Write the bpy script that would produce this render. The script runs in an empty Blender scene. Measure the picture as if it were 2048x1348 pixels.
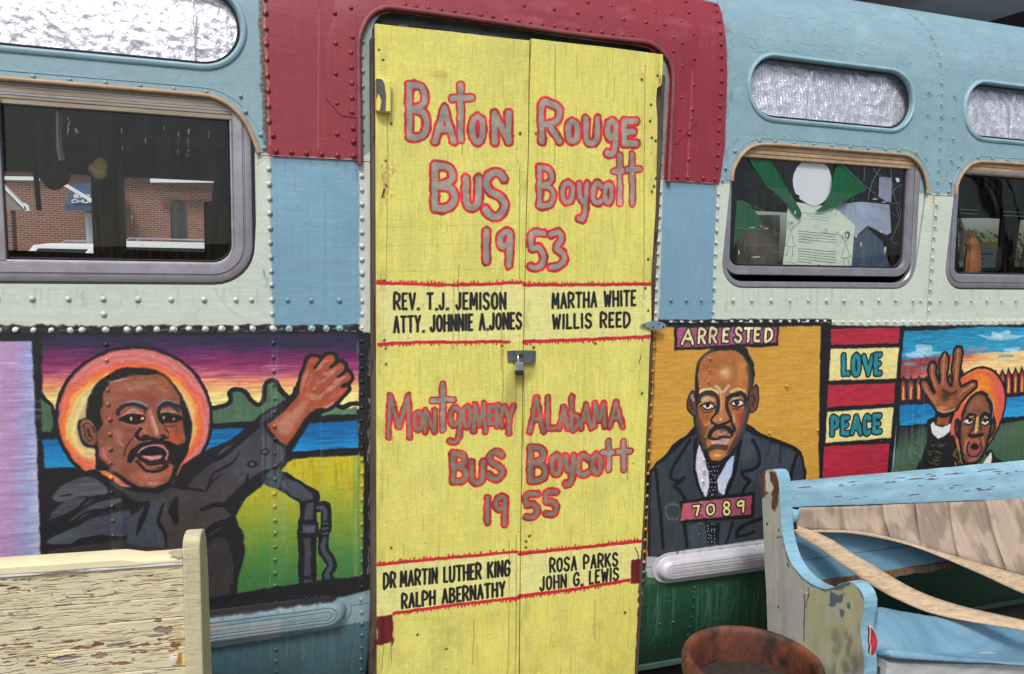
# ---------------------------------------------------------------- camera solve (pinhole, from the vanishing points of the bus side)
import math, random
import numpy as np
PC = np.array([1024.0, 674.0])
VH = np.array([5450.0, 602.0]); VV = np.array([724.0, 13500.0])
FPX = math.sqrt(-float(np.dot(VH - PC, VV - PC)))
_x = np.array([*(VH - PC), FPX]); _x /= np.linalg.norm(_x)
_z = -np.array([*(VV - PC), FPX]); _z /= np.linalg.norm(_z)
_y = np.cross(_z, _x)
ROT = np.stack([_x, _y, _z])            # camera axes (right, down, forward) -> world
DC = 2.26
CAM = np.array([0.0, -DC * ROT[1][2], 1.6])
# side of the bus: how far the skin leans in (y) at each height z
PROF = [(-1, .12), (.13, .12), (.20, .075), (.254, .043), (.317, .022), (.385, .007), (.46, .0), (1.66, .0), (1.80, .006), (2.01, .019), (2.154, .025), (2.232, .031),
        (2.306, .044), (2.343, .058), (2.379, .074), (2.414, .093), (2.446, .117), (2.477, .143), (2.503, .171), (2.525, .2), (2.545, .235),
        (2.58, .32), (2.62, .48), (2.66, .8), (2.67, 1.2)]
_pz = np.array([a for a, b in PROF]); _py = np.array([b for a, b in PROF])
def prof(z): return float(np.interp(z, _pz, _py))
def ray(px, py): return ROT @ np.array([px - PC[0], py - PC[1], FPX])
def onY(px, py, y):
    d = ray(px, py); return CAM + (y - CAM[1]) / d[1] * d
def onX(px, py, x):
    d = ray(px, py); return CAM + (x - CAM[0]) / d[0] * d
def onZ(px, py, z):
    d = ray(px, py); return CAM + (z - CAM[2]) / d[2] * d
def onS(px, py, off=0.0):
    y = 0.0
    for _ in range(14):
        p = onY(px, py, y - off); y += .7 * (prof(p[2]) - y)
    return p
def XZ(px, py):
    p = onS(px, py); return p[0], p[2]
def XZd(px, py):
    p = onY(px, py, DOOR_Y); return p[0], p[2]
DOOR_Y = -0.022
# ---------------------------------------------------------------- scene set-up: camera, sky, sun, exposure
import bpy
from mathutils import Vector, Matrix, noise as mnoise
from mathutils.geometry import delaunay_2d_cdt
SC = bpy.context.scene; COL = SC.collection
cd = bpy.data.cameras.new('camera'); cam = bpy.data.objects.new('camera', cd); COL.objects.link(cam)
cd.sensor_width = 36; cd.lens = 36 * FPX / 2048; cd.clip_start = .05; cd.clip_end = 400
_M = Matrix.Identity(4)
for _i in range(3):
    _M[_i][0] = ROT[_i][0]; _M[_i][1] = -ROT[_i][1]; _M[_i][2] = -ROT[_i][2]; _M[_i][3] = CAM[_i]
cam.matrix_world = _M; SC.camera = cam
W = bpy.data.worlds.new('World'); SC.world = W; W.use_nodes = True
_bg = W.node_tree.nodes['Background']; _sky = W.node_tree.nodes.new('ShaderNodeTexSky')
SUN_EL, SUN_AZ = math.radians(52), math.radians(205)      # azimuth measured from +Y, clockwise
_sky.sky_type = 'NISHITA'; _sky.sun_disc = False; _sky.sun_elevation = SUN_EL; _sky.sun_rotation = SUN_AZ; _sky.air_density = 1.0; _sky.dust_density = 4.0; _sky.ozone_density = .6
_bg.inputs['Strength'].default_value = 0.13
W.node_tree.links.new(_sky.outputs[0], _bg.inputs[0])
sd = bpy.data.lights.new('sun', 'SUN'); sd.energy = 2.0; sd.angle = math.radians(11); sd.color = (1, .985, .965)
sun = bpy.data.objects.new('sun', sd); COL.objects.link(sun)
_d = Vector((math.sin(SUN_AZ) * math.cos(SUN_EL), math.cos(SUN_AZ) * math.cos(SUN_EL), math.sin(SUN_EL)))
sun.rotation_euler = _d.to_track_quat('Z', 'Y').to_euler(); sun.location = (-4, -8, 10)
SC.view_settings.view_transform = 'Standard'; SC.view_settings.look = 'None'; SC.view_settings.exposure = 0.22; SC.view_settings.gamma = 1; SC.view_settings.use_curve_mapping = False
SC.cycles.max_bounces = 8; SC.cycles.transparent_max_bounces = 16
# ---------------------------------------------------------------- materials
def lin(c): return tuple(((v / 255) / 12.92 if v / 255 <= .04045 else ((v / 255 + .055) / 1.055) ** 2.4) for v in c)
class N:
    def __init__(s, name):
        s.m = bpy.data.materials.new(name); s.m.use_nodes = True; s.t = s.m.node_tree; s.b = s.t.nodes['Principled BSDF']
    def n(s, typ, **k):
        o = s.t.nodes.new(typ)
        for a, v in k.items(): setattr(o, a, v)
        return o
    def l(s, a, b): s.t.links.new(a, b)
    def pos(s, scale=(1, 1, 1), rot=(0, 0, 0)):
        g = s.n('ShaderNodeNewGeometry'); m = s.n('ShaderNodeMapping'); m.inputs['Scale'].default_value = scale; m.inputs['Rotation'].default_value = rot
        s.l(g.outputs['Position'], m.inputs['Vector']); return m.outputs[0]
    def noise(s, v, sc, det=4, rough=.6, dist=0):
        o = s.n('ShaderNodeTexNoise'); o.inputs['Scale'].default_value = sc; o.inputs['Detail'].default_value = det; o.inputs['Roughness'].default_value = rough; o.inputs['Distortion'].default_value = dist
        s.l(v, o.inputs['Vector']); return o.outputs['Fac']
    def ramp(s, f, a, b, ca=(0, 0, 0), cb=(1, 1, 1)):
        o = s.n('ShaderNodeValToRGB'); e = o.color_ramp.elements; e[0].position = a; e[1].position = b; e[0].color = (*ca, 1); e[1].color = (*cb, 1); s.l(f, o.inputs[0]); return o.outputs[0]
    def mix(s, f, a, b, mode='MIX'):
        o = s.n('ShaderNodeMix', data_type='RGBA', blend_type=mode)
        for i, v in ((0, f), (6, a), (7, b)):
            if isinstance(v, (int, float)): o.inputs[i].default_value = v
            elif isinstance(v, tuple): o.inputs[i].default_value = (*v, 1)
            else: s.l(v, o.inputs[i])
        return o.outputs[2]
    def bump(s, h, st, dist=.001, prev=None):
        o = s.n('ShaderNodeBump'); o.inputs['Strength'].default_value = st; o.inputs['Distance'].default_value = dist; s.l(h, o.inputs['Height'])
        if prev is not None: s.l(prev, o.inputs['Normal'])
        return o.outputs[0]
    def set(s, **k):
        for a, v in k.items():
            i = s.b.inputs[a.replace('_', ' ')]
            if hasattr(v, 'is_linked') or isinstance(v, bpy.types.NodeSocket): s.l(v, i)
            elif isinstance(v, tuple): i.default_value = (*v, 1) if len(v) == 3 else v
            else: i.default_value = v
        return s.m
def plain(name, col, rough=.6, metal=0.0, amp=.25, sc=14, bump=.3, stretch=(1, 1, 1), dist=.001, chips=None, spec=.5):
    m = N(name); v = m.pos(stretch); f = m.noise(v, sc, 6, .65); f2 = m.noise(v, sc * 7, 4, .6)
    c = lin(col); dk = tuple(x * (1 - amp) for x in c); lt = tuple(min(1, x * (1 + amp * .6)) for x in c)
    b = m.mix(m.ramp(f, .3, .7), dk, lt)
    if chips:
        cc, th, st = chips; g = m.noise(m.pos(st), 9, 6, .7, .4); b = m.mix(m.ramp(g, th, th + .02), b, lin(cc))
        nb = m.bump(m.ramp(g, th, th + .03, (1, 1, 1), (0, 0, 0)), .6, .002, m.bump(f2, bump, dist))
    else: nb = m.bump(f2, bump, dist)
    return m.set(Base_Color=b, Roughness=rough, Metallic=metal, Normal=nb, **{'Specular_IOR_Level': spec})
def image_of(c, name):
    im = bpy.data.images.new(name, c.W, c.H, alpha=True); im.alpha_mode = 'CHANNEL_PACKED'
    a = np.empty((c.H, c.W, 4), np.float32); a[..., :3] = np.clip(c.a, .012, .97); a[..., 3] = np.clip(c.r, 0, 1)
    im.pixels.foreach_set(a.ravel()); im.update(); im.pack(); return im
def paint_mat(name, c, axes=('X', 'Z'), rough=(.42, .62), bumpd=.0014, grain=(1, 1, 1), gsc=60, gst=.25, sat=1.0):
    """paint laid on a surface: the painted canvas is projected straight on it (metres -> canvas), grain and wear are procedural"""
    m = N(name); g = m.n('ShaderNodeNewGeometry'); s = m.n('ShaderNodeSeparateXYZ'); m.l(g.outputs['Position'], s.inputs[0]); o = []
    for ax, o0, w in ((axes[0], c.x0, c.w), (axes[1], c.z0, c.h)):
        a = m.n('ShaderNodeMath', operation='SUBTRACT'); m.l(s.outputs[ax], a.inputs[0]); a.inputs[1].default_value = o0
        d = m.n('ShaderNodeMath', operation='DIVIDE'); m.l(a.outputs[0], d.inputs[0]); d.inputs[1].default_value = w; o.append(d.outputs[0])
    cv = m.n('ShaderNodeCombineXYZ'); m.l(o[0], cv.inputs[0]); m.l(o[1], cv.inputs[1])
    t = m.n('ShaderNodeTexImage'); t.image = image_of(c, name); t.extension = 'EXTEND'; t.interpolation = 'Cubic'; m.l(cv.outputs[0], t.inputs[0])
    f = m.noise(m.pos(grain), gsc, 6, .7); big = m.noise(m.pos(), 5, 5, .6)
    col = m.mix(.55, t.outputs['Color'], m.ramp(big, .3, .7, (.84, .84, .84), (1, 1, 1)), 'MULTIPLY')
    col = m.mix(.5, col, m.ramp(f, .3, .62, (.86, .86, .86), (1, 1, 1)), 'MULTIPLY')
    nb = m.bump(t.outputs['Alpha'], .7, bumpd * 1.6, m.bump(f, gst, .0012, m.bump(big, .5, .004)))
    rr = m.n('ShaderNodeMapRange'); m.l(f, rr.inputs[0]); rr.inputs[3].default_value = rough[0]; rr.inputs[4].default_value = rough[1]
    return m.set(Base_Color=col, Roughness=rr.outputs[0], Normal=nb)
# ---------------------------------------------------------------- mesh helpers (everything is modelled in world metres)
def wloc(o):
    v = Vector((0, 0, 0))
    while o is not None: v += o.location; o = o.parent
    return v
def add(name, vs, fs, mats, parent=None, smooth=False, idx=None, kind=None, label=None):
    me = bpy.data.meshes.new(name); L = wloc(parent)
    me.from_pydata([(x - L.x, y - L.y, z - L.z) for x, y, z in vs], [], fs)
    for m in (mats if isinstance(mats, (list, tuple)) else [mats]): me.materials.append(m)
    if smooth: me.shade_smooth()
    if idx is not None: me.polygons.foreach_set('material_index', idx)
    o = bpy.data.objects.new(name, me); COL.objects.link(o); o.parent = parent
    if kind: o['kind'] = kind
    if label: o['label'] = label
    return o
def root(name, loc, label, cat, group=None):
    o = bpy.data.objects.new(name, None); COL.objects.link(o); o.location = loc; o.empty_display_size = .1
    o['label'] = label; o['category'] = cat
    if group: o['group'] = group
    return o
class MB:
    def __init__(s): s.v = []; s.f = []; s.i = []
    def quadstrip(s, A, B, closed=True, mi=0):
        b = len(s.v); n = len(A); s.v += [tuple(p) for p in A] + [tuple(p) for p in B]
        for k in range(n if closed else n - 1): s.f.append((b + k, b + (k + 1) % n, b + n + (k + 1) % n, b + n + k)); s.i.append(mi)
    def loops(s, Ls, closed=True, mi=0, cap=(False, False)):
        b = len(s.v); n = len(Ls[0])
        for L in Ls: s.v += [tuple(map(float, p)) for p in L]
        for j in range(len(Ls) - 1):
            for k in range(n if closed else n - 1):
                s.f.append((b + j * n + k, b + j * n + (k + 1) % n, b + (j + 1) * n + (k + 1) % n, b + (j + 1) * n + k)); s.i.append(mi)
        if cap[0]: s.f.append(tuple(range(b + n - 1, b - 1, -1))); s.i.append(mi)
        if cap[1]: s.f.append(tuple(range(b + (len(Ls) - 1) * n, b + len(Ls) * n))); s.i.append(mi)
        return s
    def box(s, x0, x1, y0, y1, z0, z1, mi=0, bev=0.0, ):
        if bev <= 0:
            b = len(s.v); s.v += [(x, y, z) for x in (x0, x1) for y in (y0, y1) for z in (z0, z1)]
            for q in ((0, 1, 3, 2), (4, 6, 7, 5), (0, 4, 5, 1), (2, 3, 7, 6), (0, 2, 6, 4), (1, 5, 7, 3)): s.f.append(tuple(b + k for k in q)); s.i.append(mi)
        else:
            def L(x, i): return [(x, y0 + i, z0), (x, y1 - i, z0), (x, y1, z0 + i), (x, y1, z1 - i), (x, y1 - i, z1), (x, y0 + i, z1), (x, y0, z1 - i), (x, y0, z0 + i)]
            def S(x, i): c = [(x, y0 + i, z0 + i), (x, y1 - i, z0 + i), (x, y1 - i, z0 + i), (x, y1 - i, z1 - i), (x, y1 - i, z1 - i), (x, y0 + i, z1 - i), (x, y0 + i, z1 - i), (x, y0 + i, z0 + i)]; return c
            s.loops([S(x0, bev), L(x0 + bev, bev), L(x1 - bev, bev), S(x1, bev)], True, mi, (True, True))
        return s
    def tube(s, P, r, n=8, mi=0, cap=True, rz=None):
        P = [Vector(p) for p in P]; Ls = []; up = None
        for i, p in enumerate(P):
            t = (P[min(i + 1, len(P) - 1)] - P[max(i - 1, 0)]).normalized()
            if up is None: up = t.orthogonal().normalized()
            up = (up - t * up.dot(t)).normalized(); w = t.cross(up); rr = r[i] if isinstance(r, (list, tuple)) else r
            Ls.append([p + up * (rr * math.cos(a)) + w * (rr * math.sin(a)) for a in [2 * math.pi * k / n for k in range(n)]])
        return s.loops(Ls, True, mi, (cap, cap))
    def lathe(s, prof_, c, n=48, mi=0, jit=None):
        Ls = []
        for r, z in prof_: Ls.append([(c[0] + r * math.cos(2 * math.pi * k / n), c[1] + r * math.sin(2 * math.pi * k / n), c[2] + z) for k in range(n)])
        return s.loops(Ls, True, mi)
    def prism(s, P, d, mi=0, side=None):
        """P: polygon (world points), extruded by vector d"""
        n = len(P); b = len(s.v); d = Vector(d); s.v += [tuple(map(float, p)) for p in P] + [tuple(Vector(p) + d) for p in P]
        s.f.append(tuple(range(b, b + n))); s.i.append(mi); s.f.append(tuple(range(b + 2 * n - 1, b + n - 1, -1))); s.i.append(mi)
        for k in range(n): s.f.append((b + k, b + n + k, b + n + (k + 1) % n, b + (k + 1) % n)); s.i.append(mi if side is None else side)
        return s
    def grid(s, P, mi=0):
        b = len(s.v); h = len(P); w = len(P[0])
        for row in P: s.v += [tuple(map(float, p)) for p in row]
        for j in range(h - 1):
            for i in range(w - 1): s.f.append((b + j * w + i, b + j * w + i + 1, b + (j + 1) * w + i + 1, b + (j + 1) * w + i)); s.i.append(mi)
        return s
    def put(s, name, mats, parent=None, smooth=False, **k): 
        o = add(name, s.v, s.f, mats, parent, smooth, s.i if isinstance(mats, (list, tuple)) else None, **k)
        return o
def sharpen(o, ang=35):
    o.data.shade_smooth() if hasattr(o.data, 'shade_smooth') else None
    try: o.data.set_sharp_from_angle(angle=math.radians(ang))
    except Exception: pass
    return o
def inside(poly, x, y):
    c = False; j = len(poly) - 1
    for i in range(len(poly)):
        if (poly[i][1] > y) != (poly[j][1] > y) and x < (poly[j][0] - poly[i][0]) * (y - poly[i][1]) / (poly[j][1] - poly[i][1]) + poly[i][0]: c = not c
        j = i
    return c
def skin(name, outline, holes, off, mat, parent, thick=.0, dx=.08, dz=.05, label=None, smooth=True):
    """a sheet that follows the side of the bus: outline and holes in (x, z), off = how far proud of the skin"""
    xs = [p[0] for p in outline]; zs = [p[1] for p in outline]
    pts = [Vector(p) for p in outline]; edges = [(i, (i + 1) % len(outline)) for i in range(len(outline))]
    for h in holes:
        b = len(pts); pts += [Vector(p) for p in h]; edges += [(b + i, b + (i + 1) % len(h)) for i in range(len(h))]
    x = min(xs) + dx * .37
    while x < max(xs):
        z = min(zs) + .013
        while z < max(zs):
            if inside(outline, x, z) and not any(inside(h, x, z) for h in holes): pts.append(Vector((x, z)))
            z += dz if z < 2.2 else .018
        x += dx
    v, e, f, _, _, _ = delaunay_2d_cdt(pts, edges, [], 0, 1e-5)
    F = []
    for t in f:
        cx = sum(v[k][0] for k in t) / 3; cz = sum(v[k][1] for k in t) / 3
        if inside(outline, cx, cz) and not any(inside(h, cx, cz) for h in holes): F.append(tuple(t))
    def nrm(z):
        d = (prof(z + .004) - prof(z - .004)) / .008; q = math.hypot(1, d); return (-1 / q, d / q)
    V = []
    for p in v:
        n = nrm(p[1]); V.append((p[0], prof(p[1]) + n[0] * off, p[1] + n[1] * off))
    # make the normals face the street
    if F:
        a, b_, c = (Vector(V[k]) for k in F[0])
        F = [t if (Vector(V[t[1]]) - Vector(V[t[0]])).cross(Vector(V[t[2]]) - Vector(V[t[0]])).y < 0 else (t[0], t[2], t[1]) for t in F]
    if thick:
        cnt = {}
        for t in F:
            for i in range(3):
                a, b_ = t[i], t[(i + 1) % 3]; cnt[(a, b_)] = 1
        bd = [(a, b_) for (a, b_) in cnt if (b_, a) not in cnt]; base = len(V); mp = {}
        for a, b_ in bd:
            for k in (a, b_):
                if k not in mp: mp[k] = len(V); p = V[k]; n = nrm(p[2]); V.append((p[0], p[1] - n[0] * thick, p[2] - n[1] * thick))
        F += [(b_, a, mp[a], mp[b_]) for a, b_ in bd]
    o = add(name, V, F, mat, parent, False, label=label)
    return sharpen(o, 40) if smooth else o
def rr(x0, x1, z0, z1, r, n=7, rt=None):
    P = []; rt = r if rt is None else rt
    for cx, cz, a0, r in ((x1 - r, z0 + r, -90, r), (x1 - rt, z1 - rt, 0, rt), (x0 + rt, z1 - rt, 90, rt), (x0 + r, z0 + r, 180, r)):
        for k in range(n + 1):
            a = math.radians(a0 + 90 * k / n); P.append((cx + r * math.cos(a), cz + r * math.sin(a)))
    return P
def rsweep(name, R, r, prof_, mat, parent, surf=True, n=7, smooth=True, rt=None):
    """sweep a section round a rounded rectangle: prof_ = [(inset, y)]"""
    m = MB(); Ls = []
    for ins, y in prof_:
        Ls.append([(x, (prof(z) if surf else 0) + y, z) for x, z in rr(R[0] + ins, R[1] - ins, R[2] + ins, R[3] - ins, max(r - ins, .002), n, None if rt is None else max(rt - ins, .002))])
    m.loops(Ls[::-1] if False else Ls, True)
    o = m.put(name, mat, parent, False); return sharpen(o, 38) if smooth else o
def pane(name, R, r, y, mat, parent, surf=False, rt=None):
    P = [(x, (prof(z) if surf else 0) + y, z) for x, z in rr(*R, r, 7, rt)]
    return add(name, P, [tuple(range(len(P)))], mat, parent)      # counter-clockwise in (x, z): the normal faces the street
# ---------------------------------------------------------------- painted surfaces: a brush engine that paints in the metres of the surface
def _noise(H, W, cx, cz, seed):
    r = np.random.RandomState(seed)
    gh, gw = int(H / cz) + 3, int(W / cx) + 3
    g = r.rand(gh, gw).astype(np.float32)
    ys = np.arange(H, dtype=np.float32) / cz; xs = np.arange(W, dtype=np.float32) / cx
    yi = ys.astype(int); xi = xs.astype(int)
    fy = ys - yi; fx = xs - xi
    fy = fy * fy * (3 - 2 * fy); fx = fx * fx * (3 - 2 * fx)
    a = g[yi][:, xi]; b = g[yi][:, xi + 1]; c = g[yi + 1][:, xi]; d = g[yi + 1][:, xi + 1]
    top = a + (b - a) * fx[None]; bot = c + (d - c) * fx[None]
    return (top + (bot - top) * fy[:, None]) * 2 - 1
def cr(pts, n=6, closed=True):
    pts = [np.array(p, float) for p in pts]; out = []; N = len(pts)
    rng = range(N) if closed else range(N - 1)
    for i in rng:
        if closed: p0, p1, p2, p3 = pts[i - 1], pts[i], pts[(i + 1) % N], pts[(i + 2) % N]
        else: p0, p1, p2, p3 = pts[max(i - 1, 0)], pts[i], pts[i + 1], pts[min(i + 2, N - 1)]
        for k in range(n):
            t = k / n
            out.append(.5 * ((2 * p1) + (-p0 + p2) * t + (2 * p0 - 5 * p1 + 4 * p2 - p3) * t * t + (-p0 + 3 * p1 - 3 * p2 + p3) * t ** 3))
    if not closed: out.append(pts[-1])
    return out
class T:
    """a tracing frame: coordinates in a magnified look at the surface -> photograph pixels"""
    def __init__(s, ox, oy, k): s.ox, s.oy, s.k = ox, oy, k
    def __call__(s, pts): return [(s.ox + x * s.k, s.oy + y * s.k) for x, y in pts]
class Canvas:
    def __init__(s, x0, z0, w, h, res, mp, base):
        s.x0, s.z0, s.res, s.mp = x0, z0, res, mp
        s.W, s.H = int(w * res), int(h * res)
        s.w, s.h = s.W / res, s.H / res
        s.a = np.empty((s.H, s.W, 3), np.float32); s.a[:] = np.array(base, np.float32) / 255
        s.r = np.full((s.H, s.W), .5, np.float32)
        k = res / 800
        s.wx = _noise(s.H, s.W, 14 * k, 14 * k, 1) * 1.3 + _noise(s.H, s.W, 5 * k, 5 * k, 2) * .7
        s.wz = _noise(s.H, s.W, 14 * k, 14 * k, 3) * 1.3 + _noise(s.H, s.W, 5 * k, 5 * k, 4) * .7
        s.nh = _noise(s.H, s.W, 60 * k, 2.2 * k, 5) * .6 + _noise(s.H, s.W, 30 * k, 5 * k, 6) * .6
        s.nv = _noise(s.H, s.W, 2.2 * k, 60 * k, 7) * .6 + _noise(s.H, s.W, 5 * k, 30 * k, 8) * .6
        s.nb = _noise(s.H, s.W, 26 * k, 26 * k, 9) * .6 + _noise(s.H, s.W, 9 * k, 9 * k, 10) * .5
    def m(s, px, py):
        X, Z = s.mp(px, py); return (X - s.x0) * s.res, (Z - s.z0) * s.res
    def loc(s, px, py):
        a = s.m(px - 3, py); b = s.m(px + 3, py); return math.hypot(b[0] - a[0], b[1] - a[1]) / 6
    def box(s, P, pad):
        P = np.array(P)
        x0 = max(int(P[:, 0].min() - pad), 0); x1 = min(int(P[:, 0].max() + pad) + 2, s.W)
        y0 = max(int(P[:, 1].min() - pad), 0); y1 = min(int(P[:, 1].max() + pad) + 2, s.H)
        return x0, y0, x1, y1
    def blend(s, bx, M, col, streak, hh, alpha):
        x0, y0, x1, y1 = bx
        A = s.a[y0:y1, x0:x1]
        if callable(col): c = col(bx)
        else: c = np.array(col, np.float32)[None, None] / 255
        if streak:
            kind, amp = streak
            n = {'h': s.nh, 'v': s.nv, 'b': s.nb}[kind][y0:y1, x0:x1]
            c = c * (1 + amp * n[..., None])
        M = (M * alpha)[..., None]
        s.a[y0:y1, x0:x1] = A * (1 - M) + c * M
        if hh is not None:
            R = s.r[y0:y1, x0:x1]; M = M[..., 0]
            s.r[y0:y1, x0:x1] = R * (1 - M) + (R + hh) * M
    def fill(s, pts, col, streak=None, wob=1.0, soft=1, hh=None, alpha=1.0, smooth=False, raw=False):
        if smooth: pts = cr(pts, 5)
        P = pts if raw else [s.m(*p) for p in pts]
        bx = s.box(P, 4 + soft + 3 * wob); x0, y0, x1, y1 = bx
        if x1 <= x0 or y1 <= y0: return
        gx = np.arange(x0, x1, dtype=np.float32)[None] + s.wx[y0:y1, x0:x1] * wob
        gy = np.arange(y0, y1, dtype=np.float32)[:, None] + s.wz[y0:y1, x0:x1] * wob
        ins = np.zeros(gx.shape, bool)
        n = len(P)
        for i in range(n):
            ax, ay = P[i]; bx_, by = P[(i + 1) % n]
            if abs(ay - by) < 1e-9: continue
            lo, hi = min(ay, by), max(ay, by)
            r0 = max(int(lo - 3 * wob - 1) - y0, 0); r1 = min(int(hi + 3 * wob + 2) - y0, y1 - y0)
            if r1 <= r0: continue
            gyy = gy[r0:r1]
            c = (ay > gyy) != (by > gyy)
            xi = ax + (gyy - ay) * (bx_ - ax) / (by - ay)
            ins[r0:r1] ^= c & (gx[r0:r1] < xi)
        M = s.blur(ins.astype(np.float32), soft)
        s.blend(bx, M, col, streak, hh, alpha)
    def blur(s, M, k):
        for _ in range(2):
            for ax in (0, 1):
                if M.shape[ax] < 2 * k + 2: continue
                p = np.cumsum(np.concatenate([np.repeat(np.take(M, [0], ax), k + 1, ax), M, np.repeat(np.take(M, [-1], ax), k, ax)], ax), ax)
                w = 2 * k + 1
                M = (np.take(p, range(w, p.shape[ax]), ax) - np.take(p, range(0, p.shape[ax] - w), ax)) / w
        return M
    def stroke(s, pts, w, col, streak=None, wob=1.0, alpha=1.0, hh=None, taper=False, smooth=True, soft=.8, closed=False, dry=0):
        if closed: pts = cr(pts, 5) if smooth else list(pts)
        elif smooth and len(pts) > 2: pts = cr(pts, 5, False)
        P = [s.m(*p) for p in pts]
        if closed: P = P + [P[0]]
        k = s.loc(*pts[len(pts) // 2]); wd = w * k / 2
        bx = s.box(P, wd + 4 + 3 * wob); x0, y0, x1, y1 = bx
        if x1 <= x0 or y1 <= y0: return
        D = np.full((y1 - y0, x1 - x0), 1e9, np.float32)
        n = len(P) - 1
        for i in range(max(n, 1)):
            a = P[i]; b = P[min(i + 1, n)]
            sb = s.box([a, b], wd + 4 + 3 * wob)
            u0, v0, u1, v1 = sb
            if u1 <= u0 or v1 <= v0: continue
            gx = np.arange(u0, u1, dtype=np.float32)[None] + s.wx[v0:v1, u0:u1] * wob
            gy = np.arange(v0, v1, dtype=np.float32)[:, None] + s.wz[v0:v1, u0:u1] * wob
            dx, dy = b[0] - a[0], b[1] - a[1]; L2 = dx * dx + dy * dy + 1e-9
            t = np.clip(((gx - a[0]) * dx + (gy - a[1]) * dy) / L2, 0, 1)
            d = np.hypot(gx - a[0] - t * dx, gy - a[1] - t * dy)
            if taper:
                f = (i + t) / max(n, 1); ww = wd * (.35 + .65 * np.sin(np.pi * np.clip(f, 0.02, .98)))
            else: ww = wd
            sl = D[v0 - y0:v1 - y0, u0 - x0:u1 - x0]
            np.minimum(sl, d - ww, out=sl)
        M = np.clip(.5 - D / (2 * soft), 0, 1)
        if dry: M = M * np.clip((s.nb[y0:y1, x0:x1] + .6) * dry, 0, 1)
        s.blend(bx, M, col, streak, hh, alpha)
    def dab(s, x, y, rx, ry, col, alpha=.8, ang=0, hard=.3, streak=None):
        cx, cy = s.m(x, y); k = s.loc(x, y); rx *= k; ry *= k
        R = max(rx, ry) * 1.1 + 2
        bx = s.box([(cx, cy)], R); x0, y0, x1, y1 = bx
        if x1 <= x0 or y1 <= y0: return
        gx = np.arange(x0, x1)[None] - cx + s.wx[y0:y1, x0:x1]; gy = np.arange(y0, y1)[:, None] - cy + s.wz[y0:y1, x0:x1]
        c, si = math.cos(ang), math.sin(ang)
        u = (gx * c - gy * si) / rx; v = (gx * si + gy * c) / ry
        d = np.sqrt(u * u + v * v)
        M = np.clip((1 - d) / (1 - hard), 0, 1); M = M * M * (3 - 2 * M)
        s.blend(bx, M, col, streak, None, alpha)
    def grad(s, pa, pb, stops, streak=0.0, kind='h', amp=.06):
        """colour that runs from photograph point pa (t=0) to pb (t=1)"""
        a = s.m(*pa); b = s.m(*pb); dx, dy = b[0] - a[0], b[1] - a[1]; L2 = dx * dx + dy * dy
        ts = [t for t, c in stops]; cs = np.array([c for t, c in stops], np.float32) / 255
        def f(bx):
            x0, y0, x1, y1 = bx
            gx = np.arange(x0, x1)[None]; gy = np.arange(y0, y1)[:, None]
            n = {'h': s.nh, 'v': s.nv, 'b': s.nb}[kind][y0:y1, x0:x1]
            t = ((gx - a[0]) * dx + (gy - a[1]) * dy) / L2 + streak * n
            o = np.stack([np.interp(t, ts, cs[:, i]) for i in range(3)], -1)
            return (o * (1 + amp * n[..., None])).astype(np.float32)
        return f
    def radial(s, c, rx, ry, stops, streak=.03):
        cx, cy = s.m(*c); k = s.loc(*c); rx *= k; ry *= k
        ts = [t for t, _ in stops]; cs = np.array([q for _, q in stops], np.float32) / 255
        def f(bx):
            x0, y0, x1, y1 = bx
            gx = (np.arange(x0, x1)[None] - cx) / rx; gy = (np.arange(y0, y1)[:, None] - cy) / ry
            t = np.sqrt(gx * gx + gy * gy); th = np.arctan2(gy, gx)
            n = np.sin(t * 60 + 2.3 * np.sin(th * 3) + s.nb[y0:y1, x0:x1] * 3)
            t = t + streak * n + .04 * s.nb[y0:y1, x0:x1]
            return (np.stack([np.interp(t, ts, cs[:, i]) for i in range(3)], -1) * (1 + .05 * n[..., None])).astype(np.float32)
        return f
    def out(s, pts, w, fillcol, line=(20, 20, 26), streak=None, smooth=True, wob=1.0):
        s.stroke(pts, w * 2, line, closed=True, smooth=smooth, wob=wob)
        s.fill(pts, fillcol, streak, smooth=smooth, wob=wob)
    def speck(s, region, n, col, r=(.4, 1.2), seed=0, alpha=.8):
        rn = random.Random(seed); x0, y0, x1, y1 = region
        for _ in range(n):
            s.dab(rn.uniform(x0, x1), rn.uniform(y0, y1), rn.uniform(*r), rn.uniform(*r), col, alpha, hard=.5)
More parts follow.
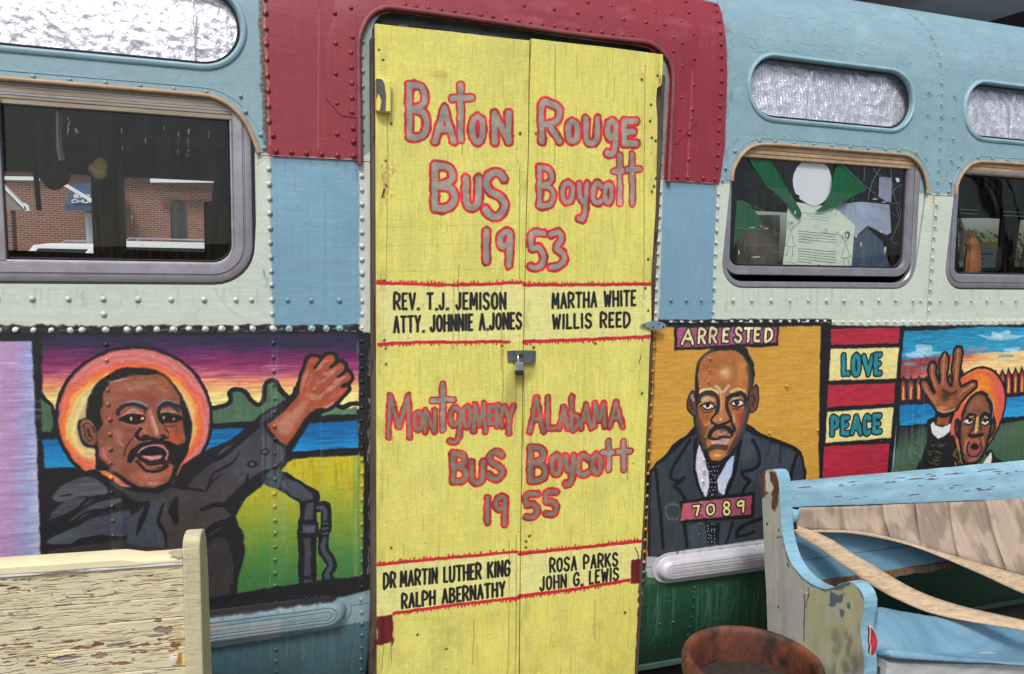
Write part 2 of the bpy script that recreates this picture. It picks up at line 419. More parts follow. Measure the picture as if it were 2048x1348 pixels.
G = {
 'A': [[(0, 1), (.5, 0), (1, 1)], [(.2, .64), (.8, .64)]], 'B': [[(0, 0), (0, 1)], [(0, 0), (.6, .03), (.85, .16), (.8, .36), (.1, .48)], [(.1, .48), (.75, .53), (1, .72), (.85, .92), (.5, 1), (0, 1)]],
 'C': [[(1, .15), (.6, 0), (.2, .12), (0, .45), (.1, .85), (.5, 1), (1, .88)]], 'D': [[(0, 0), (0, 1), (.5, .97), (.92, .75), (1, .45), (.8, .12), (.4, 0), (0, 0)]],
 'E': [[(1, 0), (0, 0), (0, 1), (1, 1)], [(0, .5), (.75, .48)]], 'G': [[(1, .2), (.8, .02), (.4, 0), (.05, .25), (0, .7), (.3, .98), (.75, .97), (1, .8), (1, .55), (.6, .55)]],
 'H': [[(0, 0), (0, 1)], [(1, 0), (1, 1)], [(0, .5), (1, .5)]], 'I': [[(.5, 0), (.5, 1)]], 'J': [[(.9, 0), (.9, .8), (.6, 1), (.2, .97), (0, .8)]],
 'K': [[(0, 0), (0, 1)], [(.95, 0), (.05, .58)], [(.3, .42), (1, 1)]], 'L': [[(0, 0), (0, 1), (1, 1)]], 'M': [[(0, 1), (.08, 0), (.5, .75), (.92, 0), (1, 1)]],
 'N': [[(0, 1), (0, 0), (1, 1), (1, 0)]], 'O': [[(.5, 0), (.1, .15), (0, .5), (.12, .86), (.5, 1), (.88, .86), (1, .5), (.9, .15), (.5, 0)]],
 'P': [[(0, 1), (0, 0), (.6, 0), (1, .15), (.95, .42), (.6, .55), (0, .55)]], 'R': [[(0, 1), (0, 0), (.6, 0), (.98, .13), (.9, .4), (.5, .52), (0, .52)], [(.4, .52), (1, 1)]],
 'S': [[(.95, .14), (.6, 0), (.2, .06), (.05, .25), (.3, .45), (.75, .55), (1, .75), (.75, .97), (.35, 1), (0, .85)]], 'T': [[(0, 0), (1, 0)], [(.5, 0), (.5, 1)]],
 'U': [[(0, 0), (.02, .75), (.25, 1), (.7, 1), (.96, .75), (1, 0)]], 'V': [[(0, 0), (.5, 1), (1, 0)]], 'W': [[(0, 0), (.22, 1), (.5, .25), (.78, 1), (1, 0)]],
 'Y': [[(0, 0), (.5, .5), (1, 0)], [(.5, .5), (.5, 1)]], 'y': [[(0, 0), (.1, .35), (.5, .5)], [(1, 0), (.85, .5), (.75, .8), (.4, 1), (0, .98)]],
 'g': [[(.9, .12), (.5, 0), (.08, .15), (.05, .4), (.4, .52), (.9, .35), (.95, .1), (.9, .6), (.75, .92), (.35, 1), (0, .97)]], 'b': [[(0, 0), (0, 1), (.6, .95), (1, .75), (.6, .6), (.05, .62)]],
 'q': [[(0, 0), (0, 1)]],
 '1': [[(.5, 0), (.5, 1)]], '9': [[(.95, .1), (.6, 0), (.15, .12), (0, .3), (.3, .45), (.9, .3), (.95, .05), (.92, .5), (.85, 1)]], '5': [[(1, 0), (.1, .02), (.05, .42), (.6, .42), (1, .65), (.85, .92), (.4, 1), (0, .97)]],
 '3': [[(0, .05), (.6, 0), (.8, .2), (.4, .45), (.9, .6), (1, .8), (.6, .97), (0, 1)]], '7': [[(0, .05), (1, 0), (.6, 1)]], '0': [[(.5, 0), (.05, .25), (.1, .85), (.5, 1), (.95, .75), (.95, .2), (.5, 0)]],
 '8': [[(.5, .48), (.1, .3), (.3, .02), (.75, .02), (.9, .28), (.5, .48), (.05, .72), (.3, 1), (.8, .98), (1, .7), (.5, .48)]], '.': [[(.5, .97), (.5, 1)]],
}
CURVY = set('BCDGJOPRSUgby9530 8')
def glyph(cv, f, ch, b, w, col, wob=1.0, streak=None, hh=None, under=None, dx=0, smooth=None):
    x0, y0, x1, y1 = b
    for pl in G[ch]:
        pts = f([(x0 + (x1 - x0) * u + dx * (1 - v), y0 + (y1 - y0) * v) for u, v in pl])
        sm = (ch in CURVY and len(pl) > 3) if smooth is None else smooth
        cv.stroke(pts, w, col, streak, wob=wob, hh=hh, smooth=sm)
def textline(cv, f, s, x0, x1, t0, t1, b0, b1, w, col, gap=.62, wob=.4):
    wid = {'I': .1, '.': .1, ' ': .55, 'M': 1.25, 'W': 1.25, 'J': .8, 'L': .72, 'E': .72, '_': .1}
    ws = [wid.get(c, 1.0) for c in s]; tot = sum(ws) + gap * (len(s) - 1); k = (x1 - x0) / tot; x = x0
    for c, q in zip(s, ws):
        if c not in ' _':
            ta = (x - x0) / (x1 - x0); tp = t0 + (t1 - t0) * ta; bt = b0 + (b1 - b0) * ta
            if c == '.': cv.fill(f([(x - 6, bt - 14), (x + 16, bt - 15), (x + 16, bt + 4), (x - 6, bt + 5)]), col, wob=.4)
            else:
                sl = (t1 - t0) / (x1 - x0)
                for pl in G[c]:
                    pts = [(x + q * k * u, tp + 7 + sl * q * k * u + (bt - tp - 14) * v) for u, v in pl]
                    cv.stroke(f(pts), w, col, wob=wob, hh=.03, smooth=(c in CURVY and len(pl) > 3))
        x += (q + gap) * k
BK = (22, 22, 27)
A1 = T(0, 640, .21516); A2 = T(330, 640, .21516); A3 = T(0, 900, .21516); A4 = T(330, 900, .23)
HH = T(140, 690, .22255); KK = T(580, 700, .11128); B1 = T(1250, 630, .21516); B2 = T(1250, 880, .21516); FF = T(1360, 680, .18538)
C1 = T(1608, 630, .2596); GG = T(1800, 680, .20032)
W1 = T(740, 130, .319); W2 = T(1030, 130, .319); W3 = T(740, 550, .2832); W4 = T(740, 740, .2832); W5 = T(740, 1060, .2832)
ID = T(0, 0, 1)
def mural_man_with_fist(c):
    c.fill([(-90, 684), (64, 682), (68, 780), (71, 850), (76, 960), (82, 1130), (84, 1300), (-90, 1300)],
           c.grad((-60, 900), (84, 900), [(0, (186, 158, 190)), (.55, (176, 140, 182)), (.8, (150, 158, 205)), (1, (178, 180, 205))], .09, 'h', .07), hh=.02)
    rn = random.Random(5)
    for i in range(46):
        y = rn.uniform(690, 1130); x = rn.uniform(-60, 50)
        c.stroke([(x, y), (x + rn.uniform(20, 60), y + rn.uniform(-2, 2))], rn.uniform(2, 6), rn.choice([(200, 165, 190), (150, 155, 205), (190, 180, 205), (168, 132, 178)]), alpha=.4, dry=1.2)
    c.fill([(84, 671), (716, 667), (718, 818), (84, 822)], c.grad((400, 668), (400, 818), [(0, (36, 38, 60)), (.14, (46, 36, 66)), (.24, (86, 36, 84)), (.36, (118, 38, 88)), (.48, (150, 62, 104)),
        (.56, (186, 98, 112)), (.64, (220, 138, 104)), (.72, (228, 172, 116)), (.82, (230, 212, 130)), (1, (236, 230, 150))], .05, 'h', .09))
    for i in range(60):
        y = rn.uniform(680, 800); x = rn.uniform(86, 640)
        col = (60, 45, 110) if y < 698 else (150, 60, 120) if y < 728 else (235, 150, 110) if y < 760 else (240, 200, 120)
        c.stroke([(x, y), (x + 30, y + rn.uniform(-2, 1)), (x + rn.uniform(50, 80), y + rn.uniform(-3, 2))], rn.uniform(1.5, 4), col, alpha=.35, dry=1.1)
    # hills
    c.fill(A1([(380, 690), (440, 770), (500, 870), (490, 1000), (470, 1040), (385, 1045)]), (68, 98, 74), ('v', .08))
    c.stroke(A1([(370, 680), (430, 745), (480, 800), (510, 900)]), 8, BK)
    hill = A2([(430, 820), (560, 790), (612, 740), (600, 675), (650, 645), (720, 655), (770, 705), (820, 765), (870, 790), (910, 755), (925, 680), (935, 600), (985, 560), (1040, 585), (1080, 665), (1150, 720), (1195, 700), (1210, 640)])
    c.fill(hill + A2([(1240, 930), (430, 960)]), (72, 106, 80), ('v', .1), smooth=False)
    c.stroke(hill, 9.5, BK)
    c.fill(A2([(1430, 890), (1500, 850), (1580, 800), (1660, 835), (1780, 800), (1780, 880), (1600, 905)]), (88, 128, 92), ('v', .12))
    c.stroke(A2([(1545, 760), (1590, 790), (1650, 810), (1720, 780), (1800, 775)]), 10, BK)
    c.stroke(A2([(1380, 935), (1560, 905), (1800, 900)]), 11, BK)
    blue = c.grad((400, 875), (400, 930), [(0, (12, 100, 160)), (.5, (16, 128, 190)), (1, (40, 150, 200))], .25, 'h', .08)
    c.fill([(85, 879), (116, 877), (129, 896), (149, 922), (160, 938), (88, 939)], blue)
    c.fill(A2([(395, 1015), (750, 1003), (640, 1100), (520, 1180), (430, 1255), (255, 1305), (330, 1180)]), blue)
    c.fill(A2([(1340, 960), (1785, 935), (1797, 1190), (1620, 1190), (1170, 1228), (1250, 1110)]), blue)
    c.stroke(A2([(430, 985), (640, 975), (880, 955)]), 11, BK)
    c.stroke(A1([(380, 1065), (540, 1062)]), 9, BK); c.stroke(A3([(400, 190), (560, 175), (780, 175)]), 5, BK)
    # grass
    gr = c.grad((600, 912), (600, 1190), [(0, (196, 178, 36)), (.25, (178, 172, 44)), (.5, (122, 150, 50)), (.8, (62, 118, 58)), (1, (52, 108, 58))], .16, 'v', .12)
    c.fill(A4([(1040, 150), (1060, 110), (1130, 70), (1400, 60), (1690, 42), (1742, 52), (1725, 400), (1712, 1190), (1500, 1240), (610, 1320), (600, 600), (700, 420), (850, 300)]), gr)
    c.fill(A3([(1665, 168), (1845, 172), (1760, 250), (1690, 332), (1598, 320)]), (140, 152, 60), ('b', .25))
    c.fill(A3([(415, 250), (545, 262), (430, 348)]), (150, 160, 50), ('b', .3))
    for i in range(70):
        x = rn.uniform(490, 715); y = rn.uniform(920, 1130)
        c.stroke([(x, y), (x + rn.uniform(-2, 2), y + rn.uniform(20, 60))], rn.uniform(1, 3), rn.choice([(205, 180, 50), (90, 140, 60), (70, 120, 60), (170, 170, 70)]), alpha=.3, dry=1.1)
    # halo
    hal = [(268 + 151 * math.cos(a), 838 + 137 * math.sin(a) - (3 if math.sin(a) < 0 else 0)) for a in np.linspace(0, 2 * math.pi, 30, endpoint=False)]
    c.stroke(hal, 15, BK, closed=True)
    c.fill(hal, c.radial((266, 846), 151, 140, [(0, (196, 178, 120)), (.66, (200, 182, 128)), (.78, (222, 204, 134)), (.84, (236, 184, 104)), (.88, (232, 128, 60)), (.93, (226, 98, 66)), (1.0, (204, 116, 112))]), smooth=True)
    c.fill(HH([(10, 880), (60, 960), (130, 1010), (232, 1020), (235, 1110), (170, 1100), (70, 1030), (5, 950)]), (222, 110, 82), ('b', .12), alpha=.85, soft=3)
    # head
    c.fill(HH([(150, 560), (165, 480), (200, 400), (260, 330), (330, 280), (400, 235), (500, 205), (620, 203), (730, 215), (830, 255), (900, 310), (960, 390), (1010, 470), (1050, 560), (1080, 650), (1095, 750), (1080, 850), (1050, 960), (1000, 1060), (960, 1150), (920, 1240), (830, 1300),
        (700, 1320), (600, 1300), (500, 1250), (440, 1200), (330, 1140), (230, 1120), (235, 1000), (220, 930), (150, 920), (100, 870), (62, 760), (70, 680), (140, 650)]), (24, 23, 25), smooth=True)
    c.fill(HH([(365, 340), (450, 300), (560, 268), (700, 272), (800, 268), (880, 320), (940, 400), (985, 470), (1000, 560), (1012, 640), (1015, 740), (1035, 800), (1028, 880), (1000, 960), (950, 1040), (920, 1110), (900, 1190), (840, 1250), (740, 1282), (640, 1275), (540, 1230),
        (470, 1180), (380, 1110), (310, 1050), (265, 980), (245, 880), (245, 780), (290, 700), (270, 600), (300, 500), (300, 420)]), (138, 80, 60), ('b', .1), smooth=True)
    def D(x, y, rx, ry, col, al=.75, ang=0, hard=.1): 
        p = HH([(x, y)])[0]; c.dab(p[0], p[1], rx * .22255, ry * .22255, col, al, ang, hard, ('b', .12))
    D(640, 370, 300, 90, (158, 108, 84), .8); D(840, 330, 110, 70, (156, 88, 40), .8, .5); D(690, 340, 150, 40, (170, 118, 92), .6)
    D(640, 470, 190, 60, (150, 66, 44), .85); D(770, 480, 50, 100, (158, 72, 48), .7); D(350, 500, 70, 200, (142, 92, 74), .8); D(560, 600, 130, 50, (150, 78, 56), .7)
    D(920, 830, 110, 130, (176, 72, 34), .9); D(960, 700, 60, 90, (160, 68, 38), .8); D(430, 820, 120, 140, (168, 104, 84), .75); D(450, 810, 50, 60, (138, 108, 100), .6)
    D(310, 960, 60, 140, (186, 98, 98), .7, .3); D(400, 1110, 110, 50, (186, 84, 94), .75, -.6); D(700, 1180, 220, 90, (178, 106, 84), .85); D(760, 1185, 50, 25, (130, 116, 108), .8); D(880, 1120, 60, 80, (172, 86, 62), .8)
    D(570, 950, 90, 110, (146, 78, 56), .7); D(650, 760, 90, 70, (166, 92, 80), .7); D(330, 690, 40, 40, (200, 120, 118), .5); D(740, 1250, 130, 30, (176, 128, 128), .6); D(880, 760, 40, 50, (168, 92, 68), .8)
    def S(p, w, col=BK, al=1, **k): c.stroke(HH(p), w, col, alpha=al, **k)
    S([(455, 590), (560, 560), (660, 620)], 10, (176, 80, 48), .7); S([(840, 590), (960, 570)], 9, (178, 92, 72), .6)
    S([(470, 545), (540, 510), (620, 520), (685, 545)], 6, (128, 128, 138)); S([(425, 620), (450, 570), (520, 535), (600, 540), (680, 575), (680, 610)], 8, (34, 36, 44))
    S([(790, 545), (850, 505), (950, 525)], 5.5, (122, 124, 134)); S([(795, 600), (815, 550), (880, 525), (950, 545), (1040, 580)], 8.5, (28, 30, 36)); S([(830, 560), (900, 545), (980, 600)], 6, (42, 44, 52))
    S([(520, 600), (560, 580), (610, 598)], 5, (152, 146, 148)); S([(820, 600), (940, 602)], 5, (142, 136, 138)); S([(430, 655), (520, 610), (650, 615)], 2.5, (208, 140, 140))
    c.fill(HH([(425, 660), (500, 628), (600, 618), (672, 650), (665, 690), (590, 708), (480, 698)]), (20, 20, 22), smooth=True)
    c.fill(HH([(790, 640), (870, 612), (960, 628), (1020, 655), (960, 690), (870, 695), (820, 690)]), (20, 20, 22), smooth=True)
    D(543, 662, 14, 26, (205, 176, 100), 1, 0, .6); D(650, 663, 18, 18, (222, 176, 120), 1, 0, .6); D(840, 655, 16, 18, (160, 140, 76), 1, 0, .6); D(938, 664, 14, 16, (186, 160, 104), 1, 0, .6)
    S([(450, 695), (560, 725), (640, 715)], 2, (190, 118, 120), .8); S([(850, 720), (900, 735), (960, 720)], 2.5, (70, 34, 28))
    S([(715, 590), (740, 690), (780, 800)], 8, (178, 122, 102)); S([(735, 640), (765, 730), (780, 790)], 4, (206, 150, 130)); S([(690, 600), (700, 700), (650, 760), (620, 800)], 6, (170, 92, 78), .7)
    S([(640, 750), (605, 790), (600, 825), (650, 850), (720, 835), (790, 855), (850, 830), (830, 815)], 6.5); S([(660, 830), (700, 815), (730, 840)], 7); S([(790, 600), (800, 660), (830, 700)], 6); S([(850, 740), (885, 790), (870, 840)], 3)
    S([(610, 770), (560, 840), (510, 910), (475, 995)], 2.4); S([(560, 830), (610, 860)], 2, (190, 110, 120))
    S([(535, 1040), (560, 965), (630, 905), (730, 880), (830, 872), (920, 900), (965, 950)], 9.5); S([(545, 1040), (570, 990), (610, 955)], 10, alpha=1) if False else S([(545, 1040), (570, 990), (610, 955)], 10)
    c.fill(HH([(860, 880), (950, 900), (1040, 880), (1065, 950), (1010, 1040), (950, 1090), (890, 1060), (870, 960)]), (26, 23, 24), smooth=True)
    c.fill(HH([(600, 960), (640, 1060), (750, 1110), (860, 1100), (890, 1040), (890, 935), (760, 895)]), (40, 28, 28), smooth=True)
    S([(350, 330), (520, 300), (660, 300)], 4, (182, 132, 106), .6, dry=1.4); S([(700, 400), (780, 380), (860, 420)], 5, (176, 116, 84), .6, dry=1.4); S([(520, 400), (640, 390), (760, 440)], 6, (186, 134, 112), .55, dry=1.4); S([(400, 760), (440, 860), (480, 900)], 6, (190, 126, 108), .6, dry=1.3); S([(280, 860), (300, 960), (340, 1040)], 4, (202, 120, 118), .7, dry=1.4); S([(880, 800), (960, 790), (1010, 820)], 6, (196, 92, 46), .6, dry=1.4); S([(560, 1180), (640, 1230), (760, 1240)], 6, (192, 124, 104), .6, dry=1.3)
    S([(615, 960), (680, 915), (780, 900), (850, 922), (875, 970), (860, 1030)], 4.5, (198, 116, 124)); c.fill(HH([(625, 965), (690, 930), (780, 918), (850, 940), (860, 985), (800, 1000), (700, 1000)]), (16, 16, 20), smooth=True)
    c.fill(HH([(640, 995), (720, 1002), (825, 985), (800, 1022), (720, 1038)]), (214, 138, 138), smooth=True); S([(640, 1060), (720, 1100), (820, 1085)], 5, (158, 82, 74)); S([(600, 1050), (690, 1130), (800, 1135), (870, 1095)], 6)
    S([(365, 345), (420, 318), (500, 300)], 4, (170, 160, 160), .5, dry=1.3); S([(600, 770), (560, 830)], 3, (150, 40, 40), .5); D(700, 1010, 60, 14, (226, 152, 150), .8); S([(650, 730), (690, 790), (740, 830)], 4, (196, 116, 104), .6, dry=1.4)
    c.fill(HH([(92, 690), (150, 668), (210, 710), (236, 800), (228, 880), (180, 905), (120, 850), (90, 780)]), (132, 84, 64), ('b', .15), smooth=True)
    S([(110, 740), (140, 700), (190, 720), (220, 790)], 2.5, (44, 26, 34)); S([(130, 730), (130, 800), (170, 860), (200, 850)], 3, (58, 34, 40)); S([(160, 760), (165, 800), (190, 830)], 4, (34, 24, 28)); S([(115, 700), (160, 690), (200, 720)], 2, (170, 120, 110))
    c.stroke(HH([(235, 900), (235, 1000), (255, 1080)]), 4, BK)
    # jacket
    c.fill([(84, 955), (110, 940), (150, 946), (190, 938), (225, 962), (270, 990), (340, 978), (365, 930), (400, 905), (450, 885), (500, 852), (520, 830), (560, 812), (590, 792), (600, 830), (588, 872), (576, 900), (560, 930), (540, 958), (520, 965), (480, 1008), (469, 1034),
        (486, 1068), (490, 1100), (484, 1130), (476, 1160), (470, 1216), (88, 1216)], (26, 26, 31))
    gy = (58, 58, 64)
    c.fill([(466, 887), (512, 858), (532, 858), (545, 880), (566, 897), (569, 912), (558, 928), (520, 945), (482, 972), (452, 1000), (440, 1030), (400, 1010), (372, 985), (398, 945), (424, 925), (444, 900)], c.grad((440, 990), (540, 860), [(0, (60, 54, 58)), (.5, (66, 68, 76)), (1, (56, 58, 64))], .15, 'b', .1), smooth=True)
    c.fill([(345, 972), (400, 985), (440, 1010), (462, 1030), (440, 1058), (405, 1080), (398, 1112), (330, 1118), (327, 1060), (303, 1000), (322, 985)], (62, 56, 56), ('b', .12))
    c.fill(A3([(490, 455), (560, 350), (700, 270), (850, 255), (960, 320), (1000, 400), (900, 430), (750, 435), (600, 480)]), (78, 82, 88), ('h', .15), smooth=True)
    c.fill(A3([(455, 650), (520, 540), (700, 450), (860, 470), (700, 560), (600, 610), (480, 660)]), (64, 68, 74), ('h', .15), smooth=True)
    c.fill(A3([(640, 660), (800, 540), (950, 480), (1130, 455), (1080, 500), (900, 560), (750, 630)]), (70, 76, 82), ('h', .12), smooth=True)
    c.fill(A3([(455, 830), (640, 740), (850, 640), (1000, 600), (1200, 560), (1190, 700), (1150, 800), (900, 790), (700, 860), (480, 870)]), c.grad((100, 1080), (260, 1050), [(0, (80, 90, 98)), (.5, (64, 66, 74)), (1, (58, 64, 76))], .1, 'h', .1), smooth=True)
    c.fill(A3([(450, 935), (800, 880), (1200, 830), (1530, 880), (1530, 1010), (440, 1010)]), (50, 46, 46), ('h', .1))
    c.fill(A3([(1180, 760), (1160, 650), (1290, 560), (1400, 480), (1480, 420), (1560, 500), (1490, 640), (1520, 800), (1500, 900), (1200, 870)]), (62, 66, 76), ('v', .12), smooth=True)
    c.fill(A3([(990, 275), (1100, 320), (1250, 390), (1480, 410), (1430, 475), (1300, 480), (1180, 430), (1080, 360)]), (56, 54, 54), ('h', .1), smooth=True)
    for p, w in (([(600, 720), (760, 600), (920, 560), (1100, 540), (1240, 500)], 6), ([(450, 660), (560, 620), (700, 560), (820, 460), (980, 430), (1120, 440), (1200, 500)], 7), ([(560, 430), (680, 415)], 4), ([(470, 880), (600, 900), (760, 830), (940, 805)], 6),
                 ([(740, 1000), (860, 960), (1010, 930)], 6), ([(1380, 510), (1330, 620), (1270, 780)], 13), ([(1525, 490), (1480, 600), (1470, 680), (1530, 780), (1545, 900)], 8), ([(1640, 450), (1610, 560), (1640, 680)], 19), ([(1860, 560), (1960, 530), (2040, 500)], 7),
                 ([(1600, 340), (1760, 360), (1920, 385)], 8), ([(2040, 240), (1960, 310), (1900, 390)], 6), ([(1160, 480), (1250, 520), (1380, 480)], 9), ([(950, 250), (1040, 340), (1160, 430), (1250, 500)], 8)):
        c.stroke(A3(p), w, BK, taper=True)
    c.dab(*A3([(975, 590)])[0], 9, 8, (52, 30, 88), .8); c.dab(*A3([(1160, 690)])[0], 4, 10, (46, 30, 84), .7); c.dab(*A3([(800, 985)])[0], 10, 4, (54, 36, 96), .7)
    for p, w in (([(645, 20), (600, 100), (500, 160), (420, 200), (370, 330)], 6), ([(718, 210), (700, 300), (640, 380)], 9), ([(300, 518), (420, 480), (560, 470), (640, 420)], 9), ([(600, 600), (480, 640), (380, 700), (330, 800)], 16)):
        c.stroke(A4(p), w, (24, 23, 34), taper=True)
    c.fill(A4([(340, 900), (400, 800), (480, 750), (550, 810), (588, 960), (590, 1100), (550, 1260), (520, 1348), (350, 1348), (325, 1100)]), (50, 47, 49), ('v', .1), smooth=True)
    for x, y in ((755, 125), (868, 18)): c.dab(*A4([(x, y)])[0], 11, 9, BK, 1, hard=.8); c.dab(*A4([(x, y)])[0], 6, 5, (74, 76, 84), 1, hard=.6)
    c.stroke(A2([(400, 1330), (480, 1290), (580, 1230), (690, 1130), (860, 985), (890, 910), (960, 860), (1060, 800), (1150, 740), (1200, 690)]), 10, BK)
    c.fill(A2([(870, 960), (900, 900), (980, 850), (1050, 830), (1000, 890), (940, 970), (960, 1060), (1010, 1100), (930, 1090)]), (50, 52, 60), ('b', .12))
    # forearm and fist
    arm = [(534, 848), (556, 834), (572, 818), (590, 798), (600, 786)]
    hand = KK([(150, 790), (165, 700), (185, 600), (215, 480), (250, 380), (300, 240), (335, 160), (370, 130), (500, 138), (524, 180), (480, 230), (412, 320), (425, 342), (470, 330), (510, 250), (560, 180), (650, 100), (730, 78), (790, 108), (806, 180), (750, 270), (708, 330), (760, 310), (850, 240), (920, 228), (976, 280), (970, 350), (900, 430), (840, 500),
        (872, 520), (960, 440), (1020, 388), (1065, 430), (1095, 510), (1050, 560), (930, 620), (915, 682), (960, 685), (1020, 656), (1032, 700), (980, 770), (900, 850), (840, 920), (750, 1000), (660, 1058), (560, 1040), (460, 1060), (330, 1150), (250, 1250), (200, 1340)])
    low = [(598, 856), (588, 872), (578, 884), (572, 892), (556, 878), (542, 864)]
    full = arm + hand[:] + low
    full = arm[:4] + hand + low
    c.stroke(full, 15, BK, closed=True, smooth=False)
    c.fill(full, (160, 78, 54), ('b', .12), wob=.7)
    c.fill([(548, 850), (575, 828), (600, 806), (615, 800), (610, 820), (592, 845), (575, 872), (560, 868)], (182, 122, 96), ('b', .15), soft=4, alpha=.9)
    def K(p, w, col, al=.8): c.stroke(KK(p), w, col, alpha=al, dry=1.5, taper=True)
    K([(300, 650), (420, 420), (560, 250), (700, 150)], 10, (186, 124, 104)); K([(420, 700), (560, 560), (760, 380), (880, 300)], 11, (192, 140, 124)); K([(560, 820), (700, 700), (860, 560), (980, 480)], 11, (196, 136, 124)); K([(700, 900), (860, 780), (960, 720)], 9, (194, 96, 92))
    K([(200, 760), (240, 560), (330, 350)], 9, (192, 112, 96)); K([(330, 240), (420, 170)], 9, (184, 74, 38)); K([(640, 160), (720, 110)], 9, (182, 70, 40)); K([(880, 280), (940, 300)], 9, (184, 76, 40)); K([(1000, 470), (1060, 500)], 8, (180, 66, 38)); K([(900, 740), (1000, 690)], 7, (190, 74, 60))
    K([(400, 640), (470, 560), (520, 500)], 6, (168, 58, 44)); K([(500, 800), (640, 650), (760, 590)], 6, (164, 60, 38)); K([(300, 780), (430, 850), (560, 850)], 12, (184, 136, 112), .7); K([(380, 950), (560, 960), (700, 930)], 8, (170, 70, 42)); K([(600, 1030), (700, 1000), (800, 920)], 4, (206, 150, 140))
    K([(460, 600), (520, 500), (640, 400)], 4, (214, 160, 150), .6); K([(130, 880), (60, 960), (20, 1100)], 10, (160, 68, 42))
    for p in ([(430, 330), (500, 240), (560, 170)], [(720, 320), (790, 240), (850, 210)], [(850, 500), (940, 420), (1010, 370)], [(920, 670), (1000, 620), (1080, 580)]): c.stroke(KK(p), 3.4, BK)
    # microphone
    c.stroke(A4([(1020, 270), (1265, 420)]), 38, BK, smooth=False); c.stroke(A4([(1235, 440), (1250, 640)]), 33, BK, smooth=False); c.stroke(A4([(1235, 640), (1235, 1280)]), 36, BK, smooth=False)
    c.stroke(A4([(1320, 500), (1390, 490), (1400, 600), (1395, 700)]), 22, BK); c.stroke(A4([(1385, 700), (1375, 860), (1430, 950), (1448, 1010), (1408, 1080), (1440, 1170), (1490, 1250)]), 21, BK)
    c.fill(A4([(1160, 620), (1330, 625), (1340, 760), (1150, 765)]), BK)
    m1 = (66, 72, 82)
    c.fill(A4([(995, 300), (1060, 245), (1180, 300), (1280, 385), (1290, 430), (1200, 445), (1110, 400)]), m1, ('b', .2)); c.fill(A4([(1225, 460), (1290, 450), (1280, 600), (1210, 615)]), m1, ('v', .15)); c.fill(A4([(1195, 652), (1305, 650), (1300, 718), (1192, 722)]), (72, 78, 88), ('h', .15))
    c.fill(A4([(1205, 765), (1262, 765), (1268, 880), (1262, 1100), (1205, 1095), (1212, 960)]), (64, 66, 76), ('v', .15)); c.fill(A4([(1205, 1125), (1278, 1125), (1268, 1255), (1195, 1255)]), m1, ('v', .15))
    c.stroke(A4([(1325, 500), (1385, 510), (1390, 600)]), 9, m1); 
    for y in (640, 682, 725): c.stroke(A4([(1372, y), (1410, y - 4)]), 5, m1, smooth=False)
    c.stroke(A4([(1385, 770), (1372, 860), (1425, 950), (1440, 1010), (1405, 1080), (1440, 1170), (1470, 1235)]), 9, (62, 74, 86))
    c.fill(A4([(868, 260), (900, 190), (960, 165), (1010, 190), (1010, 260), (985, 330), (920, 325), (870, 300)]), (52, 64, 72), ('b', .6), smooth=True)
    c.fill([(706, 912), (722, 908), (719, 1000), (717, 1180), (706, 1180)], (118, 146, 80), ('v', .2), alpha=.5)
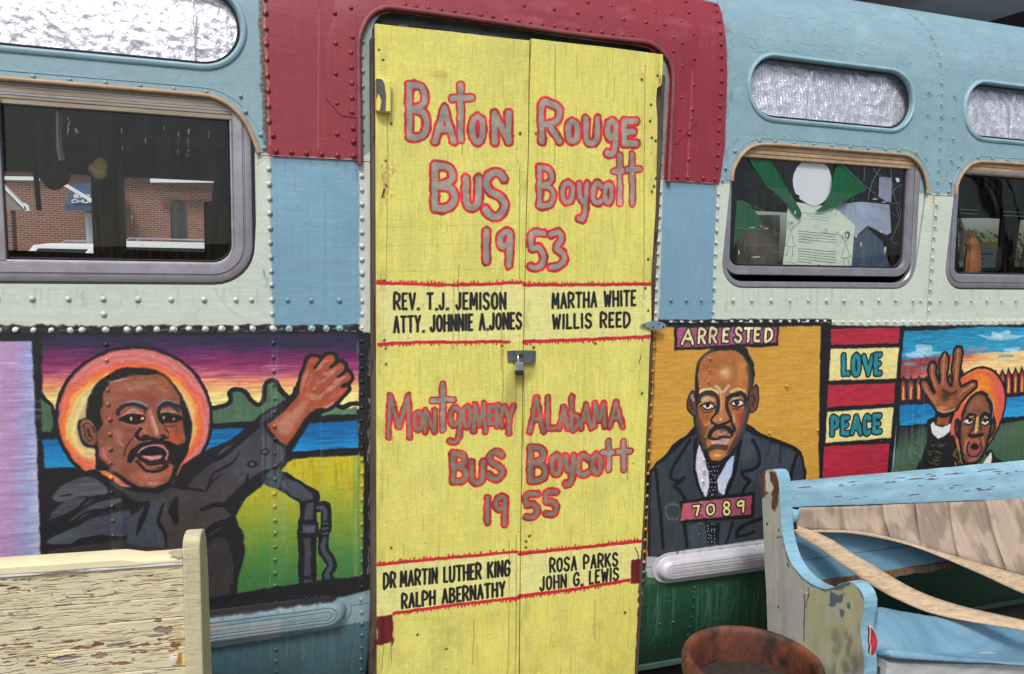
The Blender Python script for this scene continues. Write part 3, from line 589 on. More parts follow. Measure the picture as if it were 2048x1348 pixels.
def mural_arrested(c):
    c.fill([(1288, 655), (1653, 652), (1648, 780), (1640, 1000), (1600, 1100), (1272, 1145), (1280, 900)], (200, 150, 58), ('h', .035), wob=.8)
    c.fill([(1288, 655), (1313, 655), (1303, 900), (1292, 1136), (1274, 1136), (1283, 900)], (190, 132, 44), ('v', .1))
    c.fill(B1([(455, 110), (1425, 100), (1418, 290), (450, 328)]), BK); c.fill(B1([(482, 118), (1408, 112), (1400, 258), (476, 303)]), (158, 84, 118), ('h', .12))
    L = [('A', 525, 140, 625, 268), ('R', 680, 135, 735, 258), ('R', 782, 130, 838, 254), ('E', 908, 130, 950, 245), ('S', 1018, 122, 1070, 250), ('T', 1105, 126, 1172, 245), ('E', 1200, 126, 1242, 242), ('D', 1297, 130, 1355, 243)]
    for g in L: glyph(c, B1, g[0], g[1:], 9.6, BK, .7, dx=8)
    for g in L: glyph(c, B1, g[0], g[1:], 4.9, (226, 216, 160), .6, dx=8, streak=('b', .2))
    body = [(1301, 946), (1318, 926), (1345, 905), (1372, 878), (1390, 858), (1490, 852), (1530, 878), (1585, 897), (1600, 915), (1607, 945), (1602, 985), (1600, 1060), (1560, 1098), (1400, 1106), (1299, 1112)]
    c.stroke(body, 9, BK, closed=True, smooth=False); c.fill(body, (52, 59, 68), ('v', .12))
    c.fill(B1([(1120, 1060), (1200, 1130), (1210, 1300), (1150, 1348), (1050, 1348), (1080, 1150)]), (64, 70, 78), ('v', .1))
    c.fill(B2([(1250, 30), (1440, 60), (1560, 140), (1520, 360), (1260, 380), (1120, 440), (1150, 380), (1100, 330), (1200, 290), (1240, 230)]), (58, 66, 76), ('v', .14))
    for p, w in (([(600, 0), (530, 110), (445, 250), (418, 320), (440, 370), (500, 380), (545, 350), (500, 400), (458, 430), (510, 480), (560, 560)], 6.5), ([(1180, 0), (1235, 110), (1240, 220), (1180, 275), (1085, 292), (1100, 345), (1152, 380), (1115, 430), (1085, 495)], 6.5), ([(280, 280), (300, 450), (325, 700), (350, 1010)], 6.5),
                 ([(1600, 110), (1560, 240), (1530, 370)], 7), ([(650, 0), (650, 200), (655, 330), (700, 460), (745, 540)], 8), ([(1065, 0), (1040, 150), (1000, 330), (930, 510)], 9), ([(1035, 895), (1050, 830), (1150, 770), (1280, 725)], 7), ([(1035, 895), (1120, 880), (1200, 850)], 5), ([(545, 780), (560, 880), (570, 990)], 7), ([(990, 770), (950, 900), (930, 960)], 6),
                 ([(1440, 30), (1440, 200)], 2), ([(1350, 20), (1320, 140)], 1.5), ([(700, 60), (740, 180)], 5)):
        c.stroke(B2(p), w, BK)
    c.stroke(B1([(350, 1348), (470, 1200), (600, 1120), (650, 1080)]), 7, BK); c.stroke(B1([(1110, 1055), (1260, 1120), (1420, 1180), (1560, 1240), (1620, 1290)]), 7, BK)
    c.fill(B2([(690, 45), (740, 180), (772, 300), (782, 400), (748, 528), (690, 420), (655, 280), (660, 130)]), (206, 206, 220), ('v', .05), smooth=True)
    c.fill(B2([(1005, 145), (990, 300), (940, 430), (910, 505), (860, 460), (850, 370), (900, 250)]), c.grad((1450, 1000), (1460, 915), [(0, (212, 216, 232)), (1, (168, 192, 220))], .1, 'b', .04), smooth=True)
    c.fill(B2([(730, 150), (960, 150), (930, 230), (850, 370), (862, 480), (840, 525), (755, 525), (782, 420), (768, 290)]), (22, 24, 34)); c.fill(B2([(735, 770), (875, 770), (862, 965), (752, 965)]), (22, 24, 34)); c.fill(B2([(585, 790), (735, 770), (760, 960), (600, 990)]), (60, 72, 82), ('v', .1)); c.fill(B2([(885, 775), (985, 760), (930, 950), (862, 955)]), (56, 66, 76), ('v', .1))
    rn = random.Random(3)
    for i in range(9):
        for j in range(4):
            p = B2([(772 + j * 26 + rn.uniform(-8, 8) + (i % 2) * 10, 215 + i * 36 + rn.uniform(-8, 8))])[0]
            if i < 4 or j < 3: c.dab(p[0], p[1], 1.3, 1.3, (215, 220, 235), 1, hard=.5)
    for i in range(6):
        for j in range(3): p = B2([(765 + j * 32 + rn.uniform(-8, 8), 790 + i * 31 + rn.uniform(-8, 8))])[0]; c.dab(p[0], p[1], 1.3, 1.3, (215, 220, 235), 1, hard=.5)
    c.fill(B2([(500, 565), (1205, 480), (1200, 700), (1180, 725), (520, 775), (500, 740)]), BK); c.fill(B2([(530, 590), (1180, 515), (1165, 690), (510, 748)]), c.grad((1360, 1030), (1500, 1010), [(0, (182, 82, 104)), (.4, (176, 100, 122)), (1, (150, 66, 92))], .15, 'v', .08))
    for ch, b in (('7', (632, 612, 680, 700)), ('0', (757, 598, 822, 690)), ('8', (910, 578, 968, 690)), ('9', (1042, 565, 1100, 665))):
        glyph(c, B2, ch, b, 8.6, BK, .6); 
    for ch, b in (('7', (632, 612, 680, 700)), ('0', (757, 598, 822, 690)), ('8', (910, 578, 968, 690)), ('9', (1042, 565, 1100, 665))):
        glyph(c, B2, ch, b, 4.0, (232, 222, 140), .5)
    for r in (62, 70, 56): c.stroke(B2([(440 + r * math.cos(a) * 1.1, 665 + r * math.sin(a) * 1.2) for a in np.linspace(0, 6.28, 14)]), .8, (150, 140, 120), alpha=.6, wob=2)
    # head
    c.fill(FF([(152, 560), (155, 400), (175, 270), (230, 180), (320, 100), (360, 70), (670, 70), (740, 150), (785, 250), (800, 380), (782, 500), (760, 560), (765, 700), (740, 820), (700, 930), (650, 1080), (590, 1200), (500, 1300), (400, 1340), (300, 1330), (240, 1230), (190, 1080), (150, 960), (142, 800)]), (30, 31, 36), smooth=True)
    c.fill(FF([(205, 260), (260, 180), (360, 125), (480, 112), (600, 122), (680, 190), (730, 290), (742, 420), (735, 520), (718, 620), (722, 760), (690, 880), (670, 960), (620, 1060), (570, 1150), (510, 1240), (420, 1300), (330, 1290), (275, 1200), (225, 1080), (190, 960), (170, 830), (190, 700), (200, 560), (185, 400)]), (170, 106, 58), ('b', .1), smooth=True)
    c.out(FF([(135, 555), (95, 600), (80, 700), (95, 770), (150, 815), (165, 740), (160, 640)]), 2.2, (104, 62, 46), streak=('b', .2)); c.out(FF([(775, 530), (826, 500), (834, 620), (815, 735), (765, 780), (742, 700), (745, 600)]), 2.2, (112, 64, 48), streak=('b', .2))
    c.stroke(FF([(120, 600), (140, 650)]), 4, (150, 146, 150)); c.stroke(FF([(770, 600), (800, 640), (780, 700)]), 5, (60, 38, 36)); c.stroke(FF([(110, 650), (120, 730)]), 5, (70, 44, 40))
    def D(x, y, rx, ry, col, al=.75, ang=0, hard=.1):
        p = FF([(x, y)])[0]; c.dab(p[0], p[1], rx * .185, ry * .185, col, al, ang, hard, ('b', .12))
    def S(p, w, col=BK, al=1, **k): c.stroke(FF(p), w, col, alpha=al, **k)
    D(440, 230, 230, 110, (158, 102, 58), .7); D(480, 350, 110, 110, (196, 152, 106), .9); D(490, 350, 60, 70, (208, 168, 122), .6); D(300, 330, 90, 170, (172, 104, 56), .7); D(660, 330, 80, 170, (186, 126, 58), .8); D(240, 620, 60, 90, (198, 146, 86), .8); D(300, 500, 120, 50, (176, 116, 66), .7)
    D(640, 840, 60, 110, (154, 62, 42), .95); D(620, 760, 50, 40, (166, 84, 44), .8); D(240, 850, 60, 120, (164, 92, 46), .8); D(560, 1100, 50, 110, (182, 116, 50), .8); D(300, 1120, 60, 100, (172, 104, 50), .8); D(400, 1240, 110, 50, (196, 136, 66), .9); D(395, 1245, 70, 20, (228, 188, 116), .9)
    S([(165, 740), (190, 900), (215, 1020), (250, 1130), (290, 1230)], 8, (66, 56, 56), .85); S([(200, 850), (240, 960), (250, 1080)], 5, (96, 60, 50), .7); S([(725, 680), (690, 860), (650, 1000), (580, 1120), (530, 1210)], 11, (66, 58, 58), .9); S([(690, 760), (660, 900), (610, 1010)], 8, (120, 72, 70), .7)
    S([(180, 250), (250, 170), (340, 110)], 5, (86, 84, 84), .6); S([(730, 300), (750, 420), (740, 560)], 9, (80, 64, 50), .7)
    S([(215, 560), (260, 540), (330, 540), (395, 575)], 6, (222, 198, 138)); S([(540, 555), (620, 530), (690, 560)], 5, (214, 178, 112), .9); S([(385, 500), (420, 540), (445, 580)], 6, (204, 172, 146), .9); S([(520, 490), (480, 540), (450, 580)], 6, (204, 172, 146), .9)
    S([(200, 660), (225, 600), (290, 570), (360, 585), (400, 630), (405, 700), (385, 770)], 8, (46, 48, 50)); D(270, 640, 70, 40, (176, 170, 122), .9); S([(240, 650), (300, 625), (350, 650)], 4, (206, 190, 130), .8)
    S([(510, 640), (545, 600), (600, 590), (650, 575), (690, 610), (705, 650)], 7.5, (32, 33, 36)); D(600, 635, 70, 22, (186, 182, 140), .9); S([(505, 620), (495, 700), (510, 770), (540, 840), (560, 900), (580, 980)], 6.5, (40, 40, 44))
    c.fill(FF([(232, 712), (290, 690), (345, 700), (362, 715), (320, 738), (270, 738)]), (216, 214, 214), smooth=True); c.fill(FF([(552, 684), (600, 656), (655, 660), (682, 678), (640, 706), (585, 706)]), (220, 218, 218), smooth=True)
    D(295, 702, 27, 27, (20, 20, 22), 1, 0, .7); D(608, 678, 30, 32, (20, 20, 22), 1, 0, .7); D(612, 672, 7, 12, (190, 185, 180), .9)
    S([(205, 725), (260, 685), (330, 678), (372, 720)], 2.6); S([(235, 720), (290, 755), (360, 735)], 2.6); S([(535, 690), (590, 655), (650, 650), (700, 690)], 2.6); S([(555, 700), (620, 725), (700, 690)], 2.6); S([(210, 740), (270, 785), (340, 770)], 2.5, (60, 44, 40), .8); S([(560, 740), (630, 750)], 3, (90, 50, 40), .8)
    S([(455, 590), (455, 700), (440, 820)], 8, (186, 124, 76), .9); S([(440, 600), (438, 760)], 3, (208, 158, 118), .8); D(375, 850, 45, 35, (190, 122, 62), .9); D(500, 850, 40, 30, (182, 112, 58), .9); D(430, 855, 20, 26, (236, 206, 150), .95); D(430, 880, 60, 20, (150, 90, 52), .8)
    S([(400, 620), (412, 700), (395, 780), (345, 830), (330, 880), (370, 910), (420, 920), (470, 900), (525, 880)], 4.4, (38, 32, 32)); S([(540, 850), (530, 880)], 5, (40, 34, 34))
    S([(310, 1040), (330, 990), (380, 950), (430, 935)], 8.5, (30, 28, 30)); S([(465, 935), (520, 960), (552, 1020)], 8.5, (30, 28, 30)); D(450, 970, 60, 26, (86, 74, 62), .9)
    c.fill(FF([(345, 1040), (400, 1000), (440, 1010), (490, 995), (545, 1025), (470, 1062), (380, 1065)]), (154, 110, 100), ('b', .15), smooth=True); c.fill(FF([(332, 1082), (430, 1065), (528, 1055), (510, 1115), (430, 1138), (350, 1120)]), (196, 152, 142), ('b', .1), smooth=True)
    S([(320, 1060), (390, 1070), (450, 1050), (530, 1050)], 4.4, (48, 38, 40)); S([(400, 1005), (440, 1020), (480, 1000)], 2.4, (196, 156, 140)); S([(305, 1175), (380, 1150), (490, 1160)], 9, (62, 50, 44), .85); S([(560, 1000), (575, 960)], 4, BK, .8)
    D(572, 850, 22, 75, (232, 196, 124), .85, -.15); D(300, 890, 16, 30, (216, 190, 140), .7); S([(270, 940), (265, 1130)], 2, (60, 44, 40), .6)
    S([(270, 1200), (300, 1290), (380, 1340), (470, 1320), (540, 1240), (580, 1180)], 7, (24, 25, 30))
def mural_love_peace(c):
    c.fill([(1640, 650), (1806, 655), (1796, 800), (1780, 960), (1640, 1000), (1636, 900)], BK)
    red = (172, 38, 58)
    for p in ([(205, 108), (735, 98), (725, 218), (203, 232)], [(180, 540), (696, 525), (690, 682), (174, 710)], [(150, 1010), (655, 990), (636, 1215), (600, 1400), (125, 1400), (136, 1260)]): c.fill(C1(p), red, ('h', .1))
    for p in ([(200, 262), (727, 250), (706, 490), (186, 506)], [(172, 747), (686, 712), (666, 945), (160, 985)]): c.fill(C1(p), (226, 215, 142), ('b', .05))
    for ch, b in (('L', (300, 312, 338, 452)), ('O', (376, 312, 418, 458)), ('V', (455, 320, 522, 455)), ('E', (548, 308, 580, 450)), ('P', (212, 795, 252, 920)), ('E', (292, 790, 335, 912)), ('A', (365, 785, 430, 910)), ('C', (460, 782, 502, 912)), ('E', (536, 778, 580, 898))):
        glyph(c, C1, ch, b, 12.2, BK, .8); glyph(c, C1, ch, b, 7.2, (34, 132, 146), .8, streak=('b', .15))
def mural_open_hand(c):
    c.fill([(1800, 655), (2300, 650), (2300, 1100), (1780, 1100)], BK)
    c.fill(C1([(766, 125), (1000, 118), (1200, 100), (1400, 88), (1695, 96), (2600, 100), (2600, 300), (745, 355)]), c.grad((1900, 655), (1900, 735), [(0, (28, 132, 170)), (.5, (40, 146, 186)), (1, (70, 158, 190))], .2, 'h', .08))
    c.fill(C1([(748, 345), (1000, 320), (1200, 300), (1695, 275), (2600, 240), (2600, 480), (740, 490)]), c.grad((1900, 703), (1910, 752), [(0, (148, 62, 66)), (.3, (186, 92, 76)), (.6, (220, 148, 100)), (1, (230, 198, 136))], .12, 'h', .06))
    for p in ([(775, 300), (860, 275), (850, 240), (920, 226), (985, 245), (990, 285), (1120, 280), (1000, 305), (900, 325), (820, 330)], [(1325, 150), (1430, 165), (1440, 128), (1500, 140), (1570, 118), (1600, 150), (1695, 160), (1600, 188), (1450, 196), (1390, 175)], [(1525, 262), (1620, 250), (1665, 256), (1600, 288)]):
        c.fill(C1(p), (146, 196, 220), ('h', .08), smooth=True)
    c.dab(*C1([(1500, 165)])[0], 10, 4, (220, 228, 230), .7); c.dab(*C1([(920, 270)])[0], 12, 6, (176, 212, 228), .7); c.stroke(C1([(770, 375), (850, 378)]), 5, (80, 150, 180), alpha=.7); c.stroke(C1([(900, 405), (960, 408)]), 5, (90, 150, 170), alpha=.7); c.stroke(C1([(1500, 315), (1600, 318)]), 4, (100, 150, 180), alpha=.7)
    c.stroke(C1([(1250, 270), (1400, 255)]), 4, (210, 130, 110), alpha=.6)
    c.fill(GG([(-10, 410), (240, 400), (460, 380), (620, 360), (960, 350), (1238, 330), (2300, 250), (2300, 560), (1238, 545), (1040, 570), (320, 630), (-10, 660)]), (30, 22, 28))
    def picket(x, top, bot, w=50):
        c.fill(GG([(x, top - 40), (x + w * .62, top + 30), (x + w * .58, bot), (x - w * .58, bot), (x - w * .6, top + 40)]), (30, 22, 28))
        c.fill(GG([(x, top), (x + w * .42, top + 50), (x + w * .38, bot), (x - w * .38, bot), (x - w * .4, top + 55)]), (160, 58, 54), ('v', .2)); c.fill(GG([(x - w * .1, top + 60), (x + w * .2, top + 70), (x + w * .16, bot - 12), (x - w * .24, bot - 10)]), (226, 160, 74), ('v', .15))
    for x, t, b in ((25, 395, 606), (102, 392, 600), (178, 385, 596), (255, 385, 500), (370, 370, 440), (490, 368, 440), (615, 330, 380), (945, 330, 400), (1015, 325, 430), (1078, 315, 535), (1145, 305, 530), (1210, 305, 520), (1280, 300, 515), (1350, 295, 510), (1420, 292, 506)): picket(x, t, b)
    riv = c.grad((1900, 810), (1900, 850), [(0, (14, 112, 170)), (1, (38, 150, 206))], .2, 'h', .06)
    c.fill(GG([(-10, 655), (300, 635), (350, 740), (330, 800), (270, 832), (-10, 858)]), riv); c.fill(GG([(1035, 578), (1238, 556), (2300, 480), (2300, 700), (1238, 762), (1005, 775)]), riv)
    gn = c.grad((1850, 850), (1850, 930), [(0, (36, 46, 42)), (.3, (58, 78, 62)), (.6, (74, 104, 78)), (1, (66, 96, 70))], .12, 'v', .1)
    c.fill(GG([(-10, 880), (280, 860), (270, 1000), (150, 1348), (-90, 1348)]), gn); c.fill(GG([(960, 850), (1238, 795), (2300, 740), (2300, 1348), (700, 1348)]), gn)
    # halo
    hal = GG([(585, 410), (680, 325), (800, 285), (900, 308), (985, 390), (1032, 500), (1040, 620), (1010, 760), (970, 860), (900, 1000), (800, 1100), (600, 1110), (530, 1030), (498, 940), (502, 840), (540, 730), (600, 620), (640, 520)])
    c.stroke(hal, 7, BK, closed=True)
    c.fill(hal, c.grad((1930, 800), (2000, 770), [(0, (214, 94, 70)), (.25, (224, 120, 44)), (.6, (222, 128, 40)), (.85, (216, 92, 64)), (1, (208, 88, 84))], .15, 'b', .06), smooth=True)
    c.stroke(GG([(640, 620), (700, 530), (800, 470), (880, 480)]), 6, (232, 150, 50), alpha=.7); c.stroke(GG([(700, 350), (820, 320), (920, 380)]), 5, (214, 84, 70), alpha=.7)
    # sleeve
    c.fill(GG([(262, 810), (300, 780), (350, 760), (420, 1000), (530, 950), (560, 1060), (620, 1250), (860, 1240), (850, 1110), (910, 1095), (945, 1170), (1020, 1215), (1050, 1348), (120, 1348), (220, 1150), (262, 1020)]), (26, 25, 28))
    rn = random.Random(9)
    for i in range(12):
        x, y = rn.uniform(260, 400), rn.uniform(1010, 1240)
        c.stroke(GG([(x, y), (x + 30, y + 22), (x + 60, y + 5)]), 2, (128, 112, 72), alpha=.6, taper=True)
    for i in range(10):
        x, y = rn.uniform(520, 600), rn.uniform(1060, 1250)
        c.stroke(GG([(x, y), (x + 18, y + 30)]), 2, (176, 130, 60), alpha=.8, taper=True)
    # hand
    hand = GG([(205, 430), (225, 405), (260, 425), (300, 500), (340, 558), (352, 520), (325, 460), (295, 380), (282, 290), (295, 245), (330, 228), (348, 262), (342, 330), (368, 420), (386, 452), (404, 380), (392, 290), (398, 200), (425, 145), (450, 138), (468, 180), (468, 270), (452, 330), (460, 420), (490, 472), (518, 460),
        (530, 380), (516, 290), (534, 200), (536, 115), (560, 78), (600, 82), (610, 130), (596, 220), (586, 320), (578, 420), (600, 482), (655, 455), (710, 422), (748, 428), (748, 468), (700, 505), (640, 560), (590, 620), (560, 685), (490, 718), (420, 735), (365, 705), (310, 620), (260, 550), (215, 490)])
    c.stroke(hand, 8.5, BK, closed=True, smooth=False); c.fill(hand, (142, 80, 48), ('b', .15), wob=.7)
    def S(p, w, col=BK, al=1, **k): c.stroke(GG(p), w, col, alpha=al, **k)
    def D(x, y, rx, ry, col, al=.75, ang=0, hard=.1):
        p = GG([(x, y)])[0]; c.dab(p[0], p[1], rx * .2, ry * .2, col, al, ang, hard, ('b', .12))
    for p in ([(430, 170), (425, 300), (420, 440)], [(575, 110), (560, 250), (548, 440)], [(310, 270), (320, 380), (360, 500)], [(230, 440), (290, 550), (360, 640)], [(720, 450), (640, 500), (580, 560)]): S(p, 4, (186, 124, 86), .8, taper=True)
    D(440, 150, 16, 26, (206, 146, 120), .8); D(575, 110, 18, 24, (208, 150, 128), .8); D(315, 260, 16, 24, (200, 150, 140), .8); D(715, 450, 26, 16, (208, 148, 130), .8); D(450, 560, 80, 60, (62, 40, 30), .8); D(420, 680, 90, 30, (196, 136, 106), .7); D(340, 580, 40, 60, (186, 112, 74), .6); D(500, 640, 60, 40, (168, 100, 62), .7)
    S([(420, 500), (500, 540), (560, 510)], 5, (56, 36, 28), .7); S([(370, 700), (450, 720), (540, 690)], 3, (210, 160, 130), .7)
    c.fill(GG([(365, 770), (490, 760), (475, 855), (360, 855)]), (150, 72, 42), ('b', .15)); S([(350, 745), (440, 765), (510, 735)], 5); S([(345, 850), (440, 865), (500, 830)], 3)
    c.fill(GG([(298, 845), (325, 815), (345, 850), (420, 875), (500, 832), (488, 920), (440, 955), (372, 990), (315, 930)]), (214, 218, 210), ('b', .04))
    # head
    c.fill(GG([(610, 720), (660, 610), (720, 540), (800, 508), (870, 540), (915, 620), (930, 740), (955, 830), (935, 930), (885, 1005), (855, 1100), (805, 1200), (720, 1245), (640, 1235), (600, 1130), (570, 1000), (545, 950), (533, 850), (560, 780), (598, 800)]), (32, 26, 28), smooth=True)
    c.fill(GG([(650, 700), (700, 600), (770, 545), (835, 565), (878, 650), (890, 760), (882, 880), (858, 1000), (828, 1100), (780, 1185), (700, 1225), (640, 1195), (612, 1080), (600, 960), (612, 820)]), (122, 74, 50), ('b', .15), smooth=True)
    D(780, 620, 80, 60, (150, 94, 76), .8); D(700, 660, 40, 60, (150, 100, 96), .6); D(640, 900, 50, 70, (156, 88, 66), .7); D(860, 880, 30, 60, (150, 88, 62), .7); D(720, 1190, 80, 30, (176, 112, 84), .8); D(560, 880, 16, 50, (120, 84, 70), .8); D(915, 880, 20, 60, (128, 80, 60), .8)
    S([(655, 785), (690, 745), (740, 760)], 6); S([(785, 790), (840, 740), (895, 775)], 6.5); S([(755, 760), (735, 850), (700, 920)], 4, (40, 28, 26), .8); S([(795, 850), (800, 900)], 4, (40, 28, 26), .8)
    c.fill(GG([(632, 800), (690, 790), (722, 812), (690, 835), (650, 828)]), (210, 212, 206), smooth=True); c.fill(GG([(798, 818), (850, 800), (888, 815), (842, 848)]), (214, 222, 218), smooth=True); D(690, 803, 20, 16, (24, 22, 24), 1, 0, .7); D(845, 806, 20, 16, (24, 22, 24), 1, 0, .7)
    S([(625, 800), (690, 785), (728, 815)], 2.2); S([(790, 820), (850, 793), (892, 815)], 2.2); S([(640, 830), (690, 845), (728, 820)], 2); S([(800, 830), (845, 858), (885, 830)], 2)
    S([(690, 765), (720, 765)], 3, (176, 160, 90), .8); S([(840, 768), (862, 775)], 3, (180, 176, 130), .8)
    S([(768, 780), (760, 850), (752, 910)], 5.5, (206, 156, 96)); D(755, 900, 22, 22, (232, 196, 140), .9); D(720, 925, 25, 18, (178, 120, 70), .8); D(795, 910, 16, 18, (150, 92, 56), .8); S([(690, 950), (750, 960), (810, 945)], 6, (34, 26, 28))
    S([(680, 990), (640, 1050), (640, 1130)], 4, (180, 128, 90), .7); S([(820, 980), (830, 1050)], 4, (176, 120, 80), .7); D(650, 1010, 20, 60, (190, 130, 84), .6)
    c.out(GG([(665, 1080), (690, 1020), (745, 988), (785, 1030), (800, 1080), (760, 1150), (690, 1150)]), 2, (160, 76, 76)); c.fill(GG([(695, 1065), (740, 1030), (782, 1060), (765, 1090), (715, 1090)]), (20, 18, 22), smooth=True); S([(700, 1010), (745, 990), (780, 1020)], 4, (176, 96, 70))
    S([(570, 1000), (590, 1150), (610, 1230)], 3, (170, 150, 90), .7); S([(880, 560), (925, 650), (915, 780)], 1.8, (196, 190, 180), .7)
    c.fill(GG([(820, 1235), (860, 1170), (905, 1120), (912, 1180), (898, 1230)]), (222, 224, 216)); D(830, 1160, 5, 5, (220, 220, 220), 1); D(805, 1190, 4, 4, (220, 220, 220), 1)
# ---------------------------------------------------------------- rivet positions, read off the photograph
def line(x0, y0, x1, ys): 
    n = len(ys) - 1; return [(x0 + (x1 - x0) * (y - ys[0]) / (ys[-1] - ys[0] + 1e-9), y) for y in ys]
BELT_L = [(x, 660.4 - 5 * (x - 31) / 693) for x in (-3, 31, 67, 103, 140, 163, 210, 254, 278, 313, 346, 378, 410, 442, 472, 504, 545, 577, 623, 652, 679, 724)]
BELT_R1 = [(x, 646 - (x - 1340) * .006) for x in (1341, 1361, 1380, 1402, 1425, 1462, 1481, 1501, 1520, 1540, 1560, 1578, 1596, 1614, 1633, 1649)]
BELT_R2 = [(x, 643.7 - (x - 1667) * .007) for x in (1667, 1685, 1703, 1720, 1737, 1755, 1772, 1789, 1806, 1822, 1838, 1856, 1878, 1893, 1909, 1925, 1940, 1955, 1970, 1985, 1999, 2014, 2028, 2043, 2057, 2071)]
RIV_BIG = BELT_L + BELT_R1 + BELT_R2
RIV_BIG += [(x, 597.2 + (x - 63) * .005) for x in (-6, 63.6, 136, 206, 275, 342, 408, 471.6, 502.7, 575, 622, 679)] + [(207, 628)]
RIV_BIG += line(537.6, 337, 544.5, [337, 367.6, 396.6, 426, 455.7, 485, 514, 542, 570, 599, 627.6])
RIV_BIG += line(723.6, 351, 724, [317, 351, 379.5, 408, 436, 464, 492, 519, 546, 573.5, 602, 628])
RIV_BIG += [(725, y) for y in (83, 113, 142, 172, 201, 231, 259, 289)]
RIV_BIG += line(530, 25, 537, [-4, 25, 56, 87, 118, 150, 180, 212, 242]) + [(546, 271), (552, 302), (583, 304), (613, 306), (643, 307.5), (675, 310), (707, 311.6), (670, 26), (671, 86.5), (672, 147), (674, 206), (674, 267), (702, 15), (705, 74), (702, 105), (703, 135), (704, 166), (704, 196), (704, 224), (706, 256.5), (707, 283)]
RIV_BIG += [(809, 9), (832, 12.5), (856, 15.5), (882, 18.5), (909, 22), (934, 25.5), (961, 29.5), (986, 33), (1012, 37), (1037, 41), (1061, 44.5), (1085, 48), (1109, 51.5), (1133.5, 55), (1157, 58), (1180, 61), (1204, 64), (1226, 67), (1246, 69.5), (1264, 72)]
RIV_BIG += [(1048, 10), (1108, 18), (1155, 25), (1202, 32), (1248, 38), (1292, 44), (1329, 49), (1176, 4), (1222, 11), (1267, 17.5), (1311, 24), (1342, 28), (1362, 42), (1378, 24), (1372, 2), (1314, 58.5), (1347, 75), (1347, 102), (1365, 86), (1387, 68), (1365, 132), (1389, 117), (1347, 151), (1349, 177), (1363, 195), (1388, 169), (1347, 202), (1346, 228), (1385, 219), (1384, 238),
    (1345, 252.5), (1360, 259), (1379.5, 268), (1344, 277), (1378, 318), (1340, 301), (1340, 327), (1431, 9), (1434, 21.5), (1439, 42), (1442, 64), (1443, 88), (1444, 112), (1444, 137), (1444, 162), (1442, 187), (1441, 212), (1440, 236), (1439, 260.5), (1438, 285), (1437, 310), (1435, 334), (1336.6, 353.6), (1355, 353.6), (1376, 354.4), (1407, 356.4), (1430.5, 358)]
RIV_BIG += line(1321, 383.7, 1311, [383.7, 407.7, 432.5, 457, 482, 506.7, 530, 554, 577.8, 601.7, 625.7]) + [(1328, 164), (1326.5, 177), (1325.5, 201), (1325, 228), (1324, 252.5), (1323.5, 278), (1323, 303.5), (1322, 328), (1321.5, 352)]
RIV_BIG += line(1437, 388, 1426, [388, 413, 437, 461, 485, 508, 531, 554, 577, 600, 624]) + [(1342, 600), (1373, 600), (1403, 600), (1466, 600)]
RIV_BIG += [(x, 600.5) for x in (1504, 1542, 1580, 1617, 1653, 1688, 1724, 1758, 1792, 1826, 1841, 1859, 1881, 1912, 1943, 1974, 2003, 2032, 2060)]
RIV_BIG += line(1873, 409, 1857.5, [409, 431, 453, 474, 496, 516, 537, 558, 579, 601, 621])
RIV_BIG += [(1819, 24), (1831, 31.7), (1842.6, 42), (1853, 55), (1862, 70), (1869.5, 87), (1875, 106), (1879.5, 125), (1882.6, 166), (1883, 187), (1882.6, 208.5), (1882, 231), (1881.5, 252.5), (1880, 274.5), (1879, 296), (1877.5, 318), (1876, 339), (1875, 362), (1874.5, 382),
    (1857, 184), (1855, 228), (1853, 271), (1851, 315), (1832, 304), (1908, 191), (1907, 234), (1905, 277), (1902, 320), (1921.5, 312)]
RIV_HOOD = [(1519.5, 281), (1551, 282), (1590, 285), (1627.5, 288), (1664.5, 290), (1701, 293), (1736.5, 296), (1771, 298), (1798, 301), (1471, 302), (1451.6, 336), (1446, 360), (1918, 333), (1902.7, 364), (1898, 383), (1956, 314.5), (1985, 317), (2015, 319), (2045, 322),
    (-8, 148), (66, 153), (139, 159), (210, 165), (280, 171), (347, 177), (412, 183), (481, 191), (491, 223), (521, 269), (528, 296)]
RIV_MURAL = [(547, 686), (547, 714), (548, 741.6), (548, 769), (549, 796.5), (549, 824), (549, 852), (550, 879), (550, 906), (551, 933), (550, 958), (548.5, 987), (549, 1013), (550, 1040), (550, 1066), (550, 1093), (550, 1119), (550, 1146), (550, 1171), (212, 689), (213, 720), (214, 750), (215, 780), (216, 809), (219, 839), (219.5, 868.5), (220.6, 898), (220, 926),
    (221.6, 956), (223, 985), (224, 1013), (225, 1042), (226, 1072), (227, 1100)]
RIV_MURAL += [(724, y) for y in (683, 711, 737, 764, 790, 815, 841, 869, 895, 919.6, 946, 972, 999, 1022.6, 1048, 1073, 1098, 1123, 1148, 1174)]
RIV_MURAL += [(1309, 672), (1308.5, 695), (1307.5, 718.6), (1306.4, 742), (1305.3, 765.5), (1304.2, 788), (1303.1, 811), (1302, 834), (1301, 857), (1300, 880), (1298.4, 902), (1298, 924.5), (1296.7, 947), (1295.6, 969), (1294.5, 992), (1293.7, 1014.5), (1292.6, 1036), (1291.3, 1058.6), (1290.2, 1080), (1289, 1103), (1288, 1124)]
RIV_MURAL += [(1420, 717), (1419, 740), (1417, 763), (1414, 829), (1412.5, 851.6), (1411, 875), (1408, 919), (1408, 940), (1406, 962), (1404.5, 984), (1403, 1006), (1402, 1028), (1401, 1048.5), (1399, 1069), (1539, 866), (1636, 860), (1573, 772)]
RIV_MURAL += [(1851.5, 663), (1850, 684.5), (1848, 706.6), (1846, 726), (1844, 746), (1837, 827), (1835, 846), (1833.5, 867.5), (1832, 888), (1829.5, 908), (1827, 928.5)]
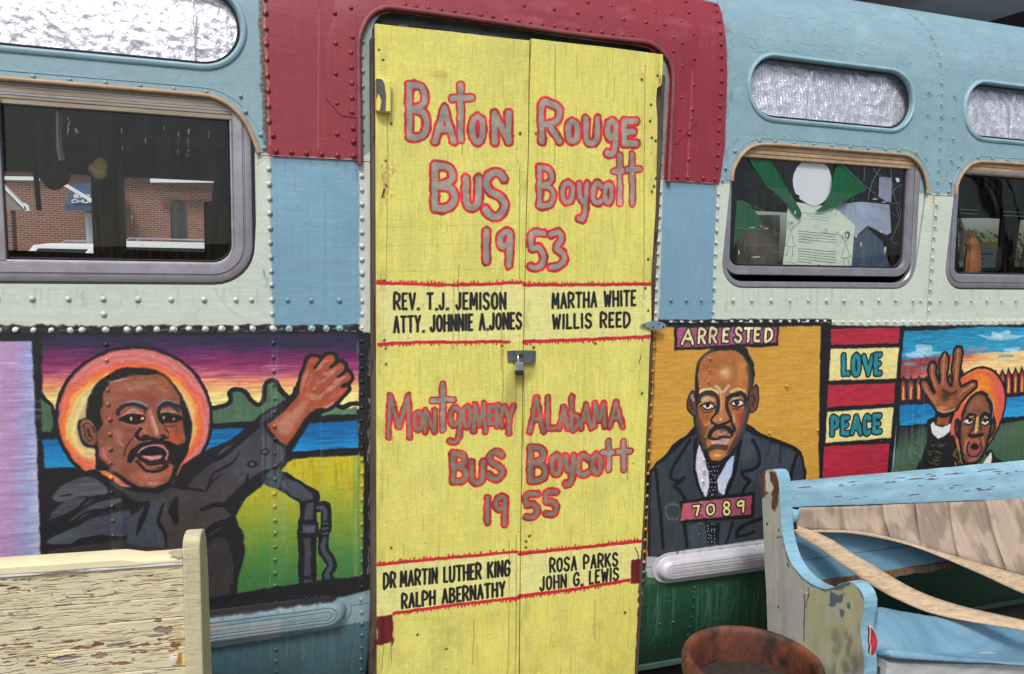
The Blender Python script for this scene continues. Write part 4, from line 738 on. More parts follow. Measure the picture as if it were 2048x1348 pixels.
RIV_LOW = [(722, 1199), (723, 1224), (724, 1248), (724, 1270), (723, 1295), (722, 1317.5), (722, 1339), (551, 1298), (551, 1322), (551, 1344),
    (1287, 1145), (1286, 1162), (1283.6, 1187.5), (1282, 1209), (1280, 1230), (1279.7, 1249), (1277, 1270), (1275.5, 1290), (1390, 1175.5), (1388.4, 1195), (1386, 1214.6), (1383, 1234), (1379.6, 1253), (1375.7, 1269.5), (1370, 1286), (1320, 1247.5), (1346, 1243.6), (1310, 1295.6), (1337, 1291), (1300, 1330), (1326, 1326.6)]
RIV_RAIL = [(443, 1220), (488, 1214), (515.6, 1210.5), (552.5, 1206), (584, 1202), (614, 1197), (633, 1194.5), (495, 1277.5), (551, 1269), (615, 1258), (632, 1257), (682, 1219),
    (1355, 1105), (1367.5, 1104.5), (1398, 1101), (1420, 1098), (1441, 1095), (1460, 1092.6), (1487, 1090), (1514, 1086), (1317, 1135.5), (1357, 1153.5), (1394, 1149.5), (1431, 1145), (1470, 1141)]
# ---------------------------------------------------------------- outlines on the side, in photograph pixels
RIM_PATH = [(719, 330), (717.5, 215), (716, 107), (718, 78), (726, 53), (739, 33), (757, 21), (779, 17), (822, 22), (900, 33), (1000, 47.5), (1134, 68), (1268, 83), (1295, 87), (1317, 101), (1333, 120), (1341, 140), (1343, 175), (1340, 242), (1334, 365)]
HOOD_L = [(-120, 147), (0, 158), (188, 171), (380, 187), (425, 193), (456, 207), (480, 228), (497, 252), (510, 280), (519, 306)]
HOOD_R1 = [(1461, 362), (1463, 342), (1474, 318), (1490, 300), (1506, 291), (1530, 288), (1600, 292), (1720, 302), (1796, 308), (1818, 313), (1836, 328), (1848, 350), (1853, 372), (1853, 387)]
HOOD_R2 = [(1909, 388), (1912, 362), (1925, 338), (1940, 325), (1962, 320), (2048, 326), (2130, 331)]
def crack(c, pts, col, w=1.1, seed=0, amp=3.0, hh=.16):
    rn = random.Random(seed); out = []
    for (a, b) in zip(pts[:-1], pts[1:]):
        n = max(int(math.hypot(b[0] - a[0], b[1] - a[1]) / 6), 1)
        for i in range(n):
            t = i / n; out.append((a[0] + (b[0] - a[0]) * t + rn.uniform(-1, 1), a[1] + (b[1] - a[1]) * t + rn.uniform(-amp, amp)))
    out.append(pts[-1])
    c.stroke([(x, y - 1.2) for x, y in out], w + 1.2, tuple(min(255, v * 1.2) for v in col), alpha=.35, smooth=False, wob=2.2, dry=1.2)
    c.stroke(out, w, tuple(v * .6 for v in col), alpha=.7, hh=-hh * .6, smooth=False, wob=2.2, dry=1.3)
def grain(c, z0=None, z1=None, amp=.05, kh=.6, kv=.1):
    a, b = (0, c.H) if z0 is None else (int((z0 - c.z0) * c.res), int((z1 - c.z0) * c.res))
    n = _noise(b - a, c.W, 2.4, 2.4, 91) * .6 + _noise(b - a, c.W, 7, 3, 92) * .5
    c.a[a:b] *= (1 + amp * n + amp * kh * c.nh[a:b] + amp * kv * c.nv[a:b])[..., None]
    c.r[a:b] += (.05 * n + .05 * c.nh[a:b])
def paint_side():
    c = Canvas(-0.95, 0.13, 4.25, 2.42, 800, XZ, (134, 168, 180))
    UB = (128, 159, 170)
    rn = random.Random(11)
    # blue roof shell: chalky weathering
    far = lambda x, y: (x, y)
    c.fill([(-150, -200), (2400, -100), (2400, 700), (-150, 700)], UB, ('b', .035), wob=0)
    for i in range(150):
        x, y = rn.uniform(1450, 2050), rn.uniform(0, 330)
        c.dab(x, y, rn.uniform(15, 60), rn.uniform(6, 25), rn.choice([(150, 186, 192), (118, 152, 172), (140, 178, 180), (122, 160, 172)]), .22)
    for i in range(40):
        x, y = rn.uniform(-30, 520), rn.uniform(60, 300)
        c.dab(x, y, rn.uniform(15, 60), rn.uniform(6, 20), rn.choice([(146, 178, 188), (118, 152, 170), (128, 164, 176)]), .25)
    for i in range(300):
        x = rn.uniform(1480, 2050); y = rn.uniform(20, 175) + (x - 1480) * .05
        s = rn.uniform(4, 12); crack(c, [(x, y), (x + s, y + rn.uniform(0, 4))], (118, 155, 166), rn.uniform(.5, 1.0), i, 1.2, .12)
    CR = (192, 203, 190)
    # cream window band
    c.fill([(-250, 300), (530, 306), (541, 312), (540, 480), (546, 600), (546, 668), (-250, 675)], CR, ('h', .025), wob=.8)
    c.fill([(1430, 362), (1870, 388), (2400, 392), (2400, 648), (1418, 660), (1424, 560)], CR, ('h', .02), wob=.8)
    c.fill([(712, 40), (745, 40), (745, 668), (718, 668)], (196, 202, 190), ('v', .03), wob=.6); c.fill([(1306, 350), (1330, 355), (1322, 650), (1300, 655)], (194, 200, 188), ('v', .03), wob=.6)
    c.fill([(712, 40), (746, 40), (746, 300), (718, 320)], (138, 156, 152), ('v', .06), wob=.6); c.fill([(1312, 130), (1345, 130), (1336, 352), (1312, 352)], (128, 134, 122), ('v', .12), wob=.6)
    # blue posts
    BL = (116, 157, 178)
    c.fill([(541, 312), (717, 318), (718, 400), (718, 560), (722, 620), (718, 640), (706, 655), (690, 662), (552, 662), (549, 640), (544, 590), (545, 500), (543, 420)], BL, ('h', .03), wob=1.2)
    c.fill([(1326, 361), (1434, 367), (1431, 440), (1427, 500), (1426, 600), (1422, 652), (1316, 652), (1320, 560), (1323, 460)], (116, 154, 177), ('v', .02), wob=1)
    for i in range(26):
        x = rn.uniform(545, 715); c.stroke([(x, rn.uniform(320, 500)), (x + rn.uniform(-2, 2), rn.uniform(500, 650))], rn.uniform(2, 8), rn.choice([(128, 166, 186), (106, 148, 168)]), alpha=.22)
    for (x, y) in ((536, 560), (528, 548), (541, 580), (532, 570)): c.dab(x, y, 5, 12, (140, 172, 184), .5)
    c.stroke([(526, 540), (532, 560)], 3, (90, 120, 134), alpha=.6, dry=1); 
    # faint brush marks and drips on the cream
    for i in range(60):
        x, y = rn.uniform(0, 500), rn.uniform(585, 650); c.stroke([(x, y), (x + rn.uniform(10, 60), y + rn.uniform(-1, 1))], rn.uniform(.5, 1.4), rn.choice([(176, 184, 170), (214, 218, 204)]), alpha=.5)
    for i in range(50):
        x, y = rn.uniform(1440, 2040), rn.uniform(588, 640); c.stroke([(x, y), (x + rn.uniform(10, 50), y)], rn.uniform(.5, 1.2), rn.choice([(180, 186, 174), (212, 216, 204)]), alpha=.45)
    c.stroke([(428, 579), (445, 605), (468, 625), (483, 636)], 1.4, (170, 140, 116), alpha=.6); c.stroke([(1866, 395), (1868, 420)], 3, (186, 146, 80), alpha=.6, dry=1.4); c.stroke([(1868, 392), (1860, 520), (1852, 652)], 1.6, (150, 146, 136), alpha=.8, smooth=False)
    c.fill([(1450, 602), (1457, 602), (1455, 626), (1448, 628)], (182, 184, 176), alpha=.7)
    c.stroke([(540, 315), (530, 320), (512, 330)], 3, (150, 130, 100), alpha=.4)
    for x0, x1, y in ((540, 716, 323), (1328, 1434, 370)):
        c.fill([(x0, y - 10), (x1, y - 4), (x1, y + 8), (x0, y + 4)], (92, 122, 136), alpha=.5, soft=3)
    # peeling cracks on the blue
    K = (124, 158, 172)
    for i, p in enumerate([[(-5, 141), (40, 146), (60, 134), (90, 131), (108, 146), (128, 136), (150, 150)], [(190, 152), (220, 155), (240, 148), (258, 152)], [(305, 164), (325, 160), (352, 162), (365, 147), (395, 144), (415, 152), (420, 166)], [(265, 158), (290, 162), (310, 166)], [(440, 168), (420, 172)],
                           [(1452, 58), (1500, 78), (1560, 82), (1640, 94), (1690, 92), (1694, 100)], [(1500, 92), (1515, 104), (1560, 100), (1630, 112), (1640, 102), (1690, 108)], [(1458, 88), (1468, 70), (1520, 82)], [(1455, 105), (1470, 95), (1500, 92), (1520, 102)], [(1502, 274), (1515, 264), (1535, 272)], [(1545, 275), (1600, 278)], [(1720, 288), (1740, 283), (1780, 292), (1806, 300)],
                           [(1462, 285), (1478, 278), (1452, 300), (1447, 325)], [(1460, 160), (1474, 152), (1490, 166), (1484, 190)], [(1456, 195), (1475, 210)], [(1832, 190), (1850, 186), (1872, 194), (1890, 190)], [(1832, 194), (1852, 198), (1876, 192)], [(1452, 40), (1456, 60)], [(1838, 335), (1845, 345)], [(1880, 380), (1895, 345), (1912, 330)], [(1700, 22), (1760, 34), (1800, 50)], [(1560, 22), (1640, 40), (1700, 60)]]):
        crack(c, p, K, 1.0, i, 2.6, .3)
    # belt line: black with scraped specks
    c.fill([(-250, 651), (300, 652), (718, 650), (726, 668), (300, 671), (-250, 676)], BK, ('h', .2), wob=2.2)
    for i in range(220):
        x = rn.uniform(-5, 722); y = rn.uniform(653, 666); c.stroke([(x, y), (x + rn.uniform(4, 14), y + rn.uniform(-1, 1))], rn.uniform(.6, 1.6), rn.choice([(150, 158, 160), (90, 98, 112), (190, 196, 190), (60, 66, 80)]), alpha=rn.uniform(.3, .8), wob=1.5)
    c.fill([(1318, 646), (1660, 645), (1662, 653), (1800, 652), (2400, 645), (2400, 662), (1800, 664), (1316, 658)], BK, wob=1.2)
    c.fill([(1316, 640), (1662, 638), (1662, 654), (1316, 655)], BK, wob=1.6)
    for i in range(50):
        x = rn.uniform(1325, 1655); c.stroke([(x, 644), (x + rn.uniform(2, 7), 644.5)], rn.uniform(.8, 2), (170, 176, 172), alpha=.7, wob=1.2)
    for (x, y) in BELT_L: c.dab(x, y, 7.4, 6.8, (206, 211, 198) if not 560 < x < 700 else (150, 180, 192), 1, hard=.85)
    for (x, y) in BELT_R1: c.dab(x + 1, y - 2.5, 4, 2.5, (200, 206, 200), 1, hard=.7)
    for (x, y) in BELT_R2[:26]: c.dab(x, y, 5, 5, (204, 210, 196), 1, hard=.8)
    c.stroke([(-250, 668), (0, 668), (717, 664.6)], 1.6, (10, 10, 14), smooth=False, wob=.3)
    # lower zone
    c.fill([(-250, 670), (746, 666), (750, 1240), (-250, 1330)], BK, wob=.5)
    mural_man_with_fist(c); mural_arrested(c); mural_love_peace(c); mural_open_hand(c)
    c.fill([(718, 668), (748, 668), (748, 1190), (728, 1196), (727, 912), (718, 912)], (24, 24, 30), ('v', .3), wob=1)
    for i in range(40):
        y = rn.uniform(680, 910); c.stroke([(716 + rn.uniform(-2, 2), y), (716, y + rn.uniform(3, 9))], rn.uniform(.6, 1.6), (150, 156, 150), alpha=.5, wob=2)
    for i in range(60):
        y = rn.uniform(700, 1180); x = rn.uniform(735, 744); c.stroke([(x, y), (x, y + rn.uniform(6, 30))], rn.uniform(.8, 3), (170, 178, 168), alpha=rn.uniform(.2, .7), wob=2)
    # rails and skirts
    GL = (112, 138, 146)
    c.fill([(405, 1222), (600, 1196), (660, 1186), (748, 1180), (752, 1400), (-260, 1420), (-260, 1340)], GL, ('h', .05), wob=1)
    c.fill([(400, 1244), (560, 1224), (560, 1300), (400, 1320)], (150, 160, 166), ('h', .04), alpha=.8, wob=1); c.dab(430, 1240, 45, 8, (170, 146, 130), .6)
    c.fill([(560, 1224), (640, 1208), (700, 1190), (730, 1186), (724, 1250), (560, 1262)], (128, 152, 156), ('b', .06), alpha=.8)
    c.fill([(300, 1196), (405, 1198), (640, 1160), (746, 1150), (746, 1176), (690, 1192), (640, 1199), (560, 1209), (405, 1230), (300, 1240)], BK, wob=1.4)
    c.fill([(-260, 1360), (400, 1300), (560, 1275), (724, 1244), (752, 1240), (752, 1460), (-260, 1480)], (64, 96, 104), ('v', .06), wob=.6)
    for i in range(18):
        x = rn.uniform(560, 720); c.stroke([(x, 1255), (x + 1, rn.uniform(1290, 1348))], rn.uniform(3, 8), rn.choice([(108, 130, 126), (80, 108, 114)]), alpha=.25)
    c.fill([(1286, 1112), (1318, 1114), (1352, 1104), (1368, 1100), (1540, 1076), (1800, 1040), (2400, 960), (2400, 1040), (1600, 1140), (1330, 1158), (1286, 1158)], (168, 172, 174), ('h', .03), wob=.5)
    c.fill([(1295, 900), (1320, 900), (1318, 1112), (1294, 1122)], (52, 59, 68), ('v', .08), alpha=.0)
    c.fill([(1262, 1146), (1294, 1158), (1330, 1156), (1360, 1152), (1620, 1120), (2400, 1020), (2400, 1500), (1255, 1420)], (30, 76, 54), ('v', .06), wob=.8)
    c.fill([(1292, 1155), (1330, 1156), (1600, 1122), (1600, 1134), (1340, 1158), (1292, 1172)], (58, 98, 76), ('h', .1), wob=1)
    c.fill([(1262, 1140), (1294, 1144), (1288, 1240), (1272, 1300), (1252, 1300)], (58, 92, 72), ('v', .12), wob=1)
    for i in range(44):
        x = rn.uniform(1290, 1530); c.stroke([(x, rn.uniform(1162, 1200)), (x - rn.uniform(4, 14), rn.uniform(1230, 1310))], rn.uniform(1.5, 6), (104, 138, 118), alpha=rn.uniform(.08, .3), wob=.6)
    for i in range(9):
        x, y = rn.uniform(1300, 1500), rn.uniform(1170, 1260); c.stroke([(x, y), (x + rn.uniform(8, 20), y - 3)], .9, (130, 160, 140), alpha=.6)
    # seams between the sheets
    c.stroke([(1311, 655), (1300, 900), (1290, 1150), (1278, 1320)], 1.2, (30, 30, 30), alpha=.5, smooth=False, wob=.4)
    c.stroke([(716, 912), (716, 1188)], 1.2, (60, 90, 60), alpha=.6, smooth=False, wob=.4)
    for x in (548, 218): c.stroke([(x + 14, 900), (x + 14, 1150)], 22, (140, 160, 140), alpha=.10, smooth=False)
    for i in range(26):
        x = rn.choice([540, 552, 526, 566, 640]) + rn.uniform(-5, 5); y = rn.uniform(672, 1000); c.stroke([(x, y), (x, y + rn.uniform(60, 180))], rn.uniform(2, 6), (150, 170, 165), alpha=.12, smooth=False)
    for i in range(26):
        x = rn.uniform(1800, 1850); y = rn.uniform(670, 860); c.stroke([(x, y), (x - 3, y + rn.uniform(40, 90))], rn.uniform(1, 3), (150, 170, 175), alpha=.15, smooth=False)
    zi, zj, xi = int((.60 - c.z0) * c.res), int((1.352 - c.z0) * c.res), int((3.20 - c.x0) * c.res)
    c.a[zi:zj, xi:] = np.array(BK) / 255; c.a[zi + 20:zj - 14, xi + 16:] = np.array((150, 128, 66)) / 255 * (1 + .06 * c.nh[zi + 20:zj - 14, xi + 16:, None])
    grain(c, .60, 1.372, .06); grain(c, .2, .6, .05, .1, .6); grain(c, 1.372, 2.5, .022, .3, 0)
    for i in range(420):
        x, y = rn.uniform(60, 2040), rn.uniform(672, 1180); c.dab(x, y, rn.uniform(.5, 1.3), rn.uniform(.5, 1.3), rn.choice([(210, 214, 206), (60, 60, 58), (180, 184, 176)]), .6, hard=.5)
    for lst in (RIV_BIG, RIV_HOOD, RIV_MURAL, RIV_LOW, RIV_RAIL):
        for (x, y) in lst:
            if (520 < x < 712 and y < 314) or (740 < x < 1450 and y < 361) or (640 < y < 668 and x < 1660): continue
            c.dab(x + .3, y + 7, 6.5, 4.5, (60, 62, 58), rn.uniform(.10, .32), hard=.3)  # grime, with contact shade painted in below each rivet
            if rn.random() < .35: c.stroke([(x, y + 8), (x - .3, y + rn.uniform(12, 34))], rn.uniform(1.5, 4), rn.choice([(120, 104, 84), (110, 118, 112), (150, 120, 90)]), alpha=rn.uniform(.08, .22), smooth=False)
    # grime in the seams and under the windows
    for i in range(90):
        x = rn.choice([rn.uniform(0, 535), rn.uniform(1440, 2040)]); y = 579; c.stroke([(x, y), (x, y + rn.uniform(8, 50))], rn.uniform(1, 5), (128, 130, 116), alpha=rn.uniform(.05, .18), smooth=False)
    for i in range(80):
        x = rn.choice([rn.uniform(0, 500), rn.uniform(1460, 2040)]); y = rn.uniform(60, 280); c.stroke([(x, y), (x, y + rn.uniform(20, 70))], rn.uniform(2, 8), rn.choice([(108, 140, 152), (150, 176, 182)]), alpha=.14, smooth=False)
    for i in range(40): c.dab(rn.uniform(1440, 1462), rn.uniform(20, 320), rn.uniform(2, 6), rn.uniform(4, 14), (92, 110, 112), .25)
    # red: drawn under the raised red plates and used by them
    RD = (134, 36, 50)
    c.fill([(521, -130), (524, 60), (528, 180), (533, 306), (541, 313), (716, 321), (722, 318), (720, 90), (728, 56), (745, 36), (780, 24), (1268, 92), (1330, 122), (1338, 160), (1326, 362), (1437, 369), (1448, 300), (1453, 150), (1450, 80), (1438, 12), (1430, 6), (1380, -3), (1200, -50), (900, -110)], RD, ('v', .05), wob=.8)
    for i in range(150):
        s = rn.random(); x = rn.uniform(525, 712) if s < .45 else rn.uniform(1338, 1448); y = rn.uniform(-20, 300)
        c.stroke([(x, y), (x + rn.uniform(-1, 2), y + rn.uniform(20, 90))], rn.uniform(1, 7), rn.choice([(156, 66, 84), (128, 30, 46), (150, 54, 70), (142, 38, 54)]), alpha=rn.uniform(.12, .35), dry=1.2)
    for i in range(60):
        x = rn.uniform(740, 1440); y = rn.uniform(-30, 80); c.dab(x, y, rn.uniform(10, 40), rn.uniform(5, 15), rn.choice([(166, 84, 100), (172, 96, 112), (142, 48, 64)]), .25)
    for x in (687, 1372): c.stroke([(x - 50, 20) if x < 900 else (1383, 140), (x - 52, 300) if x < 900 else (x, 355)], 1.6, (190, 120, 130), alpha=.6, wob=.7)
    crack(c, [(530, 10), (560, 18), (600, 28), (650, 30)], (150, 60, 76), 1, 50, 2, .25); crack(c, [(960, 22), (990, 30), (1060, 42), (1160, 46), (1210, 52), (1290, 54), (1300, 50)], (150, 60, 76), 1, 51, 2, .3); crack(c, [(1180, 60), (1240, 64), (1300, 70), (1370, 68), (1450, 80)], (150, 60, 76), 1, 52, 2, .3)
    crack(c, [(1340, 150), (1370, 156), (1400, 154), (1420, 160)], (150, 60, 76), 1, 53, 3, .3); crack(c, [(655, 160), (670, 155), (682, 168), (662, 170)], (150, 60, 76), 1, 54, 2, .3); crack(c, [(1400, 70), (1450, 70)], (150, 60, 76), 1, 55, 2, .3)
    for i in range(26):
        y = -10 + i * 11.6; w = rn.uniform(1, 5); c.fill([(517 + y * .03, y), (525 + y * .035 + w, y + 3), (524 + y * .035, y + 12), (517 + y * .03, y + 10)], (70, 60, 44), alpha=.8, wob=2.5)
        c.fill([(527 + y * .035, y), (530 + y * .035, y), (530 + y * .035, y + 12), (526 + y * .035, y + 12)], (200, 176, 150), alpha=.6, wob=2)
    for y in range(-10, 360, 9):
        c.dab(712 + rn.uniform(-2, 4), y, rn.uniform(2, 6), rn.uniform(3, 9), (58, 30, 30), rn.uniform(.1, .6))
    for i in range(120):
        t = rn.random(); x = 760 + 560 * t; y = 24 + 66 * t; c.dab(x, y, rn.uniform(2, 8), rn.uniform(1, 4), rn.choice([(120, 92, 70), (70, 40, 36), (186, 146, 130), (90, 60, 50)]), rn.uniform(.1, .6))
    c.stroke([(541, 312), (716, 321)], 1.6, (196, 172, 160), smooth=False); c.stroke([(1326, 362), (1437, 369)], 1.6, (190, 170, 160), smooth=False)
    return c
def paint_door():
    c = Canvas(0.24, 0.05, 1.04, 2.35, 900, XZd, (228, 214, 112))
    Y0 = (214, 210, 106)
    c.fill([(700, 0), (1400, 0), (1400, 1500), (700, 1500)], Y0, ('v', .03), wob=0)
    rn = random.Random(21)
    for i in range(240):
        x, y = rn.uniform(745, 1325), rn.uniform(40, 1348); c.dab(x, y, rn.uniform(12, 60), rn.uniform(20, 100), rn.choice([(204, 198, 96), (224, 220, 120), (198, 194, 106), (226, 218, 104), (210, 204, 120)]), .3)
    pale = (220, 218, 140)
    c.fill(W3([(45, 70), (1075, 62), (1080, 470), (50, 480)]), pale, ('h', .03)); c.fill(W3([(1082, 80), (1990, 72), (1978, 440), (1080, 462)]), pale, ('h', .03))
    c.fill(W5([(48, 245), (1043, 160), (1045, 475), (160, 590), (45, 600)]), pale, ('h', .03)); c.fill(W5([(1050, 170), (1920, 85), (1895, 350), (1050, 465)]), pale, ('h', .03))
    for i in range(1100):
        x, y = rn.uniform(750, 1325), rn.uniform(50, 1345); L = rn.uniform(8, 60)
        c.stroke([(x, y), (x + rn.uniform(-.8, .8), y + L)], rn.uniform(.4, 1.0), rn.choice([(150, 136, 60), (176, 162, 76), (120, 104, 46)]), alpha=rn.uniform(.15, .65), smooth=False, wob=.6, hh=-.10)
    for i in range(420):
        x, y = rn.uniform(750, 1320), rn.uniform(50, 1345); a = rn.uniform(0, 6.28); L = rn.uniform(3, 9)
        c.stroke([(x, y), (x + L * math.cos(a), y + L * math.sin(a)), (x + L * 1.6 * math.cos(a + .7), y + L * 1.6 * math.sin(a + .7))], rn.uniform(1, 2.4), (238, 228, 130), alpha=.5, hh=.16, wob=1)
    for x, y0, y1 in ((924, 280, 310), (918, 530, 690), (1002, 560, 740), (907, 560, 700), (1040, 330, 560), (1005, 700, 860), (1032, 740, 860), (1048, 720, 900), (1032, 1070, 1348), (1018, 1080, 1348), (766, 1240, 1340), (785, 1245, 1330), (947, 1240, 1330), (1256, 880, 960), (1190, 1200, 1280), (775, 160, 560), (1110, 90, 330), (1290, 130, 600)):
        c.stroke([(x, y0), (x + rn.uniform(-2, 1), (y0 + y1) / 2), (x + rn.uniform(-3, 0), y1)], 1.3, (110, 98, 48), alpha=.75, wob=.8, hh=-.3)
    for y in (455, 493, 545, 1240): c.stroke([(752, y), (1035 if y < 600 else 900, y - (8 if y < 600 else 0))], .8, (150, 140, 80), alpha=.5, smooth=False, hh=-.1)
    c.stroke([(1050, 345), (1000, 341), (900, 345)], .9, (120, 110, 60), alpha=.5, hh=-.1)
    c.dab(1025, 790, 22, 60, (150, 136, 60), .5); c.dab(1048, 745, 34, 26, (140, 124, 60), .5); c.dab(770, 370, 10, 40, (170, 140, 60), .5); c.dab(880, 150, 26, 12, (180, 164, 84), .5); c.dab(1040, 960, 14, 120, (206, 194, 110), .5)
    for i in range(60): c.dab(rn.uniform(752, 790), rn.uniform(330, 400), rn.uniform(1, 3), rn.uniform(2, 7), rn.choice([(120, 90, 40), (200, 180, 70), (236, 226, 130)]), .5)
    for i in range(160):
        x, y = rn.uniform(750, 1320), rn.uniform(50, 1300); c.stroke([(x, y), (x + rn.uniform(-2, 2), y + rn.uniform(60, 240))], rn.uniform(3, 14), rn.choice([(196, 188, 90), (226, 224, 130), (186, 180, 104), (220, 212, 96)]), alpha=rn.uniform(.10, .26), dry=1.3)
    for i in range(170):
        x, y = rn.uniform(755, 1315), rn.uniform(60, 1340); c.dab(x, y, rn.uniform(.8, 3), rn.uniform(.8, 3.5), rn.choice([(150, 140, 84), (130, 116, 60), (236, 232, 150)]), .55, hard=.3)
    for x0, x1 in ((752, 768), (1040, 1062), (1296, 1318)):
        for i in range(50): c.dab(rn.uniform(x0, x1), rn.uniform(60, 1348), rn.uniform(3, 9), rn.uniform(10, 40), (150, 140, 76), rn.uniform(.06, .22))
    for i in range(60): c.dab(rn.uniform(760, 1280), rn.uniform(1230, 1348), rn.uniform(8, 30), rn.uniform(6, 20), (176, 166, 96), .14)
    grain(c, amp=.05, kh=0, kv=.2)
    RD, GRY = (196, 36, 48), (150, 145, 133)
    def L(f, items, w, rw):
        for it in items:
            ch, b = it[0], it[1:5]
            glyph(c, f, ch, b, w + 2 * rw + 1.6, (214, 92, 66), 1.6, ('b', .3), hh=.03)
        for it in items:
            ch, b = it[0], it[1:5]; glyph(c, f, ch, b, w + 2 * rw + .2, RD, 1.2, ('b', .3), hh=.05)
        for it in items:
            ch, b = it[0], it[1:5]
            glyph(c, f, ch, b, w - 1.1, GRY if f is not W4 else (128, 120, 100), .9, ('b', .14), hh=.08)
    def cross(f, x, y0, y1, xa, xb, yb, w, rw):
        for ww, cc in ((w + 2 * rw, RD), (w, GRY)):
            c.stroke(f([(x, y0), (x + 2, y1)]), ww, cc, ('b', .2), smooth=False, wob=1.1); c.stroke(f([(xa, yb), (xb, yb - 4)]), ww, cc, ('b', .2), smooth=False, wob=1.1)
    L(W1, [('B', 246, 125, 355, 455), ('A', 408, 272, 522, 478), ('O', 640, 325, 706, 482), ('N', 780, 305, 868, 482)], 12.5, 3.8); cross(W1, 566, 132, 468, 515, 636, 212, 11, 3.8)
    L(W1, [('B', 405, 632, 530, 900), ('U', 600, 712, 680, 888), ('S', 722, 675, 845, 950)], 13.5, 4); L(W1, [('1', 700, 1040, 756, 1232), ('9', 812, 1046, 880, 1255)], 12, 3.6)
    L(W2, [('R', 168, 250, 278, 482), ('O', 332, 358, 390, 478), ('U', 444, 340, 516, 488), ('g', 578, 352, 634, 558), ('E', 685, 352, 758, 492)], 11.5, 3.6)
    L(W2, [('B', 152, 645, 240, 885), ('O', 298, 742, 360, 862), ('y', 400, 748, 450, 970), ('C', 488, 742, 540, 868), ('O', 562, 748, 604, 862)], 9.5, 3.4); cross(W2, 655, 565, 868, 618, 688, 668, 9, 3.2); cross(W2, 733, 560, 868, 705, 780, 658, 9, 3.2)
    L(W2, [('5', 100, 1055, 178, 1272), ('3', 225, 1052, 306, 1268)], 11, 3.6)
    L(W4, [('M', 128, 185, 278, 478), ('O', 312, 298, 366, 424), ('N', 388, 286, 456, 438), ('g', 565, 265, 640, 512), ('O', 660, 262, 708, 402), ('M', 732, 242, 812, 436), ('E', 842, 262, 880, 380), ('R', 893, 262, 932, 402), ('Y', 948, 258, 1010, 448)], 8, 3); cross(W4, 512, 100, 422, 440, 586, 216, 9, 3.2)
    L(W4, [('A', 1128, 192, 1222, 436), ('L', 1254, 196, 1308, 412), ('A', 1336, 262, 1396, 415), ('b', 1424, 190, 1474, 412), ('A', 1488, 246, 1560, 412), ('M', 1582, 238, 1656, 398), ('A', 1692, 228, 1782, 402)], 7.6, 3)
    L(W4, [('B', 585, 590, 678, 788), ('U', 718, 652, 798, 795), ('S', 838, 580, 935, 770), ('B', 1132, 546, 1238, 784), ('O', 1284, 605, 1346, 735), ('y', 1380, 608, 1438, 808), ('C', 1466, 605, 1542, 740), ('O', 1570, 602, 1628, 725)], 10, 3.2); cross(W4, 1684, 505, 702, 1642, 1732, 586, 8.5, 3); cross(W4, 1788, 508, 706, 1752, 1838, 578, 8.5, 3)
    L(W4, [('1', 805, 908, 850, 1080), ('9', 886, 896, 958, 1092), ('5', 1100, 880, 1182, 1042), ('5', 1240, 864, 1315, 1022)], 9, 3.2)
    for f, s, x0, x1, t0, t1, b0, b1, w in ((W3, 'REV. T.J. JEMISON', 172, 955, 127, 122, 248, 246, 5.3), (W3, 'ATTY. JOHNNIE A.JONES', 170, 1065, 290, 264, 412, 384, 5.3), (W3, 'MARTHA WHITE', 1288, 1872, 128, 106, 242, 220, 4.9), (W3, 'WILLIS REED', 1292, 1832, 278, 260, 386, 370, 4.9),
                                     (W5, 'DR_MARTIN LUTHER KING', 98, 982, 303, 212, 418, 328, 5.0), (W5, 'RALPH ABERNATHY', 226, 948, 452, 362, 560, 470, 5.1), (W5, 'ROSA PARKS', 1272, 1745, 200, 158, 305, 258, 4.3), (W5, 'JOHN G. LEWIS', 1202, 1752, 330, 262, 435, 358, 4.3)):
        textline(c, f, s, x0, x1, t0, t1, b0, b1, w, (24, 24, 22))
    for f, p, up in ((W3, [(50, 58), (300, 64), (620, 72), (1070, 54)], 1), (W3, [(1085, 72), (1400, 70), (1990, 66)], 1), (W3, [(58, 488), (400, 476), (980, 472)], -1), (W3, [(1085, 470), (1500, 458), (1975, 436)], -1), (W5, [(58, 248), (400, 212), (1040, 154)], 1), (W5, [(1055, 172), (1400, 135), (1918, 80)], 1), (W5, [(165, 590), (600, 530), (1045, 480)], -1), (W5, [(1050, 468), (1400, 425), (1828, 356)], -1)):
        q = f(p); c.stroke(q, 6.2, (192, 34, 48), ('b', .15), hh=.08); L_ = cr(q, 40, False)
        for i in range(0, len(L_) - 2, 2):
            if rn.random() < .85:
                x, y = L_[i]; c.stroke([(x, y), (x + rn.uniform(-2, 2), y - up * rn.uniform(3.5, 7))], rn.uniform(1.6, 3.4), (192, 34, 48), smooth=False, wob=1)
    c.fill(W5([(48, 612), (110, 605), (150, 600), (162, 650), (165, 790), (110, 805), (50, 812)]), (96, 22, 26), ('v', .35), wob=2); c.fill(W5([(1843, 214), (1912, 205), (1900, 378), (1840, 378)]), (96, 22, 26), ('v', .3), wob=1.5); c.fill([(781, 1284), (786, 1284), (784, 1294)], (96, 22, 26))
    # raw wood and torn ply along the hinge edge
    for i in range(70):
        y = rn.uniform(160, 350); c.dab(1322 - (y - 160) * .02 + rn.uniform(-3, 3), y, rn.uniform(1.5, 4), rn.uniform(3, 10), rn.choice([(70, 48, 34), (110, 80, 50), (196, 180, 90)]), .8, hard=.5)
    for i in range(110):
        y = rn.uniform(1150, 1348); c.dab(1282 - (y - 1150) * .04 + rn.uniform(-3, 2), y, rn.uniform(1.5, 4), rn.uniform(4, 12), rn.choice([(66, 36, 28), (80, 44, 34), (52, 30, 26)]), .85, hard=.5)
